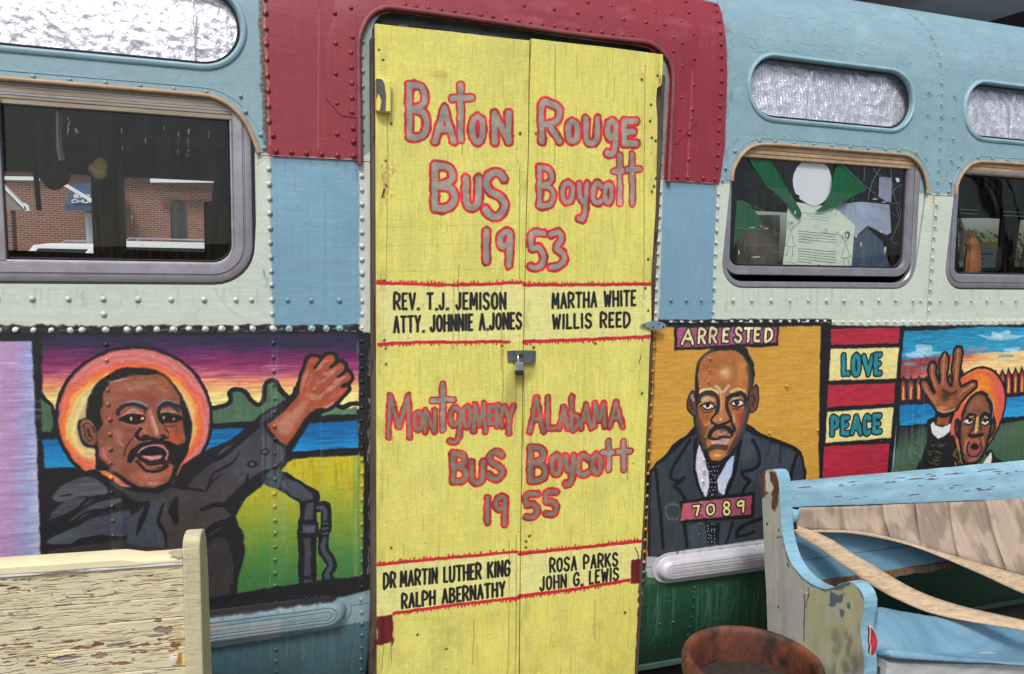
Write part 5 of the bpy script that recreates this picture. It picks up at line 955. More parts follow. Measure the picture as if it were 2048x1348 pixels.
    for x, y in ((757, 100), (766, 120), (783, 248), (771, 323), (1040, 268), (1071, 268), (771, 372), (1300, 243), (1303, 276), (1311, 282), (1311, 357), (1308, 373), (1303, 384), (1296, 519), (1302, 210), (1290, 577), (1296, 622), (768, 562), (768, 681), (771, 697), (1004, 692), (1067, 695), (1190, 687), (783, 1097), (1059, 1072), (1052, 1083), (1052, 1096), (1284, 788), (1249, 1226), (893, 1299), (1283, 160), (1314, 152), (835, 1270), (772, 730)):
        c.dab(x, y, 2.6, 3.2, (34, 26, 20), 1, hard=.5); c.dab(x, y, 5, 5, (110, 84, 40), .35)
    c.stroke([(764, 395), (768, 378)], 3, (60, 30, 20)); c.stroke([(1282, 712), (1277, 728)], 1.6, (90, 80, 40)); c.stroke([(1270, 1096), (1276, 1112), (1272, 1130)], 1.6, (60, 30, 24))
    return c
# ---------------------------------------------------------------- paints and materials
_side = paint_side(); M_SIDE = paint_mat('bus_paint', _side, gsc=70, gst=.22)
_door = paint_door(); M_DOOR = paint_mat('door_paint', _door, rough=(.5, .68), bumpd=.0024, grain=(1, 1, .16), gsc=110, gst=.6)
del _side, _door
M_ALU = plain('aluminium_frame', (150, 148, 156), .42, .55, .22, 20, .25)
M_TAN = plain('tan_trim', (170, 142, 112), .55, 0, .3, 30, .3, (1, 1, 1), chips=((206, 196, 178), .66, (1, 1, 4)))
M_TAN2 = plain('weathered_header', (150, 140, 124), .7, 0, .35, 22, .3, (.3, 1, 3), chips=((96, 60, 48), .68, (.6, 1, 5)))
M_BLACK = plain('black_rubber', (18, 18, 22), .7, 0, .3, 40, .3)
M_RIM = plain('worn_red_rim', (128, 62, 66), .55, 0, .4, 26, .5, chips=((104, 84, 66), .6, (1, 1, 1)))
M_JAMB = plain('old_jamb_wood', (84, 72, 62), .8, 0, .5, 8, .7, (8, 8, .6), chips=((66, 30, 28), .6, (6, 6, .5)))
M_GREY = plain('grey_metal', (112, 122, 128), .5, .3, .35, 12, .4, chips=((70, 46, 38), .67, (1, 1, 1)))
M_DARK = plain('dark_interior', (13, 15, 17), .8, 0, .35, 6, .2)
M_SLAT = plain('dark_slats', (36, 40, 42), .7, 0, .3, 10, .5, (.4, 1, 14))
M_FOIL = N('foil')
_v = M_FOIL.pos((1, 1, 1)); _f1 = M_FOIL.noise(_v, 46, 5, .75, .8); _f2 = M_FOIL.noise(M_FOIL.pos((1, 1, 1)), 150, 3, .7, .4)
_w = M_FOIL.n('ShaderNodeTexVoronoi', feature='DISTANCE_TO_EDGE'); _w.inputs['Scale'].default_value = 130; M_FOIL.l(M_FOIL.pos((1, 1, .8), (0, .5, 0)), _w.inputs['Vector'])
M_FOIL = M_FOIL.set(Base_Color=M_FOIL.mix(M_FOIL.ramp(_f1, .3, .7), lin((178, 180, 194)), lin((248, 250, 252))), Metallic=.6, Roughness=.3, Normal=M_FOIL.bump(_w.outputs['Distance'], .35, .003, M_FOIL.bump(_f2, .25, .002, M_FOIL.bump(_f1, .55, .006))))
def glass(name, tint=(.86, .88, .88), dirt=.04, ior=1.5):
    m = N(name); t = m.t; out = t.nodes['Material Output']; tr = m.n('ShaderNodeBsdfTransparent'); gl = m.n('ShaderNodeBsdfGlossy'); gl.inputs['Roughness'].default_value = .02
    tr.inputs[0].default_value = (*tint, 1); fr = m.n('ShaderNodeFresnel'); ge = m.n('ShaderNodeNewGeometry'); io = m.n('ShaderNodeMapRange'); m.l(ge.outputs['Backfacing'], io.inputs[0]); io.inputs[3].default_value = ior; io.inputs[4].default_value = 1 / ior; m.l(io.outputs[0], fr.inputs[0]); mx = m.n('ShaderNodeMixShader')
    wv = m.noise(m.pos(), 3, 2, .5); m.l(m.bump(wv, .15, .01), gl.inputs['Normal'])
    m.l(fr.outputs[0], mx.inputs[0]); m.l(tr.outputs[0], mx.inputs[1]); m.l(gl.outputs[0], mx.inputs[2])
    df = m.n('ShaderNodeBsdfDiffuse'); df.inputs[0].default_value = (.6, .62, .6, 1); m2 = m.n('ShaderNodeMixShader')
    st = m.noise(m.pos((30, 30, 1.5)), 3, 5, .8); sp = m.noise(m.pos(), 55, 5, .8)
    k = m.n('ShaderNodeMath', operation='MULTIPLY'); m.l(m.ramp(st, .45, .8), k.inputs[0]); k.inputs[1].default_value = dirt * 3
    k2 = m.n('ShaderNodeMath', operation='MULTIPLY'); m.l(m.ramp(sp, .6, .75), k2.inputs[0]); k2.inputs[1].default_value = dirt * 2
    k3 = m.n('ShaderNodeMath', operation='ADD'); m.l(k.outputs[0], k3.inputs[0]); m.l(k2.outputs[0], k3.inputs[1])
    m.l(k3.outputs[0], m2.inputs[0]); m.l(mx.outputs[0], m2.inputs[1]); m.l(df.outputs[0], m2.inputs[2]); m.l(m2.outputs[0], out.inputs[0]); return m.m
M_GLASS = glass('window_glass', (.93, .95, .95), .010, 1.5); M_GLASS2 = glass('cracked_glass', (.90, .94, .92), .014, 1.6); M_TINT = glass('tinted_glass', (.40, .44, .48), .01, 1.5); M_CLEAR = glass('clear_glass', (.97, .97, .98), .006, 1.45)
# ---------------------------------------------------------------- the bus
bus = root('bus', (1.0, .0, 0), 'old bus with murals, cream window band, blue roof and yellow plywood doors', 'bus')
XL, XR = -2.3, 6.2
ZS = 1.832; ZB = 1.372; ZR = .555
def X_(px, py): return float(onS(px, py)[0])
def Z_(px, py): return float(onS(px, py)[2])
door_hole = [XZ(*p) for p in [(744, 1260), (744, 300), (744, 62), (748, 46), (760, 31), (782, 24), (900, 40), (1000, 54), (1134, 75), (1268, 91), (1296, 97), (1312, 109), (1321, 126), (1322, 200), (1321, 360), (1314, 500), (1304, 760), (1290, 1150)]]
door_hole = [(door_hole[0][0], .0)] + door_hole + [(door_hole[-1][0], .0)]
LW = (X_(-34, 400) - .62, X_(509, 450), Z_(250, 569), Z_(300, 182)); LR_ = .105
R1 = (X_(1448, 450), X_(1838, 450), Z_(1640, 577), Z_(1640, 301)); PITCH = X_(1896, 470) - R1[0]
R2 = (R1[0] + PITCH, R1[1] + PITCH, R1[2], R1[3]); R3 = (R1[0] + 2 * PITCH, R1[1] + 2 * PITCH, R1[2], R1[3])
OZ = (Z_(1660, 246), Z_(1660, 129)); OW = X_(1823, 205) - X_(1501, 165)
O1 = (X_(1501, 165), X_(1823, 205), *OZ); O0 = (X_(481, 45) - OW, X_(481, 45), *OZ); O2 = (X_(1931, 225), X_(1931, 225) + OW, *OZ); O3 = (O2[0] + PITCH, O2[1] + PITCH, *OZ)
wins = [(LW, .105), (R1, .085), (R2, .085), (R3, .085)]; ovals = [O0, O1, O2, O3]
TOPR = {0: .17, 1: .115, 2: .115, 3: .115}; 
def hole_under(H, R, r):
    # opening: the hood line on top, straight sides, rounded lower corners
    P = list(H)
    for cx, a0 in ((R[1] - r, 0), (R[0] + r, -90)):
        for k in range(9): a = math.radians(a0 - 90 * k / 8); P.append((cx + r * math.cos(a), R[2] + r + r * math.sin(a)))
    return P
_hl = [tuple(XZ(*p)) for p in HOOD_L[2:]]; _cx = (LW[0] + LW[1]) / 2; HL = [(2 * _cx - x, z) for x, z in _hl[::-1]] + _hl
HL = [tuple(p) for p in cr(HL, 4, False)]; H1 = [tuple(p) for p in cr([XZ(*p) for p in HOOD_R1], 4, False)]
H2 = [(x + PITCH, z) for x, z in H1]; H3 = [(x + 2 * PITCH, z) for x, z in H1]
holes_w = [hole_under(h, w, r) for h, (w, r) in zip((HL, H1, H2, H3), wins)]; holes_o = [rr(*o, (OZ[1] - OZ[0]) / 2 - .001, 10) for o in ovals]
ZT = 2.545
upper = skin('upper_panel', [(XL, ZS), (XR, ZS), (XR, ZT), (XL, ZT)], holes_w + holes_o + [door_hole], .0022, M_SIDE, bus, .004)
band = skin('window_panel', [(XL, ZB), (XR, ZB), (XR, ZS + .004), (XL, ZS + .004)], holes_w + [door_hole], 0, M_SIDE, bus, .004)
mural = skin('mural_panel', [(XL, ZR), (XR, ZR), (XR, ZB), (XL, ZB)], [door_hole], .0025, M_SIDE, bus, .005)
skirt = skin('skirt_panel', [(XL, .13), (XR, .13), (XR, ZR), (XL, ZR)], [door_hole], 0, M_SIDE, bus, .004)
# roof over the top, far side, ends
M_ROOF = plain('roof_blue', (134, 168, 180), .5, 0, .2, 12, .5)
FY = 2.35
mb = MB(); ys = [prof(ZT), .32, .48, .8, 1.2]; zs = [ZT, 2.58, 2.62, 2.66, 2.67]
pr = list(zip(ys, zs)) + [(FY + .1 - a, b) for a, b in list(zip(ys, zs))[::-1][1:]] + [(FY + .06, 2.35), (FY + .02, 2.0)]
mb.grid([[(x, y, z) for y, z in pr] for x in (XL, -.5, 1, 2.5, 4, XR)]); roof = sharpen(mb.put('roof', M_ROOF, bus), 50)
M_FAR = M_DARK
# far wall with its windows (seen through the near ones)
def FX(px, py): p = onY(px, py, FY); return float(p[0]), float(p[2])
fh = [[FX(*p) for p in q] for q in ([(2, 337), (181, 350), (187, 507), (10, 500)], [(-30, 262), (83, 281), (97, 331), (-30, 325)], [(243, 348), (428, 358), (410, 505), (250, 499)], [(-420, 337), (-120, 340), (-110, 497), (-420, 490)],
      [(1916, 358), (1967, 371), (1968, 434), (1916, 432)], [(1916, 436), (2011, 436), (2002, 534), (1916, 534)], [(2003, 370), (2130, 380), (2120, 436), (2006, 434)], [(2041, 440), (2150, 440), (2150, 534), (2028, 534)], [(1500, 420), (1590, 425), (1590, 520), (1500, 520)])]
farw = add('tmp', [], [], M_DARK); bpy.data.objects.remove(farw)
def flat(name, outline, holes, y, mat, parent, dx=.5):
    pts = [Vector(p) for p in outline]; edges = [(i, (i + 1) % len(outline)) for i in range(len(outline))]
    for h in holes:
        b = len(pts); pts += [Vector(p) for p in h]; edges += [(b + i, b + (i + 1) % len(h)) for i in range(len(h))]
    v, e, f, _, _, _ = delaunay_2d_cdt(pts, edges, [], 0, 1e-5); F = []
    for t in f:
        cx = sum(v[k][0] for k in t) / 3; cz = sum(v[k][1] for k in t) / 3
        if inside(outline, cx, cz) and not any(inside(h, cx, cz) for h in holes): F.append(tuple(t))
    V = [(p[0], y, p[1]) for p in v]; n = len(V); V += [(p[0], y + .05, p[1]) for p in v]; F2 = [tuple(k + n for k in t[::-1]) for t in F]
    cnt = {}
    for t in F:
        for i in range(3): cnt[(t[i], t[(i + 1) % 3])] = 1
    F2 += [(b_, a, a + n, b_ + n) for (a, b_) in cnt if (b_, a) not in cnt]
    return add(name, V, F + F2, mat, parent)
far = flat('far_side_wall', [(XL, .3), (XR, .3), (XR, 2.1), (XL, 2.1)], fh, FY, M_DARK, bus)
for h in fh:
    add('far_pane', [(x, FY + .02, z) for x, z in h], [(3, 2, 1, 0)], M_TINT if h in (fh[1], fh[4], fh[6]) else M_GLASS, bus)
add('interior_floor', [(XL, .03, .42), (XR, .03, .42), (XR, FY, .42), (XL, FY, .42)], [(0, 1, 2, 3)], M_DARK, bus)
mb = MB(); z0 = 2.06
for k in range(6): mb.box(XL, XR, FY - .02 - k * .006, FY - .004, 1.93 + k * .03, 1.955 + k * .03)
mb.put('far_side_slats', M_SLAT, bus)
mb = MB(); mb.box(XL, XL + .03, .02, FY, .3, 2.5); mb.box(XR - .03, XR, .02, FY, .3, 2.5); mb.box(XL, XR, .15, FY, 2.16, 2.2); mb.put('interior_ceiling', M_DARK, bus)
# inner dark lining round the near windows so that the wall has depth
for w, r in wins:
    mb = MB(); A = [(x, .004 + prof(z), z) for x, z in rr(*w, r)]; B = [(x, .07 + prof(z), z) for x, z in rr(*w, r)]; mb.quadstrip(A, B); mb.put('window_lining', M_BLACK, bus)
# windows
def window(R, r, y0, sash, sill, par=bus, gm=M_GLASS, top=.034):
    f = rsweep('window', R, r, [(0, .012), (.0, .004), (.003, .0025), (.016, .0025), (.018, .007), (.0205, .007), (.022, .003), (.044, .004), (.048, .010), (.052, .011), (.052, .02)] if sash is None else [(0, .012), (0, .003), (.003, .001), (.015, .002), (.019, .007), (.019, .02)], M_ALU, par, True, rt=.03)
    q = R if sash is None else sash
    if sash is not None:
        s = rsweep('sash', sash, r - .02, [(0, .024), (0, .008), (.003, .004), (.026, .005), (.029, .012), (.031, .012), (.031, .02)], M_ALU, f, True, rt=.03); i = .031
    else: i = .052
    rsweep('rubber_seal', (q[0] + i - .001, q[1] - i + .001, q[2] + i - .001, q[3] - i + .001), .05, [(0, .0185), (.004, .015), (.007, .0185)], M_BLACK, f, True, rt=.014)
    g = pane('pane', (q[0] + i, q[1] - i, q[2] + i, q[3] - i), .05, .019, gm, f, True, rt=.012)
    return f, (q[0] + i, q[1] - i, q[2] + i, q[3] - i)
wL, gL = window((LW[0] + .005, LW[1] - .006, LW[2] + .007, LW[3] + .01), .10, 0, None, None)
SASH = (R1[0] + .004, R1[1] - .022, Z_(1640, 552), R1[3] + .006)
w1, g1 = window((R1[0], R1[1], R1[2] + .003, R1[3] + .012), .085, 0, SASH, None, gm=M_GLASS2)
w2, g2 = window((R2[0] + .004, R2[1] - .004, R2[2] + .006, R2[3] + .01), .08, 0, None, None); w3, g3 = window((R3[0] + .004, R3[1] - .004, R3[2] + .006, R3[3] + .01), .08, 0, None, None)
dv = MB(); a_, b_ = float(onY(-16, 400, .01)[0]), float(onY(7, 400, .01)[0]); dv.box(a_, b_, .008, .03, gL[2] - .004, gL[3] + .004, bev=.002); dv.put('window_divider', M_ALU, wL)
for R, r in wins:
    rsweep('window_channel', R, r, [(-.032, .006), (-.002, .006), (.0, .008), (.001, .03)], M_SIDE, bus, True, rt=.03)
# weathered header bars in the top of each opening
for (R, r), a, w in (((LW, .1), .05, wL), ((R1, .08), .045, w1), ((R2, .08), .045, w2), ((R3, .08), .045, w3)):
    mb = MB(); zt = R[3] + .004
    for k, (dz, dy) in enumerate(((0, -.009), (.017, -.006), (.031, -.003), (.043, -.001)) if R is LW else ((0, -.009), (.014, -.006), (.026, -.003))):
        pts = rr(R[0] + .008, R[1] - .008, R[2], zt - .004, r)
        xa, xb = (R[0] + .004 + k * .002, R[1] - .004 - k * .002)
        zz = prof(zt - dz - .01); mb.box(xa, xb, zz + dy + .0085, zz + .03, zt - dz - .017, zt - dz - .0015 - (.001 * k) + (.01 if k == 0 else 0), bev=.002)
    mb.put('header_bar', M_TAN2 if R is LW else M_TAN, w)
# black rubber lip under the frames
for R, w, r_ in ((LW, wL, .105), (R2, w2, .085)):
    rsweep('rubber_lip', (R[0], R[1], R[2], R[3] + .02), r_, [(-.003, .004), (.006, .0045), (.012, .008)], M_BLACK, w, True, rt=.03)
# hoods: rolled tan bead and riveted blue flange over each window
def surf3(p, off): q = onS(*p, off); return tuple(map(float, q))
def offset(P, d):
    out = []
    for i, p in enumerate(P):
        a = P[max(i - 1, 0)]; b = P[min(i + 1, len(P) - 1)]; t = np.array(b) - np.array(a); t = t / np.linalg.norm(t); out.append((p[0] - t[1] * d, p[1] + t[0] * d))
    return out
def hood(pxs, d=.0175):
    P = list(pxs)
    O = offset(P, d)
    band_ = [p for p in P] + O[::-1]
    h = skin('window_hood', band_, [], .0042, M_SIDE, bus, .004, .3, .3)
    mb = MB(); mb.tube([(x, prof(z) - .006, z) for x, z in offset(P, -.002)], .0062, 8); b = mb.put('rolled_bead', M_TAN, h); sharpen(b, 60)
    mb = MB(); mb.tube([(x, prof(z) - .0048, z) for x, z in offset(P, d)], .0012, 5); mb.put('edge_bead', M_ROOF, h)
    return P
for h_ in (HL, H1, H2, H3): hood(h_)
# upper oval windows: pressed rim, glass, foil sheet
for k, O in enumerate(ovals):
    hr = (OZ[1] - OZ[0]) / 2 - .001
    f = rsweep('oval_window', (O[0] - .017, O[1] + .017, O[2] - .017, O[3] + .017), hr + .017, [(0, .001), (.002, -.006), (.006, -.009), (.011, -.0095), (.015, -.006), (.0165, .0), (.018, .012), (.024, .013)], M_ROOF, bus, True, 10)
    pane('pane', (O[0] + .004, O[1] - .004, O[2] + .004, O[3] - .004), hr - .004, .009, M_CLEAR, f, True)
    rn = random.Random(k); nx, nz = 230, 84; rows = []
    for j in range(nz + 1):
        row = []
        for i in range(nx + 1):
            x = O[0] - .02 + (O[1] - O[0] + .04) * i / nx; z = O[2] - .02 + (O[3] - O[2] + .04) * j / nz
            q = mnoise.noise(Vector((x * 5, z * 5, k))) * .010 + abs(mnoise.noise(Vector((x * 18 + z * 8, z * 20, 3 + k)))) * .006 + mnoise.noise(Vector((x * 75 + z * 30, z * 70, 9))) * (.0022 if k == 0 else .0010) + (.0003 if k == 0 else .0010) * math.sin(x * 520 + z * 60 + .8 * math.sin(z * 90)) * (.45 + .55 * math.cos(z * 520)) + .003 * abs(((x * 3.1 + z * .7 + k * .37) % 1) - .5)
            lean = max(0, (z - O[2]) / (O[3] - O[2])) * (.008 if k == 0 else .020)
            row.append((x, prof(z) + .018 + q * 1.1 + lean, z))
        rows.append(row)
    mb = MB(); mb.grid(rows); s = mb.put('foil_sheet', M_FOIL, f, True)
    for xs_ in ((O[0] + .36 * OW,) if k else (O[0] + .83 * OW,)):
        mb = MB(); mb.box(xs_, xs_ + .0025, prof(2.15) + .004, prof(2.15) + .014, O[2] + .006, O[3] - .03); mb.put('foil_fold', M_FOIL, f)
    rsweep('gasket', (O[0] + .003, O[1] - .003, O[2] + .003, O[3] - .003), hr - .003, [(0, .007), (.003, .006), (.006, .011)], M_BLACK, f, True, 10)
# red plates round the door
zrt = Z_(1436, 10); xrl = X_(520, -10)
red_in = [XZ(*p) for p in RIM_PATH]
red_out = [XZ(*p) for p in [(1329, 361), (1437, 368), (1443, 330), (1449, 280), (1452, 200), (1453, 140), (1450, 80), (1443, 40), (1434, 10)]] + [(X_(1380, -3), zrt + .012), (xrl - .005, zrt + .012)] + [XZ(*p) for p in [(521, 30), (524, 80), (527, 140), (530, 200), (534, 262), (541, 292), (544, 312), (716, 321)]]
M_REDP = M_SIDE
red = skin('red_panel', red_in + red_out, [], .005, M_SIDE, bus, .004, .1, .06)
red2 = skin('red_strap_plate', [XZ(*p) for p in RIM_PATH if p[1] < 250 or p[0] > 1000 and p[1] < 280] + [XZ(1339, 288), XZ(1352, 288), XZ(1393, 243), XZ(1397, 64), XZ(1356, 22)] + [(X_(1150, 20), Z_(1356, 22)), (X_(760, 20), Z_(1356, 22))] + [(X_(649, 40), Z_(1356, 22)), XZ(651, 100), XZ(651, 198), XZ(682, 232), XZ(716, 237)], [], .0075, M_SIDE, red, .003, .1, .06)
mb = MB(); P = cr([XZ(*p) for p in RIM_PATH], 5, False); mb.tube([(x, prof(z) - .010, z) for x, z in P], .0078, 10); sharpen(mb.put('door_rim', M_RIM, red), 60)
mb = MB(); mb.loops([[(x, prof(z) - .004, z) for x, z in P], [(x, prof(z) + .05, z) for x, z in P]], False); mb.put('rim_return', M_GREY, red)
# door opening: backing, header, jamb
xd0, xd1 = X_(744, 600), X_(1318, 450)
o = skin('door_backing', [(xd0 - .04, .16), (xd1 + .08, .16), (xd1 + .08, 2.42), (xd0 - .04, 2.42)], [], -.04, M_GREY, bus, .004)
skin('door_header', [(X_(760, 60), Z_(1200, 104)), (X_(1316, 110), Z_(1200, 104)), (X_(1316, 110), Z_(1200, 92)), (X_(760, 60), Z_(1200, 92))], [], -.016, plain('rusty_header', (70, 56, 50), .8, .1, .5, 10, .6, chips=((104, 112, 116), .5, (1.5, 1, 3))), bus, .004)
mb = MB(); a = onY(742, 40, -.004)[0]; b = onY(751, 700, -.012)[0]; mb.box(a - .001, b + .004, -.014, .03, .13, onY(745, 75, -.01)[2], bev=.002); mb.put('door_jamb', M_JAMB, bus)
mb = MB(); mb.box(xd1 - .035, xd1 - .003, -.003, .03, .13, onY(1325, 150, 0)[2], bev=.002); mb.put('door_jamb', M_JAMB, bus)
# plywood doors
def ply(px, name, label):
    P = [tuple(onY(x, y, DOOR_Y)) for x, y in px]
    d = MB().prism(P, (0, .017, 0)).put(name, M_DOOR, bus, label=label); return d
rn = random.Random(4)
left_px = [(750, 47), (800, 53), (900, 63), (1000, 75), (1059, 81), (1057, 160), (1056, 300), (1052, 420), (1049, 560), (1046, 700), (1043, 900), (1040, 1100), (1037, 1348), (1034, 1540), (757, 1540), (754, 1348), (753, 900), (752, 500), (751, 200)]
right_px = [(1063, 77), (1120, 84), (1220, 95), (1326, 109), (1325, 140), (1323, 170), (1314, 176), (1312, 205), (1315, 240), (1314, 300), (1311, 420), (1306, 500), (1302, 560), (1303, 650), (1299, 700), (1296, 800), (1291, 900), (1288, 1000), (1283, 1090), (1279, 1150), (1277, 1260), (1271, 1300), (1269, 1348), (1262, 1540), (1036, 1540), (1040, 1348), (1042, 1100), (1045, 900), (1048, 700), (1051, 560), (1054, 420), (1058, 300), (1060, 160)]
dL = ply(left_px, 'plywood_door', 'left yellow plywood door leaf'); dR = ply(right_px, 'plywood_door', 'right yellow plywood door leaf with chipped edge')
# painted wooden block screwed to the left leaf
M_YEL = plain('yellow_paint', (224, 208, 104), .6, 0, .12, 30, .4, (1, 1, .2)); M_BARE = plain('bare_grey_wood', (92, 90, 92), .85, 0, .4, 10, .8, (10, 10, .7))
p0 = onY(753, 157, -.045); p1 = onY(782, 224, -.045)
mb = MB(); mb.box(p0[0], p1[0], -.045, -.0225, p1[2], p0[2], bev=.002); blk = mb.put('wooden_block', M_YEL, dL)
q0 = onY(750, 158, -.0455); q1 = onY(772, 223, -.0455)
mb = MB(); mb.prism([tuple(onY(x, y, -.0465)) for x, y in [(752, 157), (764, 158), (769, 168), (772, 190), (771, 221), (760, 221), (763, 200), (757, 185), (753, 196)]], (0, .0035, 0)); mb.put('bare_patch', M_BARE, dL)
# strap hinge
mb = MB(); hp = [tuple(onY(x, y, -.031)) for x, y in [(1280, 650), (1296, 644), (1312, 641), (1328, 646), (1333, 652), (1326, 659), (1308, 661), (1294, 655)]]
mb.prism(hp, (0, .004, 0)); hg = mb.put('strap_hinge', plain('blue_grey_hinge', (120, 138, 146), .5, .2, .3, 30, .4), dR)
for x, y in ((1289, 650), (1306, 655), (1318, 648), (1327, 653)):
    c_ = onY(x, y, -.0315); mb = MB(); mb.lathe([(.0001, 0), (.0028, 0), (.0028, .001)], (0, 0, 0), 8); mb.v = [(c_[0] + vx, c_[1] - vz, c_[2] + vy) for vx, vy, vz in mb.v]; mb.put('screw', M_BLACK, dR)
# hasp and padlock
M_STEEL = plain('dull_steel', (124, 130, 134), .35, .7, .35, 40, .3, chips=((84, 44, 32), .66, (1, 1, 1)))
def PX(x, y, yy): return tuple(map(float, onY(x, y, yy)))
mb = MB(); A = [PX(x, y, -.0275) for x, y in [(1015, 702), (1040, 701), (1039, 724), (1016, 723)]]; mb.prism(A, (0, .005, 0))
mb.prism([PX(x, y, -.033) for x, y in [(1028, 701), (1067, 701), (1065, 727), (1027, 723), (1031, 711)]], (0, .004, 0)); mb.prism([PX(x, y, -.031) for x, y in [(1067, 702), (1072, 702), (1071, 726), (1066, 726)]], (0, .008, 0))
mb.tube([PX(1067, 701, -.034), PX(1066, 727, -.034)], .003, 8); hasp = mb.put('hasp', M_STEEL, dR)
mb = MB(); mb.prism([PX(x, y, -.0335) for x, y in [(1033, 708), (1046, 708), (1047, 715), (1033, 715)]], (0, .002, 0)); mb.put('hasp_slot', plain('rust', (70, 34, 24), .9), dR)
pl = root('padlock', PX(1040, 735, -.045), 'small steel padlock hanging from the hasp between the yellow doors', 'padlock')
mb = MB(); b0, b1 = PX(1032, 725, -.047), PX(1046, 741, -.047); mb.box(b0[0], b1[0], -.052, -.038, b1[2], b0[2], bev=.002)
mb.put('lock_body', plain('bright_steel', (200, 202, 206), .25, .8, .15, 60, .2), pl)
b2 = PX(1047, 750, -.047); mb = MB(); mb.box(b0[0] - .001, b1[0] + .001, -.053, -.037, b2[2], b1[2] + .0005, bev=.002); mb.put('lock_base', plain('dark_lock_base', (46, 48, 56), .4, .3), pl)
mb = MB(); c0 = PX(1037, 727, -.045); c1 = PX(1036, 711, -.041); mb.tube([c0, PX(1036, 716, -.045), c1, (c1[0] + .003, -.032, c1[2] + .001), (c1[0] + .006, -.028, c1[2] - .006)], .0028, 8, cap=True); sharpen(mb.put('shackle', plain('shackle_chrome', (214, 214, 216), .18, .9, .1), pl), 60)
# bumper rails: pressed ribs with rounded ends
def rail(x0, x1, z0, z1, capL, capR, mat, H, flange=.0):
    h = (z1 - z0) / 2; zc = (z0 + z1) / 2
    def loop(i, y):
        P = []; r = h - i
        n = 14
        for k in range(n + 1): a = -math.pi / 2 + math.pi * k / n; P.append((x1 - h * 1.05 + r * math.cos(a) * (1.25 if capR else 1) if capR else x1, y, zc + r * math.sin(a)))
        for k in range(n + 1): a = math.pi / 2 + math.pi * k / n; P.append((x0 + h * 1.05 + r * math.cos(a) * (1.25 if capL else 1) if capL else x0, y, zc + r * math.sin(a)))
        return P
    pr_ = [(0, -.0025), (.0005, -.005), (.010, -.0055), (.0125, -.009), (.016, -.021), (.020, -.029), (.026, -.034), (.032, -.036), (.0335, -.0325), (.0355, -.0325), (.037, -.0365), (.043, -.0375), (.0445, -.034), (.0465, -.034), (.048, -.0378), (h - .0005, -.038)]
    pr_ = [(min(a, h - .0005), b) for a, b in pr_]
    mb = MB(); mb.loops([loop(a, b) for a, b in pr_], True); o = mb.put('bumper_rail', mat, bus); return sharpen(o, 30)
zr0, zr1 = Z_(600, 1266), Z_(600, 1190)
rail(XL, X_(694, 1212), zr0, zr1, False, True, M_SIDE, .04)
M_SIL = plain('white_silver_paint', (186, 186, 192), .38, .15, .12, 16, .25)
rail(X_(1309, 1135), XR, Z_(1447, 1150), Z_(1447, 1091), True, False, M_SIL, .04)
# vertical joint strips where sheets overlap
def vstrip(pxtop, pxbot, wpx, off, name, z0=None, z1=None):
    xa = X_(*pxtop) - wpx; xb = X_(*pxtop) + wpx
    return skin(name, [(xa, z0), (xb, z0), (xb, z1), (xa, z1)], [], off, M_SIDE, bus, .002, .3, .1)
vstrip((724, 900), None, .0105, .0042, 'joint_strip', .2, ZB - .006); vstrip((1303, 830), None, .0125, .0042, 'joint_strip', .2, ZB - .006)
vstrip((1411, 875), None, .014, .0036, 'joint_strip', .62, ZB - .012); vstrip((1840, 800), None, .014, .0036, 'joint_strip', .62, ZB - .012)
vstrip((724, 450), None, .0135, .0016, 'joint_strip', ZB + .004, ZS - .005); vstrip((1317, 450), None, .0125, .0016, 'joint_strip', ZB + .004, ZS - .006)
vstrip((541, 450), None, .011, .0014, 'joint_strip', ZB + .004, ZS - .006); vstrip((1432, 450), None, .011, .0014, 'joint_strip', ZB + .004, ZS - .006); vstrip((1866, 500), None, .013, .0014, 'joint_strip', ZB + .004, ZS - .006)
# rivets
def rivet_mesh(r):
    mb = MB(); mb.loops([[(r * a * math.cos(2 * math.pi * k / 10), r * a * math.sin(2 * math.pi * k / 10), r * b) for k in range(10)] for a, b in ((1.12, 0), (1.0, .10), (.86, .38), (.52, .60), (.02, .68))], True)
    me = bpy.data.meshes.new('rivet'); me.from_pydata(mb.v, [], mb.f); me.materials.append(M_SIDE); me.shade_smooth(); return me, mb
RM = {k: rivet_mesh(r) for k, r in (('big', .0064), ('mid', .0054), ('small', .0046))}
riv = []
for lst, sz in ((RIV_BIG, 'big'), (RIV_HOOD, 'mid'), (RIV_MURAL, 'mid'), (RIV_LOW, 'mid'), (RIV_RAIL, 'small')):
    for (x, y) in lst:
        s_ = sz
        if lst is RIV_BIG and x > 1300: s_ = 'mid'
        if x > 1820: s_ = 'small'
        if lst is RIV_BIG and x < 730 and y > 640: s_ = 'big'
        inred = lst is RIV_BIG and ((520 < x < 712 and y < 314) or (740 < x < 1450 and y < 361 and y < 100 + max(0, x - 1330) * 99))
        if lst is RIV_BIG and x > 1450: inred = False
        off = .0078 if inred else .0062 if lst in (RIV_HOOD, RIV_RAIL) else .0038 if lst in (RIV_MURAL,) else .0024
        q = onS(x, y, off); z = q[2]; d = (prof(z + .004) - prof(z - .004)) / .008
        if lst is RIV_MURAL or (lst is RIV_LOW): off = .0046
        par = red if inred else upper if z > ZS else band if z > ZB - .01 else mural if z > .6 else skirt
        riv.append((float(np.linalg.norm(q - CAM)), q, Vector((0, -1, d)).normalized(), s_, par))
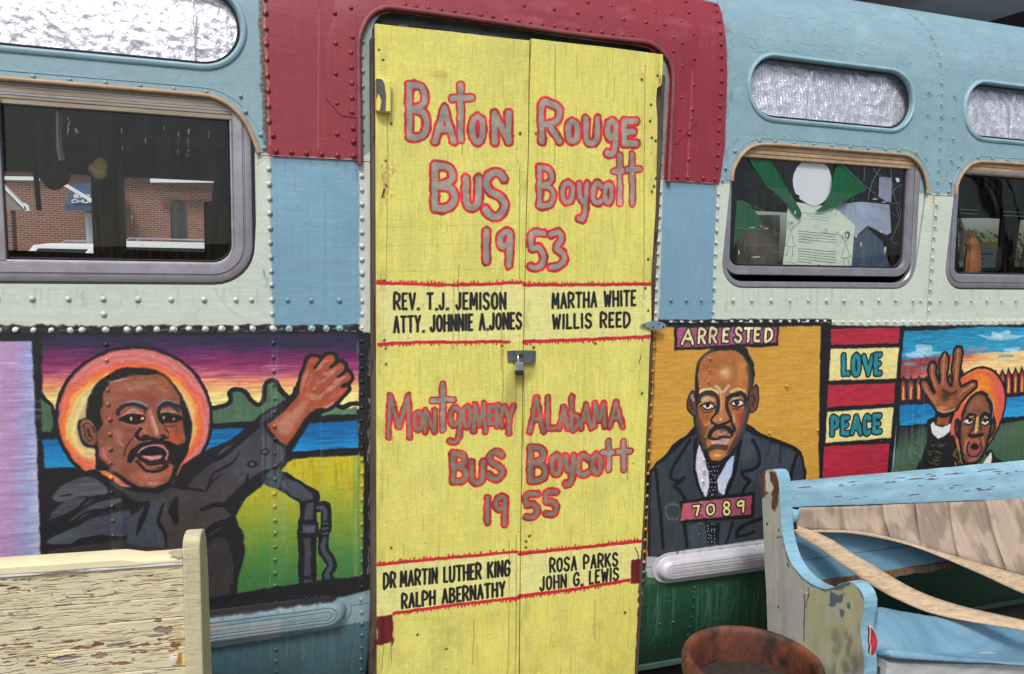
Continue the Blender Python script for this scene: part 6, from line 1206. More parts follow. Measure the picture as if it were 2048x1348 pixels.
# the belt lines and columns run on towards the back of the bus
riv.sort(key=lambda t: t[0]); rest = MB()
for k, (dist, q, n_, s_, par) in enumerate(riv):
    rot = n_.to_track_quat('Z', 'Y')
    if k < 296:
        o = bpy.data.objects.new('rivet', RM[s_][0]); COL.objects.link(o); o.parent = par; o.location = Vector(q) - wloc(par); o.rotation_mode = 'QUATERNION'; o.rotation_quaternion = rot; u_ = .86 + .26 * ((k * 7919) % 101) / 101; o.scale = (u_, u_, u_ * (.75 + .5 * ((k * 104729) % 89) / 89))
    else:
        b = len(rest.v); rest.v += [tuple(Vector(q) + rot @ Vector(v)) for v in RM[s_][1].v]; rest.f += [tuple(b + i for i in f) for f in RM[s_][1].f]; rest.i += [0] * len(RM[s_][1].f)
X0_ = float(onS(2071, 643)[0])
for k in range(60):
    x = X0_ + .045 * (k + 1)
    for z in ([Z_(1800, 643)] + ([Z_(1800, 600)] if k % 2 else [])):
        b = len(rest.v); rot = Vector((0, -1, 0)).to_track_quat('Z', 'Y'); rest.v += [tuple(Vector((x, -.002, z)) + rot @ Vector(v)) for v in RM['small'][1].v]; rest.f += [tuple(b + i for i in f) for f in RM['small'][1].f]; rest.i += [0] * len(RM['small'][1].f)
rest.put('rivets_further_along', M_SIDE, bus, True, kind='stuff')
mb = MB(); mb.box(XL, XR, prof(.14) - .002, prof(.14) + .03, .11, .132, bev=.003); mb.put('skirt_edge', plain('dull_skirt', (60, 88, 78), .6), bus)
# wheels and an underside, in the shade under the skirt
mb = MB(); mb.box(XL, XR, .3, FY, .25, .3); mb.put('underside', M_BLACK, bus)
for x in (-1.5, 4.9):
    w = MB(); w.loops([[(x + r * math.cos(2 * math.pi * k / 28), y, .47 + r * math.sin(2 * math.pi * k / 28)) for k in range(28)] for r, y in ((.05, .3), (.24, .29), (.26, .24), (.42, .23), (.47, .27), (.47, .5), (.42, .52))], True)
    sharpen(w.put('wheel', M_BLACK, bus), 40)
# ---------------------------------------------------------------- behind the glass of the near windows
M_POLE = plain('maroon_pole', (74, 22, 32), .4, .1); M_GOLD = plain('yellow_disc', (160, 136, 58), .6, 0, .3, 40)
def rod(name, a, b, r, mat, par): mb = MB(); mb.tube([a, b], r, 8); return mb.put(name, mat, par)
rod('pole', PX(190, 330, 1.6), PX(214, 600, 1.6), .022, M_POLE, bus); rod('pole', PX(66, 280, 1.8), PX(78, 420, 1.8), .011, M_POLE, bus)
rod('pole', PX(204, 430, 1.3), PX(207, 506, 1.3), .0022, plain('bright_rod', (200, 190, 196), .3, .3), bus)
mb = MB(); mb.box(PX(202, 200, 2.2)[0], PX(236, 200, 2.2)[0], 2.1, 2.3, .42, 2.1); mb.put('window_pillar', M_DARK, bus)
mb = MB(); a, b = PX(408, 403, 1.5), PX(500, 560, 1.5); mb.box(a[0], b[0] + .2, 1.45, 1.7, b[2] - .3, a[2], bev=.01); mb.put('seat_back', plain('navy_seat', (16, 20, 42), .6), bus)
mb = MB(); a, b = PX(1500, 470, .9), PX(1900, 470, .9); mb.box(a[0], b[0] + 2, .9, 1.0, .42, 1.25, bev=.02); mb.put('seat_back', plain('navy_seat_cloth', (20, 24, 40), .6), bus)
gc = root('disc_cluster', PX(200, 335, .2), 'cluster of dull yellow discs hanging on the maroon pole inside the bus', 'decoration')
def disc(name, c, r, tilt, mat, par, sx=1.0):
    mb = MB(); n = 18; R_ = Matrix.Rotation(tilt[0], 3, 'Z') @ Matrix.Rotation(tilt[1], 3, 'X'); Ls = []
    for rr_, y in ((.001, -.006), (r * .6, -.005), (r, 0), (r * .6, .005), (.001, .006)): Ls.append([tuple(Vector(c) + R_ @ Vector((rr_ * sx * math.cos(2 * math.pi * k / n), y, rr_ * math.sin(2 * math.pi * k / n)))) for k in range(n)])
    mb.loops(Ls); return mb.put(name, mat, par, True)
for (x, y, r, t, sx) in ((189, 338, .016, (0, 0), 1), (204, 335, .024, (.5, .3), .7), (199, 346, .020, (.2, 0), 1), (199, 326, .019, (1.0, .6), 1.0)): disc('disc', PX(x, y, .2), r, t, M_GOLD, gc, sx)
gc2 = root('disc_cluster', PX(108, 340, 1.7), 'dim yellow discs behind the far window, left of the other cluster', 'decoration')
for (x, y, r) in ((104, 330, .03), (100, 350, .045), (118, 352, .045), (108, 362, .04)): disc('disc', PX(x, y, 1.7), r, (.2, .2), plain('dim_yellow_disc', (150, 136, 70), .7), gc2)
st = MB(); st.tube([PX(x, y, .035) for x, y in [(125, 186), (119, 200), (117, 225), (117, 260), (119, 300), (124, 321)]], [.010, .007, .0065, .0065, .007, .008], 6); sb = st.put('rubber_strap', plain('grey_strap', (70, 70, 62), .6), None)
sb['label'] = 'thin curved dark rubber strip dangling behind the glass of the large dark left window'; sb['category'] = 'strap'
fix = root('route_sign', PX(35, 230, 1.9), 'dim framed route sign high in the back of the dark window', 'sign')
mb = MB(); a, b = PX(-20, 195, 1.95), PX(95, 262, 1.95); mb.box(a[0], b[0], 1.95, 1.98, b[2], a[2]); mb.put('board', plain('sign_board', (52, 58, 60), .6), fix)
mb = MB(); 
for (x0, y0, x1, y1) in ((0, 200, 34, 203), (34, 203, 33, 216), (33, 216, 0, 210)): mb.tube([PX(x0, y0, 1.94), PX(x1, y1, 1.94)], .0015, 4)
for (x0, y0, x1, y1) in ((28, 227, 38, 228), (38, 228, 36, 238), (44, 228, 54, 229), (54, 229, 52, 240), (60, 231, 62, 241), (17, 232, 25, 233), (8, 225, 10, 236)): mb.tube([PX(x0, y0, 1.94), PX(x1, y1, 1.94)], .002, 4)
for i in range(5): mb.tube([PX(8 + i * 4.5, 206, 1.94), PX(10 + i * 4.5, 211, 1.94)], .0012, 4)
mb.put('sign_lettering', plain('pale_lettering', (120, 128, 126), .6), fix); mb = MB(); a, b = PX(17, 243, 1.93), PX(70, 262, 1.93); mb.box(a[0], b[0], 1.93, 1.94, b[2], a[2]); mb.put('brown_strip', plain('brown_strip', (86, 62, 40), .7), fix)
# cracked window: green paint, white oval, notice, papers
M_GRN = plain('green_glass_paint', (10, 84, 48), .35, 0, .35, 20, .3, (4, 1, 1)); YI = .029
def sheet(name, px, mat, y, par, t=.0012, smooth=False): 
    P = cr(px, 4) if smooth else px
    return MB().prism([PX(*p, y) for p in P], (0, t, 0)).put(name, mat, par)
Z4 = T(1440, 280, .1336); Z5 = T(1640, 280, .2374); Z6 = T(1450, 400, .1484)
gp = root('green_figure', PX(1600, 380, YI), 'green painted figure shapes on the inside of the cracked window', 'window painting')
sheet('paint_patch', Z4([(330, 190), (700, 200), (800, 380), (960, 640), (1100, 870), (1190, 1020), (1225, 1100), (1205, 1180), (1120, 1110), (1010, 970), (860, 820), (700, 690), (520, 430), (420, 280)]), M_GRN, YI, gp)
sheet('paint_patch', Z4([(255, 900), (350, 915), (440, 960), (520, 1060), (600, 1170), (625, 1260), (590, 1300), (480, 1320), (400, 1330), (330, 1420), (220, 1560), (200, 1620)]), M_GRN, YI, gp)
sheet('paint_patch', Z5([(150, 175), (240, 250), (320, 330), (395, 418), (360, 440), (300, 460), (210, 520), (130, 560), (50, 590), (0, 600), (-40, 604), (20, 560), (70, 480), (100, 400), (110, 300)]), M_GRN, YI, gp)
mb = MB(); rn = random.Random(8)
for i in range(70):
    f_, (bx0, by0, bx1, by1) = rn.choice([(Z4, (240, 950, 540, 1500)), (Z5, (80, 280, 330, 540)), (Z4, (500, 300, 1100, 1000))]); x, y = rn.uniform(bx0, bx1), rn.uniform(by0, by1)
    if f_ is Z4 and by0 == 300 and not (y * .72 + 180 < x < y * .72 + 420): continue
    L_ = rn.uniform(40, 130); p = f_([(x, y), (x + rn.uniform(-10, 10) - L_ * .15, y + L_)]); mb.tube([PX(*p[0], YI - .0012), PX(*p[1], YI - .0012)], .0006, 3)
mb.put('brush_marks', plain('pale_green_marks', (40, 120, 84), .4), gp, kind='stuff')
oval = sheet('paper_oval', Z4([(1400, 280), (1480, 285), (1560, 340), (1630, 430), (1668, 560), (1670, 680), (1640, 800), (1580, 900), (1500, 960), (1390, 990), (1290, 940), (1190, 880), (1190, 830), (1130, 800), (1100, 700), (1090, 600), (1110, 500), (1160, 400), (1240, 320), (1320, 285)]), plain('white_card', (214, 214, 224), .6, 0, .06, 20), YI + .006, None)
oval['label'] = 'plain white oval card taped behind the cracked window glass'; oval['category'] = 'card'
def paint_notice():
    mp = lambda px, py: (lambda p: (p[0], p[2]))(onY(px, py, .03))
    x0, z1 = mp(1563, 405); x1, z0 = mp(1712, 545)
    c = Canvas(x0 - .005, z0 - .005, x1 - x0 + .02, z1 - z0 + .02, 2600, mp, (206, 216, 200)); rn = random.Random(2); k = (84, 90, 90)
    for i in range(60): c.dab(rn.uniform(1565, 1705), rn.uniform(410, 540), rn.uniform(4, 20), rn.uniform(2, 6), rn.choice([(224, 230, 220), (184, 198, 186), (192, 204, 212)]), .5)
    for r_, (ya, n) in enumerate(((462, 5), (497, 6))):
        for i in range(n):
            y = ya + i * 5.3; x = 1600 - r_; xe = 1672 if i < n - 1 else 1622
            while x < xe:
                w = rn.uniform(2, 6); c.stroke([(x, y + (x - 1600) * .10), (x + w, y + (x + w - 1600) * .10)], 1.3, k, alpha=.8, smooth=False, wob=2); x += w + 1.5
    for i in range(3): c.stroke([(1608 + i * 8, 425 + i * 6), (1658, 430 + i * 6)], 1.2, (120, 130, 130), alpha=.6)
    def lady(ox, oy, s, d):
        P = lambda l: [(ox + x * s * d, oy + y * s) for x, y in l]
        for l in ([(0, 0), (-4, 10), (-12, 34), (-14, 40), (8, 42), (4, 30), (1, 12)], [(0, 0), (10, -12), (22, -22)], [(-2, 0), (-10, -8), (-6, -24)], [(-8, 42), (-12, 60), (-16, 64)], [(2, 42), (2, 64), (-2, 72)], [(-2, -6), (-6, -14), (0, -20), (6, -14), (2, -6)]): c.stroke(P(l), .9, (60, 64, 64), alpha=.85)
    lady(1586, 460, .8, 1); lady(1692, 482, .8, -1); c.dab(1698, 470, 6, 7, (40, 40, 44), .9, hard=.6); c.dab(1697, 471, 3.4, 4.4, (196, 206, 200), 1, hard=.6); c.dab(1586, 446, 2, 4, (60, 60, 60), .8)
    c.dab(1640, 533, 3.6, 4.4, (60, 60, 60), .9, hard=.5); c.stroke([(1566, 528), (1580, 524), (1600, 530), (1640, 535), (1700, 540)], 1.4, (150, 166, 158), alpha=.8)
    return c
M_NOTE = paint_mat('printed_notice', paint_notice(), gsc=30, gst=.5, bumpd=.0004)
bp = MB().prism([PX(x, y, .12) for x, y in [(1474, 430), (1560, 430), (1560, 545), (1474, 545)]], (0, .004, 0)).put('background_panel', plain('brown_grey_panel', (84, 78, 70), .9, 0, .45, 12, .5), None); bp['label'] = 'brownish grey cardboard filling the lower left of the cracked window'; bp['category'] = 'backdrop'  # brownish panel standing in for the blurred background behind the lower left glass
nt = root('paper_notice', PX(1635, 540, .037), 'printed paper notice with two sketched women stuck low in the cracked window', 'notice'); sheet('sheet', [(1576, 402), (1618, 408), (1668, 414), (1710, 450), (1702, 541), (1564, 540), (1572, 480)], M_NOTE, .037, nt)
pp = sheet('paper_sheet', Z5([(100, 545), (350, 520), (585, 545), (600, 780), (560, 800), (400, 720), (280, 830), (100, 700)]), plain('lilac_paper', (150, 158, 186), .6, 0, .25, 8), .044, None); pp['label'] = 'crumpled lilac blue paper behind the right half of the cracked window'; pp['category'] = 'paper'
pp = sheet('paper_scrap', Z5([(500, 310), (605, 320), (600, 520), (560, 520), (495, 480)]), plain('pale_violet_paper', (146, 142, 176), .6, 0, .25, 12), .044, None); pp['label'] = 'small pale violet paper scrap high in the cracked window'; pp['category'] = 'paper'
pp = sheet('cloth', Z5([(250, 1080), (280, 860), (330, 760), (400, 740), (520, 850), (590, 1070), (400, 1085)]), plain('blue_grey_cloth', (58, 76, 100), .8, 0, .4, 12, .4, (4, 1, 1)), .05, None); pp['label'] = 'dark blue grey cloth bunched low behind the cracked window'; pp['category'] = 'cloth'
gl = MB(); rn = random.Random(55)  # pale blobs painted in as glints of crumpled plastic on the glass
for (x, y, w, h) in ((1505, 455, 16, 3), (1532, 457, 14, 3), (1522, 452, 6, 2), (1762, 463, 8, 6), (1775, 464, 7, 4), (1590, 425, 5, 10), (1712, 470, 6, 16), (1722, 488, 4, 12), (1750, 398, 14, 3), (1768, 404, 12, 2.5), (1796, 360, 10, 12), (1652, 459, 12, 4), (1478, 505, 3, 12), (1512, 514, 22, 4), (1770, 500, 5, 20)):
    P_ = [(x + w * .5 * math.cos(a) * rn.uniform(.5, 1.1), y + h * .5 * math.sin(a) * rn.uniform(.5, 1.1)) for a in [6.283 * i / 9 for i in range(9)]]; gl.prism([PX(a, b, prof(1.8) + .0225) for a, b in P_], (0, .0006, 0))
gl.put('painted_glint', plain('glint_paint', (176, 190, 184), .25, 0, .4, 90), w1, kind='stuff')
mb = MB(); rn = random.Random(12)
cr_lines = [Z5([(160, 180), (420, 420), (590, 525), (680, 530)]), Z5([(520, 215), (440, 360), (400, 510)]), Z5([(415, 175), (490, 290), (600, 320)]), Z5([(385, 175), (370, 350)]), Z5([(300, 630), (400, 670), (600, 660)]), Z5([(430, 540), (500, 620), (600, 650)]), Z5([(590, 600), (660, 650), (640, 560)]), Z5([(400, 720), (410, 870)]), Z5([(590, 190), (620, 460), (680, 640), (600, 840), (660, 880)]), Z4([(300, 905), (700, 1080), (960, 1200), (1100, 1300)]), Z4([(440, 1320), (520, 1290), (560, 1330), (700, 1290)]),
            Z6([(150, 380), (410, 390)]), Z6([(735, 450), (735, 780), (770, 890)]), Z6([(640, 680), (800, 720)]), Z6([(280, 570), (260, 650), (300, 780)]), Z6([(660, 380), (680, 480), (720, 420)]), Z6([(290, 600), (700, 605)]), Z5([(390, 600), (420, 640), (460, 680), (580, 690)]), Z5([(600, 460), (640, 400), (690, 375)])]
for l in cr_lines:
    P = cr(l, 4, False); P = [(x + rn.uniform(-.5, .5), y + rn.uniform(-.5, .5)) for x, y in P]; mb.tube([PX(x, y, prof(1.8) + .0185) for x, y in P], .00055, 4)
mb.put('crack_line', plain('crack_glint', (130, 142, 140), .2), w1, kind='stuff')
mb = MB(); rn = random.Random(77)
for (x, y0, y1, n) in ((138, 232, 262, 14), (153, 250, 262, 5), (243, 252, 292, 8), (357, 262, 300, 8), (377, 275, 308, 14), (418, 258, 270, 5), (330, 252, 260, 4), (377, 256, 262, 5), (292, 262, 278, 4), (262, 425, 440, 8), (283, 468, 500, 6), (36, 390, 420, 5)):
    for i in range((n + 1) // 2): xx = x + rn.uniform(-2.5, 2.5); yy = rn.uniform(y0, y1); mb.tube([PX(xx, yy, prof(1.9) + .0225), PX(xx + rn.uniform(-.6, .6), yy + rn.uniform(2, 9), prof(1.9) + .0225)], .0006, 3)
mb.put('glass_scratch', plain('scratch_glint', (150, 158, 156), .3), wL, kind='stuff')
# things seen in the third window
wd = root('carved_wood', PX(1945, 580, .18), 'rough orange brown carved wood standing inside the right edge window', 'carving')
mb = MB(); Z7 = T(1870, 300, .2225)
Ls = []
for (xa, xb, y) in ((265, 350, 1165), (272, 395, 1080), (275, 400, 1000), (290, 392, 900), (280, 380, 840), (300, 370, 800), (330, 350, 770)):
    p = Z7([(xa, y), (xb, y)]); A, B = PX(*p[0], .2), PX(*p[1], .2); cx, w = (A[0] + B[0]) / 2, (B[0] - A[0]) / 2
    Ls.append([(cx + w * math.cos(t), .2 + w * .7 * math.sin(t), A[2]) for t in [2 * math.pi * k / 10 for k in range(10)]])
mb.loops(Ls, True, 0, (True, True)); mb.put('wood_block', plain('orange_wood', (142, 84, 42), .6, 0, .5, 7, .6, (9, 9, .8)), wd)
mb = MB(); rn = random.Random(3)
for i in range(14): p = Z7([(rn.uniform(240, 380), 810)])[0]; q = Z7([(rn.uniform(200, 400), rn.uniform(660, 760))])[0]; mb.tube([PX(*p, .2), PX((p[0] + q[0]) / 2 + rn.uniform(-3, 3), (p[1] + q[1]) / 2, .2), PX(*q, .2)], [.003, .002, .001], 4)
mb.put('frayed_top', plain('frayed_wood', (120, 74, 56), .8), wd, kind='stuff')
po = root('poster', PX(1982, 535, .6), 'teal and yellow poster propped inside the right edge window', 'poster')
sheet('poster_sheet', [(1956, 484), (1996, 484), (1990, 535), (1956, 535)], plain('teal_poster', (126, 178, 176), .6, 0, .08), .6, po); sheet('poster_corner', [(1956, 484), (1996, 484), (1994, 502), (1976, 493), (1956, 489)], plain('poster_yellow', (214, 184, 50), .6, 0, .08), .598, po)
mb = MB()
for (x0, x1, y) in ((1957, 1988, 508), (1958, 1971, 518), (1958, 1969, 528)):
    x = x0
    while x < x1 - 1: mb.tube([PX(x, y - 1.6, .596), PX(x, y + 1.8, .596)], .0022, 4); x += 2.6
mb.put('poster_lettering', plain('dark_print', (30, 44, 50), .6), po)
sc = sheet('note_card', [(1918, 523), (1930, 523), (1930, 534), (1919, 534)], plain('mint_card', (150, 200, 190), .6), .5, None); sc['label'] = 'small mint green note card left of the carved wood'; sc['category'] = 'card'
# ---------------------------------------------------------------- right pew: blue, broken, facing the street
XE = 1.457
FR = T(1498, 900, .3323)
def mpE(px, py): p = onX(px, py, XE); return float(p[1]), float(p[2])
def paint_pew_end():
    c = Canvas(-.78, 0.02, .56, .98, 900, mpE, (176, 178, 174)); rn = random.Random(31)
    c.fill([(1400, 800), (1800, 800), (1800, 2200), (1400, 2200)], (172, 174, 172), ('v', .04), wob=0)
    for i in range(60): c.dab(rn.uniform(1525, 1745), rn.uniform(960, 1400), rn.uniform(6, 30), rn.uniform(10, 50), rn.choice([(190, 192, 190), (160, 162, 158), (184, 184, 166), (150, 152, 150)]), .3)
    c.fill(FR([(340, 860), (420, 838), (500, 836), (600, 800), (720, 850), (720, 1040), (700, 1240), (560, 1348), (420, 1700), (340, 1700)]), (176, 178, 140), ('v', .05), wob=3, soft=3, alpha=.9)
    for i in range(40): c.dab(*FR([(rn.uniform(360, 690), rn.uniform(850, 1348))])[0], rn.uniform(5, 20), rn.uniform(8, 30), rn.choice([(184, 188, 184), (172, 176, 128), (160, 160, 140), (128, 126, 118)]), .35)
    for i in range(14): c.dab(*FR([(rn.uniform(480, 660), rn.uniform(1100, 1348))])[0], rn.uniform(4, 12), rn.uniform(6, 20), (104, 96, 86), .35)
    W_ = (104, 74, 48)
    c.fill(FR([(60, 150), (100, 130), (105, 180), (98, 240), (115, 265), (75, 300), (60, 290)]), W_, ('v', .3), wob=3); c.fill(FR([(120, 125), (160, 130), (180, 200), (170, 330), (155, 370), (140, 355), (136, 260), (148, 230), (128, 190)]), (92, 62, 42), ('v', .35), wob=3)
    c.fill(FR([(104, 130), (120, 128), (128, 190), (148, 230), (136, 262), (112, 250), (100, 180)]), (206, 206, 208), ('v', .1), wob=2)
    for p in ([(490, 850), (530, 880), (580, 860), (560, 920), (520, 935), (480, 940)], [(595, 930), (615, 925), (610, 960), (592, 950)], [(550, 960), (575, 980), (560, 1010), (548, 990)], [(395, 830), (500, 835), (560, 805), (620, 800), (580, 830), (540, 850), (460, 850)]): c.fill(FR(p), (84, 102, 116), wob=3)
    c.stroke(FR([(195, 440), (230, 640), (290, 740), (360, 800), (440, 835), (520, 822), (600, 795), (660, 835), (690, 900)]), 3.4, (86, 108, 122), wob=3, dry=1.3)
    c.stroke(FR([(335, 870), (334, 1000), (332, 1150)]), 1.6, (60, 56, 50), smooth=False); c.stroke(FR([(360, 830), (360, 880), (335, 960)]), 1.3, (92, 70, 50)); c.stroke(FR([(315, 850), (355, 866)]), 2, (200, 200, 196)); c.stroke(FR([(165, 530), (200, 525)]), 1.2, (70, 66, 62))
    for x, y in ((110, 445), (180, 485), (232, 690), (238, 700), (175, 945), (360, 875), (300, 720)): c.dab(*FR([(x, y)])[0], 1.8, 2.6, (44, 36, 30), .9, hard=.5)
    for i in range(60):
        x, y = FR([(rn.uniform(85, 330), rn.uniform(300, 1348))])[0]; c.stroke([(x, y), (x + rn.uniform(-1, 1), y + rn.uniform(10, 50))], rn.uniform(.6, 1.6), rn.choice([(146, 146, 140), (196, 198, 196), (130, 126, 116)]), alpha=.5)
    c.stroke(FR([(190, 560), (200, 800), (210, 1100)]), 10, (150, 150, 148), alpha=.4, soft=4)
    return c
M_PEND = paint_mat('pew_end_paint', paint_pew_end(), ('Y', 'Z'), (.6, .8), .001, (1, 6, 1), 30, .5)
BLUE = (134, 176, 196)
M_PBLUE = plain('pew_blue_paint', BLUE, .5, 0, .12, 9, .6, (1, 1, 3), chips=((70, 58, 48), .735, (1.2, 1, 7)))
M_PRAIL = plain('pew_rail_paint', (136, 176, 196), .55, 0, .30, 6, 1.0, (1, 1, 4), chips=((112, 116, 112), .63, (1.0, 3, 12)))
M_PBACK = plain('pew_back_blue', (92, 134, 158), .5, 0, .12, 9, .4, (1, 1, 3), chips=((44, 38, 34), .66, (1.6, 1, 14)))
M_EDGE = plain('pew_edge_blue', (128, 172, 192), .5, 0, .22, 12, 1.0, (1, 1, 9), .002, chips=((96, 104, 104), .66, (3, 3, 9)))
pew = root('church_pew', (1.5, -.5, 0), 'broken light blue wooden pew with curling veneer, beside the rusty brown pot', 'pew', 'old church pews in front of the bus')
OUTL = [(75, 170), (82, 140), (100, 124), (125, 117), (150, 120), (166, 136), (178, 180), (185, 260), (188, 330), (192, 420), (200, 500), (218, 580), (240, 650), (268, 700), (300, 742), (335, 775), (370, 802), (410, 822), (450, 835), (480, 836), (510, 826), (535, 810), (565, 796), (600, 792), (635, 806), (665, 836), (684, 870), (694, 910), (693, 950), (684, 990), (675, 1040), (671, 1090), (675, 1140), (684, 1200), (691, 1260), (692, 1340)]
E_ = [tuple(onX(*p, XE)) for p in FR(OUTL)]
low = [(XE, E_[-1][1] + .0, .46), (XE, E_[-1][1] - .015, .25), (XE, E_[-1][1] - .005, .0), (XE, -.36, .0)]
bk = [tuple(onX(*p, XE)) for p in FR([(112, 1100), (104, 850), (95, 700), (90, 560), (84, 420), (78, 300), (74, 230)])]
mb = MB(); mb.prism([tuple(p) for p in E_ + low + bk], (.042, 0, 0), 0, 1); ep = mb.put('end_panel', [M_PEND, M_EDGE], pew)
# top rail
def P3(px, y): q = onY(*FR([px])[0], y); return tuple(map(float, q))
def ext(a, b, t): return tuple(a[i] + (b[i] - a[i]) * t for i in range(3))
def rail_sec(tb, cr_, fb):
    tb2 = (tb[0], tb[1] + .02, tb[2] - .012); bb = (fb[0], tb[1] + .02, fb[2])
    return [tb, (cr_[0], cr_[1] + .006, cr_[2] + .002), cr_, (cr_[0], cr_[1] - .002, cr_[2] - .008), ext(cr_, fb, .5), (fb[0], fb[1] - .001, fb[2] + .004), fb, bb, tb2]
A = (P3((213, 190), -.285), P3((225, 235), -.327), P3((246, 346), -.33)); B = (P3((1655, 62), -.285), P3((1655, 132), -.335), P3((1655, 292), -.345))
mb = MB(); Ls = []; rn = random.Random(3)
for k in range(33):
    t = k / 16; s_ = rail_sec(*[ext(A[i], B[i], t) for i in range(3)]); Ls.append([(x, y + rn.uniform(-.0006, .0006), z + rn.uniform(-.0009, .0009)) for x, y, z in s_])
mb.loops(Ls, True, 0, (True, True)); sharpen(mb.put('top_rail', M_PRAIL, pew), 50)
rn = random.Random(19); mb = MB()
for i in range(64):
    x0_ = 1.5 + 1.9 * rn.random(); L_ = rn.choice([.02, .03, .05, .09]); t_ = (x0_ - A[1][0]) / (B[1][0] - A[1][0]); c0 = ext(A[1], B[1], t_); f0 = ext(A[2], B[2], t_); b0_ = ext(A[0], B[0], t_)
    v_ = rn.choice([rn.uniform(-.5, .1), rn.uniform(-.3, .05), rn.random()]); q0 = ext(c0, f0, v_) if v_ > 0 else ext(c0, b0_, -v_)
    n_ = 7; up = []; dn = []
    for k in range(n_ + 1):
        s_ = k / n_; w_ = rn.uniform(.0006, .0030) * math.sin(math.pi * (s_ * .9 + .05)); dy_ = -.0008; zz = q0[2] + rn.uniform(-.0012, .0012) - L_ * s_ * .02
        up.append((q0[0] + L_ * s_, q0[1] + dy_, zz + w_ + .0008)); dn.append((q0[0] + L_ * s_, q0[1] + dy_, zz - w_ + .0008))
    mb.prism(up + dn[::-1], (0, .001, 0))
mb.put('paint_crack', plain('bare_weathered_wood', (96, 92, 84), .9, 0, .5, 50, .5), pew, kind='stuff')
# back boards
def bz(t): return (.845 - .235 * t, -.300 - .055 * t)
xe0, xe1 = XE + .038, 3.45
for k, (a, b) in enumerate(((0, .36), (.37, .70), (.71, 1.0))):
    (za, ya), (zb, yb) = bz(a), bz(b); mb = MB()
    mb.prism([(xe0, ya, za), (xe0, yb, zb), (xe1, yb, zb), (xe1, ya, za)], (0, .018, 0)); mb.put('back_plank', M_PBACK, pew)
mb = MB(); rn = random.Random(7); z_, y_ = bz(1.0); P = []
n = 60
for k in range(n): x = xe0 + (xe1 - xe0) * k / (n - 1); P.append((x, y_ - .006, z_ + .006))
for k in range(n)[::-1]: x = xe0 + (xe1 - xe0) * k / (n - 1); P.append((x, y_ - .006, z_ - .010 - rn.uniform(0, .012)))
mb.prism(P, (0, .014, 0)); mb.put('splintered_edge', plain('splintered_wood', (104, 84, 62), .85, 0, .6, 20, .8, (6, 1, 1)), pew)
# wood veneer sheet sagging off the back, in boards
M_VEN = N('bare_veneer'); _v = M_VEN.pos((26, 3, 2.2)); _n = M_VEN.noise(_v, 2.0, 5, .6, 1.4); _wv = M_VEN.n('ShaderNodeTexWave', wave_type='RINGS'); _wv.inputs['Scale'].default_value = 9; _wv.inputs['Distortion'].default_value = 9; _wv.inputs['Detail'].default_value = 3; M_VEN.l(M_VEN.pos((1, 1, .5)), _wv.inputs[0])
M_VEN = M_VEN.set(Base_Color=M_VEN.mix(.5, M_VEN.mix(M_VEN.ramp(_n, .3, .7), lin((104, 92, 80)), lin((160, 144, 126))), M_VEN.mix(M_VEN.ramp(_wv.outputs['Fac'], .2, .8), lin((124, 108, 92)), lin((178, 160, 140)))), Roughness=.75, Normal=M_VEN.bump(_wv.outputs['Fac'], .5, .001, M_VEN.bump(_n, .4, .002)))
M_VEN2 = plain('veneer_edge', (182, 160, 130), .7, 0, .35, 7, .7, (4, 3, 26), chips=((138, 114, 90), .63, (3, 2, 40)))
top = [(300, 346, -.334), (550, 340, -.337), (800, 330, -.339), (1000, 322, -.341), (1200, 313, -.343), (1430, 304, -.346), (1655, 290, -.348), (1900, 276, -.352), (2200, 260, -.356)]
botm = [(285, 470, -.345), (580, 490, -.362), (850, 532, -.385), (1040, 582, -.41), (1260, 650, -.43), (1545, 722, -.46), (1655, 752, -.47), (1900, 830, -.50), (2200, 930, -.54)]
def interp(L, x, j):
    return float(np.interp(x, [p[0] for p in L], [p[j] for p in L]))
seams = [(300, 285), (550, 580), (800, 850), (1000, 1040), (1200, 1260), (1420, 1545), (1640, 1830), (1900, 2200)]
for k in range(len(seams) - 1):
    (ta, ba), (tb, bb) = seams[k], seams[k + 1]; rows = []
    for j in range(9):
        v = j / 8; row = []
        for i in range(9):
            u = i / 8; u2 = .004 + u * .992; xt = ta + (tb - ta) * u2; xb_ = ba + (bb - ba) * u2
            a = P3((xt, interp(top, xt, 1)), interp(top, xt, 2)); b = P3((xb_, interp(botm, xb_, 1)), interp(botm, xb_, 2))
            w = .0012 * math.sin(u * math.pi) * v + .0016 * math.sin(v * 4 + k * 2) + .0012 * mnoise.noise(Vector((u * 4 + k * 9, v * 2, 5))); p = ext(a, b, v); row.append((p[0], p[1] - w + .010 * math.sin(v * math.pi) * .6, p[2]))
        rows.append(row)
    mb = MB(); mb.grid(rows); o = mb.put('veneer_board', M_VEN, pew, True); md = o.modifiers.new('s', 'SOLIDIFY'); md.thickness = .0025
def ribbon(name, up, lo, mat, n=46, curl=.006):
    U = cr([(a, b, c) for a, b, c in up], 8, False); Lo = cr([(a, b, c) for a, b, c in lo], 8, False); rows = []
    def at(L, t): i = t * (len(L) - 1); k = min(int(i), len(L) - 2); f = i - k; return L[k] * (1 - f) + L[k + 1] * f
    for j in range(6):
        v = j / 5; row = []
        for i in range(n):
            t = i / (n - 1); a = at(U, t); b = at(Lo, t); A_ = P3((a[0], a[1]), a[2]); B_ = P3((b[0], b[1]), b[2]); p = ext(A_, B_, v); row.append((p[0], p[1] - curl * math.sin(v * math.pi), p[2]))
        rows.append(row)
    mb = MB(); mb.grid(rows); o = mb.put(name, mat, pew, True); md = o.modifiers.new('s', 'SOLIDIFY'); md.thickness = .004; return o
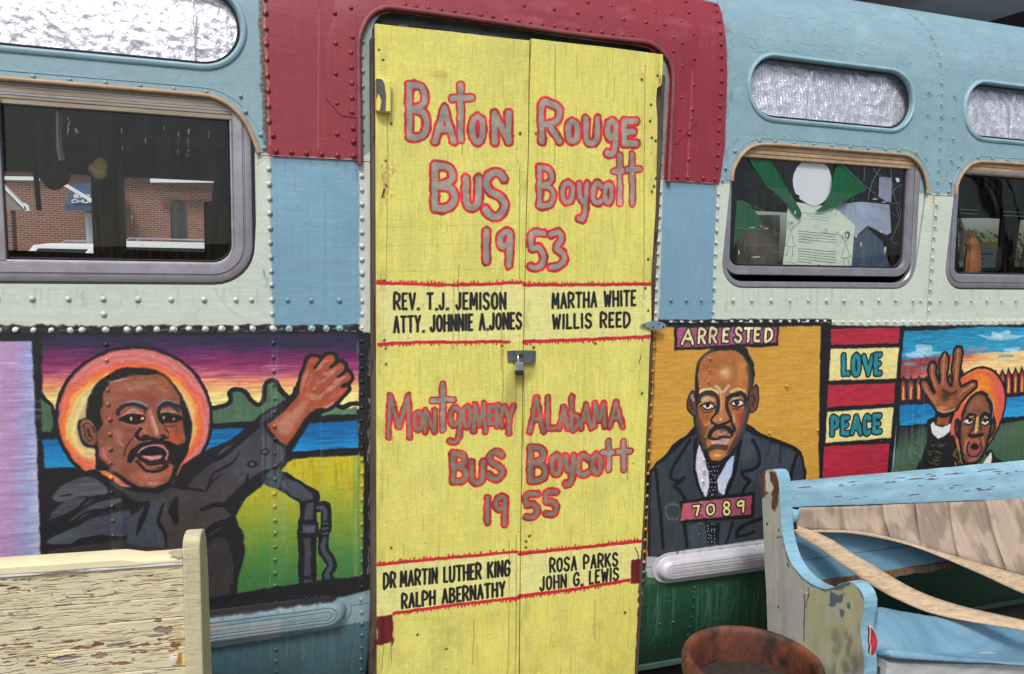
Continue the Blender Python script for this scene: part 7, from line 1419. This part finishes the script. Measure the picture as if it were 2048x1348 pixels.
ribbon('curled_veneer_strip', [(290, 462, -.365), (375, 487, -.37), (500, 545, -.39), (620, 625, -.42), (750, 700, -.45), (880, 780, -.48), (1000, 845, -.51), (1150, 905, -.55), (1350, 962, -.60), (1655, 1030, -.68), (2100, 1140, -.74)],
       [(270, 478, -.362), (300, 520, -.372), (430, 600, -.395), (560, 692, -.43), (700, 790, -.465), (800, 852, -.49), (900, 905, -.52), (1080, 980, -.57), (1300, 1030, -.62), (1655, 1090, -.70), (2100, 1175, -.76)], M_VEN2)
ribbon('curled_veneer_strip', [(370, 486, -.352), (580, 489, -.366), (760, 512, -.382), (950, 556, -.40), (1150, 618, -.425), (1400, 690, -.45), (1655, 760, -.478), (2100, 900, -.53)],
       [(372, 489, -.354), (580, 493, -.368), (760, 520, -.386), (950, 570, -.408), (1150, 645, -.438), (1400, 752, -.478), (1655, 868, -.52), (2100, 1040, -.59)], M_VEN2, curl=.003)
mb = MB(); mb.grid([[P3(p, -.345) for p in ((258, 352), (290, 360), (312, 350))], [P3(p, -.347) for p in ((262, 400), (290, 395), (306, 385))], [P3(p, -.350) for p in ((262, 440), (280, 436), (290, 425))]]); o = mb.put('torn_paint_flap', M_EDGE, pew, True); md = o.modifiers.new('s', 'SOLIDIFY'); md.thickness = .002
# cushion
M_VINYL = N('blue_vinyl'); _a = M_VINYL.noise(M_VINYL.pos((1, 1, 1)), 5, 5, .65, .6); _b = M_VINYL.noise(M_VINYL.pos(), 140, 4, .7); _c = M_VINYL.noise(M_VINYL.pos((2, 8, 8), (.3, .2, .5)), 9, 5, .75, 1)
M_VINYL = M_VINYL.set(Base_Color=M_VINYL.mix(M_VINYL.ramp(_c, .62, .74), M_VINYL.mix(M_VINYL.ramp(_a, .35, .65), lin((80, 122, 148)), lin((116, 154, 174))), lin((136, 168, 182))), Roughness=.42, Normal=M_VINYL.bump(_b, .45, .0012, M_VINYL.bump(_c, .5, .003)))
secs = []
for (fx, ztop, zbot) in ((742, 960, 1292), (756, 952, 1290), (800, 952, 1288), (900, 972, 1292), (1050, 1000, 1296), (1250, 1030, 1300), (1450, 1056, 1300), (1655, 1082, 1300), (2100, 1130, 1300), (2800, 1200, 1290)):
    t = P3((fx, ztop), -.58); b = P3((fx, zbot), -.735); x = max(b[0], XE + .043 + max(0, (fx - 742)) * .0006); t = (max(t[0], x), t[1], t[2]); e = 1 if fx > 780 else .90 if fx > 750 else .7
    L = [(t[0] + .01, -.545, t[2] - .05), (t[0] + .005, -.560, t[2] - .010), (t[0], -.59, t[2] + .003), (x + (t[0] - x) * .5, -.645, t[2] - .014), (x, -.70, t[2] - .045), (x, -.738, t[2] * .58 + b[2] * .42), (x, -.750, t[2] * .3 + b[2] * .7), (x, -.738, b[2] + .006), (x, -.70, b[2] - .004), (x + .02, -.6, b[2] - .004), (t[0] + .01, -.55, b[2] + .01)]
    cz = (t[2] + b[2]) / 2; L = [(q[0], -.6 + (q[1] + .6) * (e * .3 + .7), cz + (q[2] - cz) * e) for q in L]; secs.append(L)
def smooth_loops(S_, n=5):
    R_ = [cr(l, 3, True) for l in S_]; out = []
    for k in range(len(R_) - 1):
        for j in range(n): out.append([R_[k][i] * (1 - j / n) + R_[k + 1][i] * (j / n) for i in range(len(R_[k]))])
    out.append(R_[-1]); return out
SL = smooth_loops(secs)
SL = [[(p[0], p[1] + .004 * mnoise.noise(Vector((p[0] * 7, p[1] * 20, p[2] * 9))), p[2] + .006 * mnoise.noise(Vector((p[0] * 5, p[1] * 16, 3))) + .0015 * mnoise.noise(Vector((p[0] * 40, p[1] * 60, p[2] * 60)))) for p in l] for l in SL]
mb = MB(); mb.loops(SL, True, 0, (True, True)); cu = mb.put('seat_cushion', M_VINYL, pew, True)
M_REDT = plain('red_stuffing', (176, 44, 60), .7, 0, .5, 60, 1, (1, 1, .3)); 
tp = cr([P3(p, -.762) for p in [(738, 1070), (754, 1086), (768, 1116), (776, 1150), (771, 1190), (760, 1215), (748, 1242), (738, 1225), (741, 1190), (735, 1160), (739, 1125)]], 3)
cz = np.mean([p[2] for p in tp]); cxm = np.mean([p[0] for p in tp])
mb = MB(); mb.loops([[(p[0], p[1] + .012, p[2]) for p in tp], [(cxm + (p[0] - cxm) * .8, p[1] - .001, cz + (p[2] - cz) * .88) for p in tp], [(cxm + (p[0] - cxm) * .3, p[1] + .006, cz + (p[2] - cz) * .5) for p in tp]], True, 0, (False, True)); mb.put('torn_red_stuffing', M_REDT, pew, True)
mb = MB(); R_ = [(cxm + (p[0] - cxm) * (1.1 + .25 * mnoise.noise(Vector(p) * 60)), p[1] + .004, cz + (p[2] - cz) * (1.04 + .1 * mnoise.noise(Vector(p) * 70))) for p in tp]; mb.tube(R_ + [R_[0]], .0018, 5); mb.put('frayed_edge', plain('white_fray', (190, 186, 184), .8, 0, .3, 90), pew, True)
ft = P3((745, 1302), -.745)
mb = MB(); mb.loops([[(x, -.728, z - .006), (x, -.71, z - .004), (x, -.62, z - .004), (x, -.62, z - .03), (x, -.71, z - .03), (x, -.71, .18), (x, -.728, .18)][::-1] for x, z in [(max(l[8][0], XE + .044), l[8][2]) for l in secs[1:]]], True, 0, (True, True)); mb.put('seat_board', plain('pale_seat_board', (172, 176, 178), .7, 0, .25, 10, .5, (1, 1, 4)), pew)
mb = MB(); mb.prism([(3.40, -.28, .93), (3.40, -.34, .95), (3.40, -.40, .72), (3.40, -.5, .69), (3.40, -.66, .75), (3.40, -.7, .6), (3.40, -.7, 0), (3.40, -.36, 0), (3.40, -.3, .5)], (.042, 0, 0)); mb.put('end_panel', M_EDGE, pew)
# ---------------------------------------------------------------- left pew: cream, peeling, seen from behind
TH = math.radians(5); U_ = np.array([-math.cos(TH), math.sin(TH), 0]); Dp = np.array([math.sin(TH), math.cos(TH), 0])
LO = np.array([-.1555, -.50, 0])
def onL(px, py, d=0.0):
    r_ = ray(px, py); n_ = -Dp; p0_ = LO + Dp * d; t = np.dot(p0_ - CAM, n_) / np.dot(r_, n_); return CAM + t * r_
def mpL(px, py): p = onL(px, py, .012); return float(p[0]), float(p[2])
A5 = T(0, 1050, .221)
def paint_pew_back():
    c = Canvas(-.82, .38, .70, .62, 1300, mpL, (200, 190, 154)); rn = random.Random(41)
    c.fill([(-200, 1000), (500, 1000), (500, 1600), (-200, 1600)], (204, 196, 164), ('h', .05), wob=0)
    for i in range(50): c.dab(rn.uniform(-50, 365), rn.uniform(1130, 1348), rn.uniform(15, 60), rn.uniform(3, 10), rn.choice([(214, 204, 170), (188, 178, 144), (204, 192, 150)]), .35)
    def chip(x, y, w, h, col):
        n = rn.randint(5, 9); up = [(x - w / 2 + w * k / n, y + (x - w / 2 + w * k / n - x) * -.09 - h * rn.uniform(.2, 1) * math.sin(math.pi * (k + .5) / (n + 1))) for k in range(n + 1)]
        dn = [(x - w / 2 + w * k / n, y - (w * k / n - w / 2) * .09 + h * rn.uniform(.1, .8) * math.sin(math.pi * (k + .5) / (n + 1))) for k in range(n + 1)][::-1]
        P = up + dn; c.fill([(a, b - 1.0) for a, b in P], (70, 54, 40), wob=1.5, alpha=.8); c.fill(P, col, ('h', .15), wob=1.5, hh=-.25); c.stroke([(a, b + 1) for a, b in dn], .9, (226, 214, 180), alpha=.7, smooth=False)  # shade painted dark along the chip's upper edge, pale line below
    WD = [(136, 96, 62), (118, 78, 54), (150, 128, 122), (146, 110, 74)]
    for i in range(620):
        x, y = rn.uniform(-60, 360), rn.uniform(1135, 1350); L = rn.uniform(8, 50)
        c.stroke([(x, y), (x + L * .5, y - L * .045 + rn.uniform(-1.2, 1.2)), (x + L, y - L * .09)], rn.uniform(.5, 1.5), rn.choice([(96, 76, 54), (120, 100, 70), (150, 134, 98), (80, 62, 46)]), alpha=rn.uniform(.4, .95), wob=1.6, hh=-.3)
        if i % 2: c.stroke([(x, y + 1.4), (x + L, y - L * .09 + 1.4)], rn.uniform(.6, 1.4), (224, 212, 176), alpha=.6, wob=1.6, hh=.1)
    for cl in range(16):
        cx, cy = rn.uniform(-40, 350), 1345 - 190 * rn.random() ** 1.4; cw = rn.uniform(10, 60); col = rn.choice(WD)
        for i in range(rn.randint(3, 10)): dx_ = rn.gauss(0, cw); chip(cx + dx_, cy - dx_ * .09 + rn.gauss(0, 3), rn.choice([3, 5, 8, 14, 34]) * rn.uniform(.7, 1.4), rn.uniform(.7, 3.6), col if rn.random() < .6 else rn.choice(WD))
    for (x, y, w, h, col) in ((120, 575, 130, 14, WD[1]), (40, 500, 60, 8, WD[0]), (1100, 512, 30, 12, (60, 44, 34)), (800, 600, 40, 8, WD[1]), (1360, 465, 60, 14, WD[1]), (340, 940, 110, 10, WD[1]), (920, 905, 90, 12, WD[0]), (740, 1120, 230, 26, WD[0]), (880, 1090, 120, 30, WD[1]), (1080, 1090, 240, 44, (150, 132, 132)), (1480, 960, 190, 70, (146, 124, 118)), (1430, 870, 70, 26, (120, 92, 78)), (260, 1110, 90, 20, WD[0]), (110, 1180, 80, 10, WD[1]),
                            (600, 1210, 260, 26, (150, 130, 128)), (900, 1190, 160, 40, (148, 124, 116)), (420, 1250, 120, 16, WD[0]), (1590, 1100, 90, 60, (130, 84, 40)), (270, 1280, 110, 14, (140, 120, 110)), (1100, 1260, 200, 20, WD[0]), (160, 1040, 30, 20, (150, 110, 76)), (1200, 955, 30, 9, WD[1]), (30, 1100, 60, 20, WD[0]), (1300, 1160, 80, 12, WD[1])):
        p = A5([(x, y)])[0]; chip(p[0], p[1], w * .221, h * .221, col)
    c.fill(A5([(420, 1175), (600, 1135), (690, 1130), (685, 1165), (560, 1185), (430, 1195)]), (220, 206, 168), ('h', .05), wob=2, hh=.3); c.stroke(A5([(420, 1200), (560, 1192), (680, 1172)]), 1.6, (60, 44, 34))
    c.fill(A5([(1520, 1200), (1560, 1170), (1610, 1180), (1600, 1260), (1570, 1265), (1530, 1225)]), (226, 220, 204), ('b', .3), wob=3, hh=.3); c.fill(A5([(1605, 1170), (1645, 1160), (1645, 1265), (1600, 1270)]), (170, 118, 44), wob=2)
    c.fill(A5([(1560, 860), (1645, 850), (1640, 1030), (1580, 1020), (1560, 960)]), (190, 176, 132), wob=2, alpha=.8)
    return c
M_PEEL = paint_mat('peeling_cream_paint', paint_pew_back(), ('X', 'Z'), (.6, .8), .0045, (1, 1, 8), 30, .9)
M_CREAM = plain('cream_pew_paint', (206, 198, 162), .65, 0, .2, 9, .9, (1, 1, 22), .003, chips=((160, 146, 116), .66, (2, 2, 12)))
lp = root('church_pew', tuple(float(v) for v in (LO + np.array([0, 0, 0]))), 'cream wooden pew with badly peeling paint, back turned, below the fist mural', 'pew', 'old church pews in front of the bus')
def LP(s_, d, z): p = LO + U_ * s_ + Dp * d; return (float(p[0]), float(p[1]), float(z))
def lbox(s0, s1, d0, d1, z0, z1, mb, bev=.003):
    m2 = MB(); m2.box(s0, s1, d0, d1, z0, z1, bev=bev); b = len(mb.v); mb.v += [LP(*v) for v in m2.v]; mb.f += [tuple(b + i for i in f)[::-1] for f in m2.f]; mb.i += m2.i
# end panel: side outline (d, z), rounded at the top
pz = float(onL(380, 1063, -.012)[2]) - .014; pw = abs(float(onL(362, 1100, -.012)[0] - onL(398, 1100, -.012)[0]))
prof_s = [(-.012, .0), (-.012, pz - .028), (-.008, pz - .010), (.006, pz), (.03, pz + .002), (.055, pz - .006), (.072, pz - .03), (.085, pz - .09), (.09, pz - .18), (.10, pz - .30), (.12, .47), (.2, .42), (.3, .43), (.38, .44), (.42, .40), (.42, .3), (.43, 0)]
s1 = -pw
mb = MB(); A_ = [LP(-.003, d, z) for d, z in prof_s]; B_ = [LP(s1 - .003, d, z) for d, z in prof_s]
n = len(A_); b = len(mb.v)
ins = .004
mb.loops([[LP(-.003 - ins, d + (ins if i in (0, 1, 2) else 0), z - (ins if 2 <= i <= 7 else 0)) for i, (d, z) in enumerate(prof_s)], ], True) if False else None
mb.prism(A_, tuple(np.array(B_[0]) - np.array(A_[0]))); ep2 = mb.put('end_panel', M_CREAM, lp); md = ep2.modifiers.new('b', 'BEVEL'); md.width = .004; md.segments = 2; md.limit_method = 'ANGLE'
def zl(x, y): return float(onL(x, y, .012)[2])
zb = [zl(200, 1167), zl(200, 1208), zl(200, 1256), zl(200, 1297), zl(200, 1348)]
zb = [zl(340, 1129), zl(300, 1198), zl(300, 1240), zl(300, 1290), zl(300, 1340), zl(300, 1400)]
zcap = zb[0]
for k in range(5):
    mb = MB(); lbox(0.0, 1.5, .012 + (.0006 if k % 2 else 0), .034, zb[k + 1] + .0005, zb[k] - .0005 if k else zb[0] - .001, mb, .0015); mb.put('plank', M_PEEL, lp)
mb = MB(); lbox(0.0, 1.5, .014, .034, .42, zb[5] - .002, mb, .002); mb.put('lower_panel', M_PEEL, lp)
mb = MB(); rn = random.Random(5); lbox(0.0, 1.5, .006, .034, zcap, zcap + .006, mb, .001); mb.put('white_ledge', plain('white_ledge', (214, 214, 214), .6, 0, .2, 20, .8, (2, 2, 9), chips=((90, 70, 60), .62, (1.6, 2, 20))), lp)
Ls = []
for k in range(40):
    s_ = 1.5 * k / 39; w = .0010 * math.sin(k * 1.7); t_ = .008 if k < 3 else 0
    Ls.append([LP(s_, .004 + w, zcap + .0075), LP(s_, .004 + w, zcap + .020 - t_), LP(s_, .016, zcap + .027 - t_), LP(s_, .045, zcap + .027 - t_), LP(s_, .045, zcap + .0075)][::-1])
mb = MB(); mb.loops(Ls, True, 0, (True, True)); sharpen(mb.put('cap_rail', plain('smooth_cream', (214, 206, 168), .5, 0, .08, 12, .4, (1, 1, 3), chips=((104, 80, 60), .75, (1.2, 2, 30))), lp), 40)
# torn paint flap by the post
mb = MB(); fl = [onL(*p, .0) for p in A5([(1535, 235), (1640, 222), (1650, 290), (1600, 300), (1560, 270), (1520, 262)])]; mb.prism([tuple(map(float, p)) for p in fl], (0, .006, 0)); mb.put('paint_flap', M_CREAM, lp)
mb = MB(); lbox(0, 1.5, .05, .42, .40, .43, mb); mb.put('seat', M_CREAM, lp); mb = MB(); lbox(1.5, 1.54, -.012, .42, 0, zcap + .03, mb); mb.put('end_panel', M_CREAM, lp)
# ---------------------------------------------------------------- pot
PCN = onZ(1505, 1316, .5); PRr = abs(float(onZ(1648, 1325, .5)[0] - onZ(1361, 1325, .5)[0])) / 2 * 1.0
pot = root('plant_pot', (float(PCN[0]), float(PCN[1]), 0), 'large rusty brown round planter standing empty in front of the blue pew', 'plant pot')
M_POT = N('rusty_pot'); _a = M_POT.noise(M_POT.pos((1, 1, .5)), 7, 6, .7, .6); _b = M_POT.noise(M_POT.pos((1, 1, .8)), 9, 6, .75); _c = M_POT.noise(M_POT.pos(), 90, 4, .7)
M_POT = M_POT.set(Base_Color=M_POT.mix(M_POT.ramp(_b, .45, .6), M_POT.mix(M_POT.ramp(_a, .3, .7), lin((78, 40, 30)), lin((128, 72, 48))), lin((46, 32, 30))), Roughness=.68, Normal=M_POT.bump(_c, .5, .0015, M_POT.bump(_a, .4, .004)))
r_ = PRr; pc = (float(PCN[0]), float(PCN[1]), 0)
mb = MB(); mb.lathe([(r_ * .62, .0), (r_ * .66, .02), (r_ * .80, .25), (r_ * .90, .40), (r_ * .925, .43), (r_ * .935, .438), (r_ * .985, .446), (r_ * 1.0, .462), (r_ * .995, .486), (r_ * .975, .497), (r_ * .93, .502), (r_ * .885, .498), (r_ * .862, .488), (r_ * .855, .472), (r_ * .852, .44), (r_ * .84, .36), (r_ * .82, .28), (r_ * .8, .25), (.002, .245)], pc, 72); sharpen(mb.put('pot', M_POT, pot), 60)
mb = MB(); rn = random.Random(6); rows = []
for j in range(13):
    rows.append([(pc[0] + r_ * .83 * (j / 12) * math.cos(2 * math.pi * k / 36), pc[1] + r_ * .83 * (j / 12) * math.sin(2 * math.pi * k / 36), .395 + rn.uniform(0, .010)) for k in range(37)])
mb.grid(rows); mb.put('soil', plain('dead_soil', (52, 44, 38), .95, 0, .5, 30, 1, dist=.004), pot, True)
# ---------------------------------------------------------------- ground and what lies beyond
g = add('ground', [(-70, -70, 0), (90, -70, 0), (90, 90, 0), (-70, 90, 0)], [(0, 1, 2, 3)], plain('asphalt', (96, 94, 90), .9, 0, .3, 3, .8, dist=.004)); g['kind'] = 'structure'
YC = 27.0
def PC3(x, y, yy=YC): return tuple(map(float, onY(x, y, yy)))
ch = root('brick_church', PC3(200, 480), 'red brick church seen through the windows of the bus, with white eaves', 'church')
M_BR = N('red_brick'); _t = M_BR.n('ShaderNodeTexBrick'); _t.inputs['Scale'].default_value = 1; _t.inputs['Brick Width'].default_value = .22; _t.inputs['Row Height'].default_value = .075; _t.inputs['Mortar Size'].default_value = .010
_t.inputs['Color1'].default_value = (*lin((128, 72, 58)), 1); _t.inputs['Color2'].default_value = (*lin((96, 52, 46)), 1); _t.inputs['Mortar'].default_value = (*lin((150, 132, 118)), 1)
M_BR.l(M_BR.pos((1, 1, 1), (math.radians(90), 0, 0)), _t.inputs[0]); M_BR = M_BR.set(Base_Color=_t.outputs[0], Roughness=.9)
a, b = PC3(-700, 600), PC3(640, 366)
hol = [[(PC3(x, y)[0], PC3(x, y)[2]) for x, y in cr([(340, 415), (345, 403), (356, 400), (368, 403), (373, 415)], 3, False) + [(377, 520), (343, 520)]]]
flat('wall', [(a[0], 0), (b[0], 0), (b[0], b[2] + .3), (a[0], b[2] + .3)], hol, YC, M_BR, ch)
mb = MB(); mb.box(hol[0][-1][0] - .3, hol[0][0][0] + 1.2, YC + .1, YC + .14, 0, hol[0][3][1] + .4); mb.put('arched_window', plain('dark_church_glass', (44, 56, 64), .2, 0, .3, 2), ch)
mb = MB(); mb.box(a[0], b[0], YC + .3, YC + .5, b[2] + .2, b[2] + 3.0); mb.box(a[0], b[0] + 1, YC - .6, YC, b[2] + .25, b[2] + .32); mb.put('roof', plain('grey_shingles', (86, 82, 80), .9, 0, .3, 6), ch)
M_WH = plain('white_trim', (214, 218, 214), .5, 0, .06, 4)
def bar(x0, y0, x1, y1, h, yy, name, par, mat=M_WH):
    A_, B_ = PC3(x0, y0, yy), PC3(x1, y1, yy); return MB().prism([A_, B_, (B_[0], B_[1], B_[2] - h), (A_[0], A_[1], A_[2] - h)], (0, .25, 0)).put(name, mat, par)
bar(300, 357, 720, 359, .13, YC - .7, 'fascia_board', ch)
por = root('church_porch', PC3(60, 400, 22), 'white edged porch gable of the brick church with a blue awning below it', 'porch')
bar(-60, 351, 112, 354, .10, 22, 'fascia_board', por); 
for (x0, y0, x1, y1, w) in ((108, 353, 200, 408, .10), (-2, 360, 52, 415, .10)): bar(x0, y0, x1, y1, w, 21.8, 'barge_board', por)
MB().prism([PC3(x, y, 21.9) for x, y in [(-10, 366), (48, 414), (50, 420), (-10, 420)]], (0, .1, 0)).put('gable_panel', plain('taupe_gable', (128, 122, 110), .8, 0, .2, 2), por)
MB().prism([PC3(x, y, 21.8) for x, y in [(46, 405), (56, 411), (60, 421), (50, 422)]], (0, .2, 0)).put('eave_end', M_WH, por)
for x in (-2.0,): mb = MB(); q = PC3(12, 420, 21.9); mb.box(q[0] - .35, q[0] + .12, 21.9, 22.3, 0, q[2]); mb.put('brick_pier', M_BR, por)
aw = MB(); aw.loops([[PC3(146, 366, YC - .4), PC3(240, 366, YC - .4)], [PC3(130, 408, YC - 1.4), PC3(250, 408, YC - 1.4)], [PC3(131, 421, YC - 1.4), PC3(250, 421, YC - 1.4)]], False)
M_AW = plain('blue_awning', (36, 66, 98), .6, 0, .12, 3); awo = aw.put('awning', M_AW, por)
mb = MB()
def word(s, x0, x1, yt, yb, yy, w):
    k = (x1 - x0) / (len(s) * 1.25)
    for i, chh in enumerate(s):
        for pl in G[chh]:
            P = [PC3(x0 + i * 1.25 * k + u * k, yt + (yb - yt) * v, yy) for u, v in pl]
            if len(P) > 1: mb.tube(P, w, 4)
word('S', 150, 158, 380, 387, YC - 1.2, .018); word('BAP', 149, 182, 389.5, 396, YC - 1.35, .02); word('CHUR', 144, 190, 399, 405.5, YC - 1.45, .02); mb.put('awning_lettering', M_WH, por)
mb = MB(); q0, q1 = PC3(171, 426, YC - .1), PC3(188, 500, YC - .1); mb.box(q0[0], q1[0], YC - .15, YC - .03, 0, q0[2]); mb.put('white_door', plain('pale_door', (176, 186, 190), .5), ch)
# parked cars beyond the bus
def car(x0, L, y0, zr, name_label, mat, grp='cars parked beyond the bus'):
    c = root('parked_car', (x0 + L / 2, y0 + .9, 0), name_label, 'car', grp)
    side = [(0, .45), (.02, .75), (.16 * L, .88), (.26 * L, .93), (.36 * L, zr - .04), (.42 * L, zr), (.80 * L, zr), (.88 * L, zr - .06), (.97 * L, .95), (L, .85), (L, .42), (.9 * L, .32), (.1 * L, .32)]
    Ls = []
    for y, k in ((0, .93), (.12, 1), (.9, 1.012), (1.68, 1), (1.8, .93)):
        Ls.append([(x0 + L / 2 + (sx - L / 2) * (.98 if k < 1 else 1), y0 + y, (z if z < .95 else .95 + (z - .95) * (k if k <= 1 else 1 + (k - 1)))) for sx, z in side])
    Ls[0] = [(x, y + (.12 if z > 1.0 else 0), z) for x, y, z in Ls[0]]; Ls[-1] = [(x, y - (.12 if z > 1.0 else 0), z) for x, y, z in Ls[-1]]
    mb = MB(); mb.loops(Ls, True, 0, (True, True)); sharpen(mb.put('body', mat, c), 30)
    for y in (y0 + .02, y0 + 1.79):
        P = [(x0 + .30 * L, y, .95), (x0 + .38 * L, y + (.03 if y < y0 + 1 else -.03), zr - .1), (x0 + .84 * L, y + (.03 if y < y0 + 1 else -.03), zr - .1), (x0 + .92 * L, y, .95)]
        MB().prism([(a, b - .012, c_) for a, b, c_ in P], (0, .024, 0)).put('side_window', M_BLACK, c)
    for wx in (.18 * L, .82 * L):
        for y in (y0 - .01, y0 + 1.6): w = MB(); w.loops([[(x0 + wx + r * math.cos(2 * math.pi * k / 20), y + yy, .33 + r * math.sin(2 * math.pi * k / 20)) for k in range(20)] for r, yy in ((.02, 0), (.2, 0), (.22, .02), (.32, .0), (.33, .05), (.33, .2), (.02, .2))], True); w.put('wheel', M_BLACK, c, True)
    for y in (y0 + .15, y0 + 1.35): mb = MB(); mb.box(x0 - .01, x0 + .03, y, y + .3, .62, .74, bev=.01); mb.put('headlight', M_WH, c)
    for y in (y0 + .3, y0 + 1.5): mb = MB(); mb.tube([(x0 + .46 * L, y, zr + .012), (x0 + .46 * L + .05, y, zr + .05), (x0 + .78 * L - .05, y, zr + .05), (x0 + .78 * L, y, zr + .012)], .014, 6); mb.put('roof_rail', M_ALU, c)
    return c
M_CARW = plain('white_car_paint', (222, 226, 226), .25, 0, .03, 2, .02)
q = PC3(245, 482, 13); car(q[0] - 2.1, 4.8, 12.4, q[2], 'white parked car with roof rails, seen through the window right of the inner pole', M_CARW)
q = PC3(100, 488, 15); car(q[0] - 1.7, 4.4, 14.2, q[2] + .02, 'white parked car seen through the window left of the inner pole', M_CARW)
# trees and hedge beyond the right hand windows
M_BARK = plain('bark', (62, 54, 48), .9, 0, .4, 20, .6)
def bare_tree(x, y, h, seed, label):
    rn = random.Random(seed); t = root('bare_tree', (x, y, 0), label, 'tree', 'bare trees around the bus'); tk = MB(); br = MB()
    def grow(p, d, L, r, dep, mb_):
        n = 4; P = [p]; q = p
        for i in range(n):
            d = (d + Vector((rn.uniform(-.22, .22), rn.uniform(-.22, .22), rn.uniform(-.05, .15)))).normalized(); q = q + d * L / n; P.append(q)
        mb_.tube(P, [r * (1 - .55 * i / n) for i in range(n + 1)], 6 if dep < 2 else 3, cap=False)
        if dep >= 6: return
        for k in range(3 if dep < 5 else 2):
            a = P[rn.randint(2, n)] if k else P[-1]; s_ = .55 if dep else .7
            nd = (d + Vector((rn.uniform(-1, 1), rn.uniform(-1, 1), rn.uniform(-.25, .6))) * s_).normalized(); grow(a, nd, L * rn.uniform(.62, .8), r * .5, dep + 1, br)
    grow(Vector((x, y, 0)), Vector((0, 0, 1)), h * .3, h * .028, 0, tk); tk.put('trunk', M_BARK, t, True); br.put('branches', M_BARK, t, True)
q = PC3(1945, 480, 9.0); bare_tree(q[0], 9.0, 5.5, 3, 'small bare tree seen through the left panes of the right edge window'); q = PC3(2040, 480, 12.0); bare_tree(q[0], 12.0, 7, 4, 'bare tree seen at the right edge through the bus'); q = PC3(1880, 480, 14.0); bare_tree(q[0], 14.0, 8, 11, 'larger bare tree farther off beyond the bus, behind the posts')
bare_tree(13.5, -9, 8, 5, 'unseen bare tree behind the viewer, added for its reflection in the right edge window')  # unseen tree behind the camera, added for its reflection in the glass
hd = root('hedge', PC3(1980, 478, 16), 'low green hedge seen through the right edge window', 'hedge'); mb = MB(); rn = random.Random(1); q = PC3(1990, 462, 16)
for i in range(5200):
    c_ = Vector((q[0] + rn.uniform(-6, 6), 16 + rn.uniform(-.5, .5), rn.uniform(.05, q[2]) )); d = Vector((rn.uniform(-1, 1), rn.uniform(-1, 1), rn.uniform(-1, 1))).normalized(); e = d.orthogonal() * .07; f_ = d.cross(e).normalized() * .05
    b = len(mb.v); mb.v += [tuple(c_ - e), tuple(c_ + f_), tuple(c_ + e), tuple(c_ - f_)]; mb.f.append((b, b + 1, b + 2, b + 3)); mb.i.append(0)
mb.put('foliage', plain('hedge_green', (74, 90, 44), .8, 0, .3, 3), hd)
# canopy roof above and behind the bus
M_PLANK = plain('dark_roof_boards', (70, 58, 54), .85, 0, .4, 5, .6, (9, .6, 1)); M_BEAM = plain('grey_beam', (168, 166, 174), .6, 0, .08, 4, .2)
can = root('canopy_roof', (6.0, 6.0, 0), 'dark boarded canopy roof with a wide grey beam beyond the bus roof', 'canopy')
ZC = 3.9
for k in range(26): mb = MB(); x = 1.5 + k * .42; mb.box(x, x + .405, 1.9, 12, ZC + (.012 if k % 2 else 0), ZC + .05); mb.put('plank', M_PLANK, can)
a = onZ(1977, 44, ZC - .35); b = onZ(1838, 17, ZC - .35); c2 = onZ(2030, 28, ZC - .35)
mb = MB(); mb.box(float(b[0]), float(a[0]), 1.9, 12, ZC - .35, ZC - .01, bev=.01); mb.put('beam', M_BEAM, can)
mb = MB(); mb.box(float(b[0]) - .55, float(b[0]) - .35, 1.9, 12, ZC - .16, ZC - .005); mb.put('joist', M_PLANK, can)
for x, y in ((1.8, 11.5), (11.5, 11.5), (11.5, 3.2)): mb = MB(); mb.box(x - .08, x + .08, y - .08, y + .08, 0, ZC); mb.put('post', M_BEAM, can)
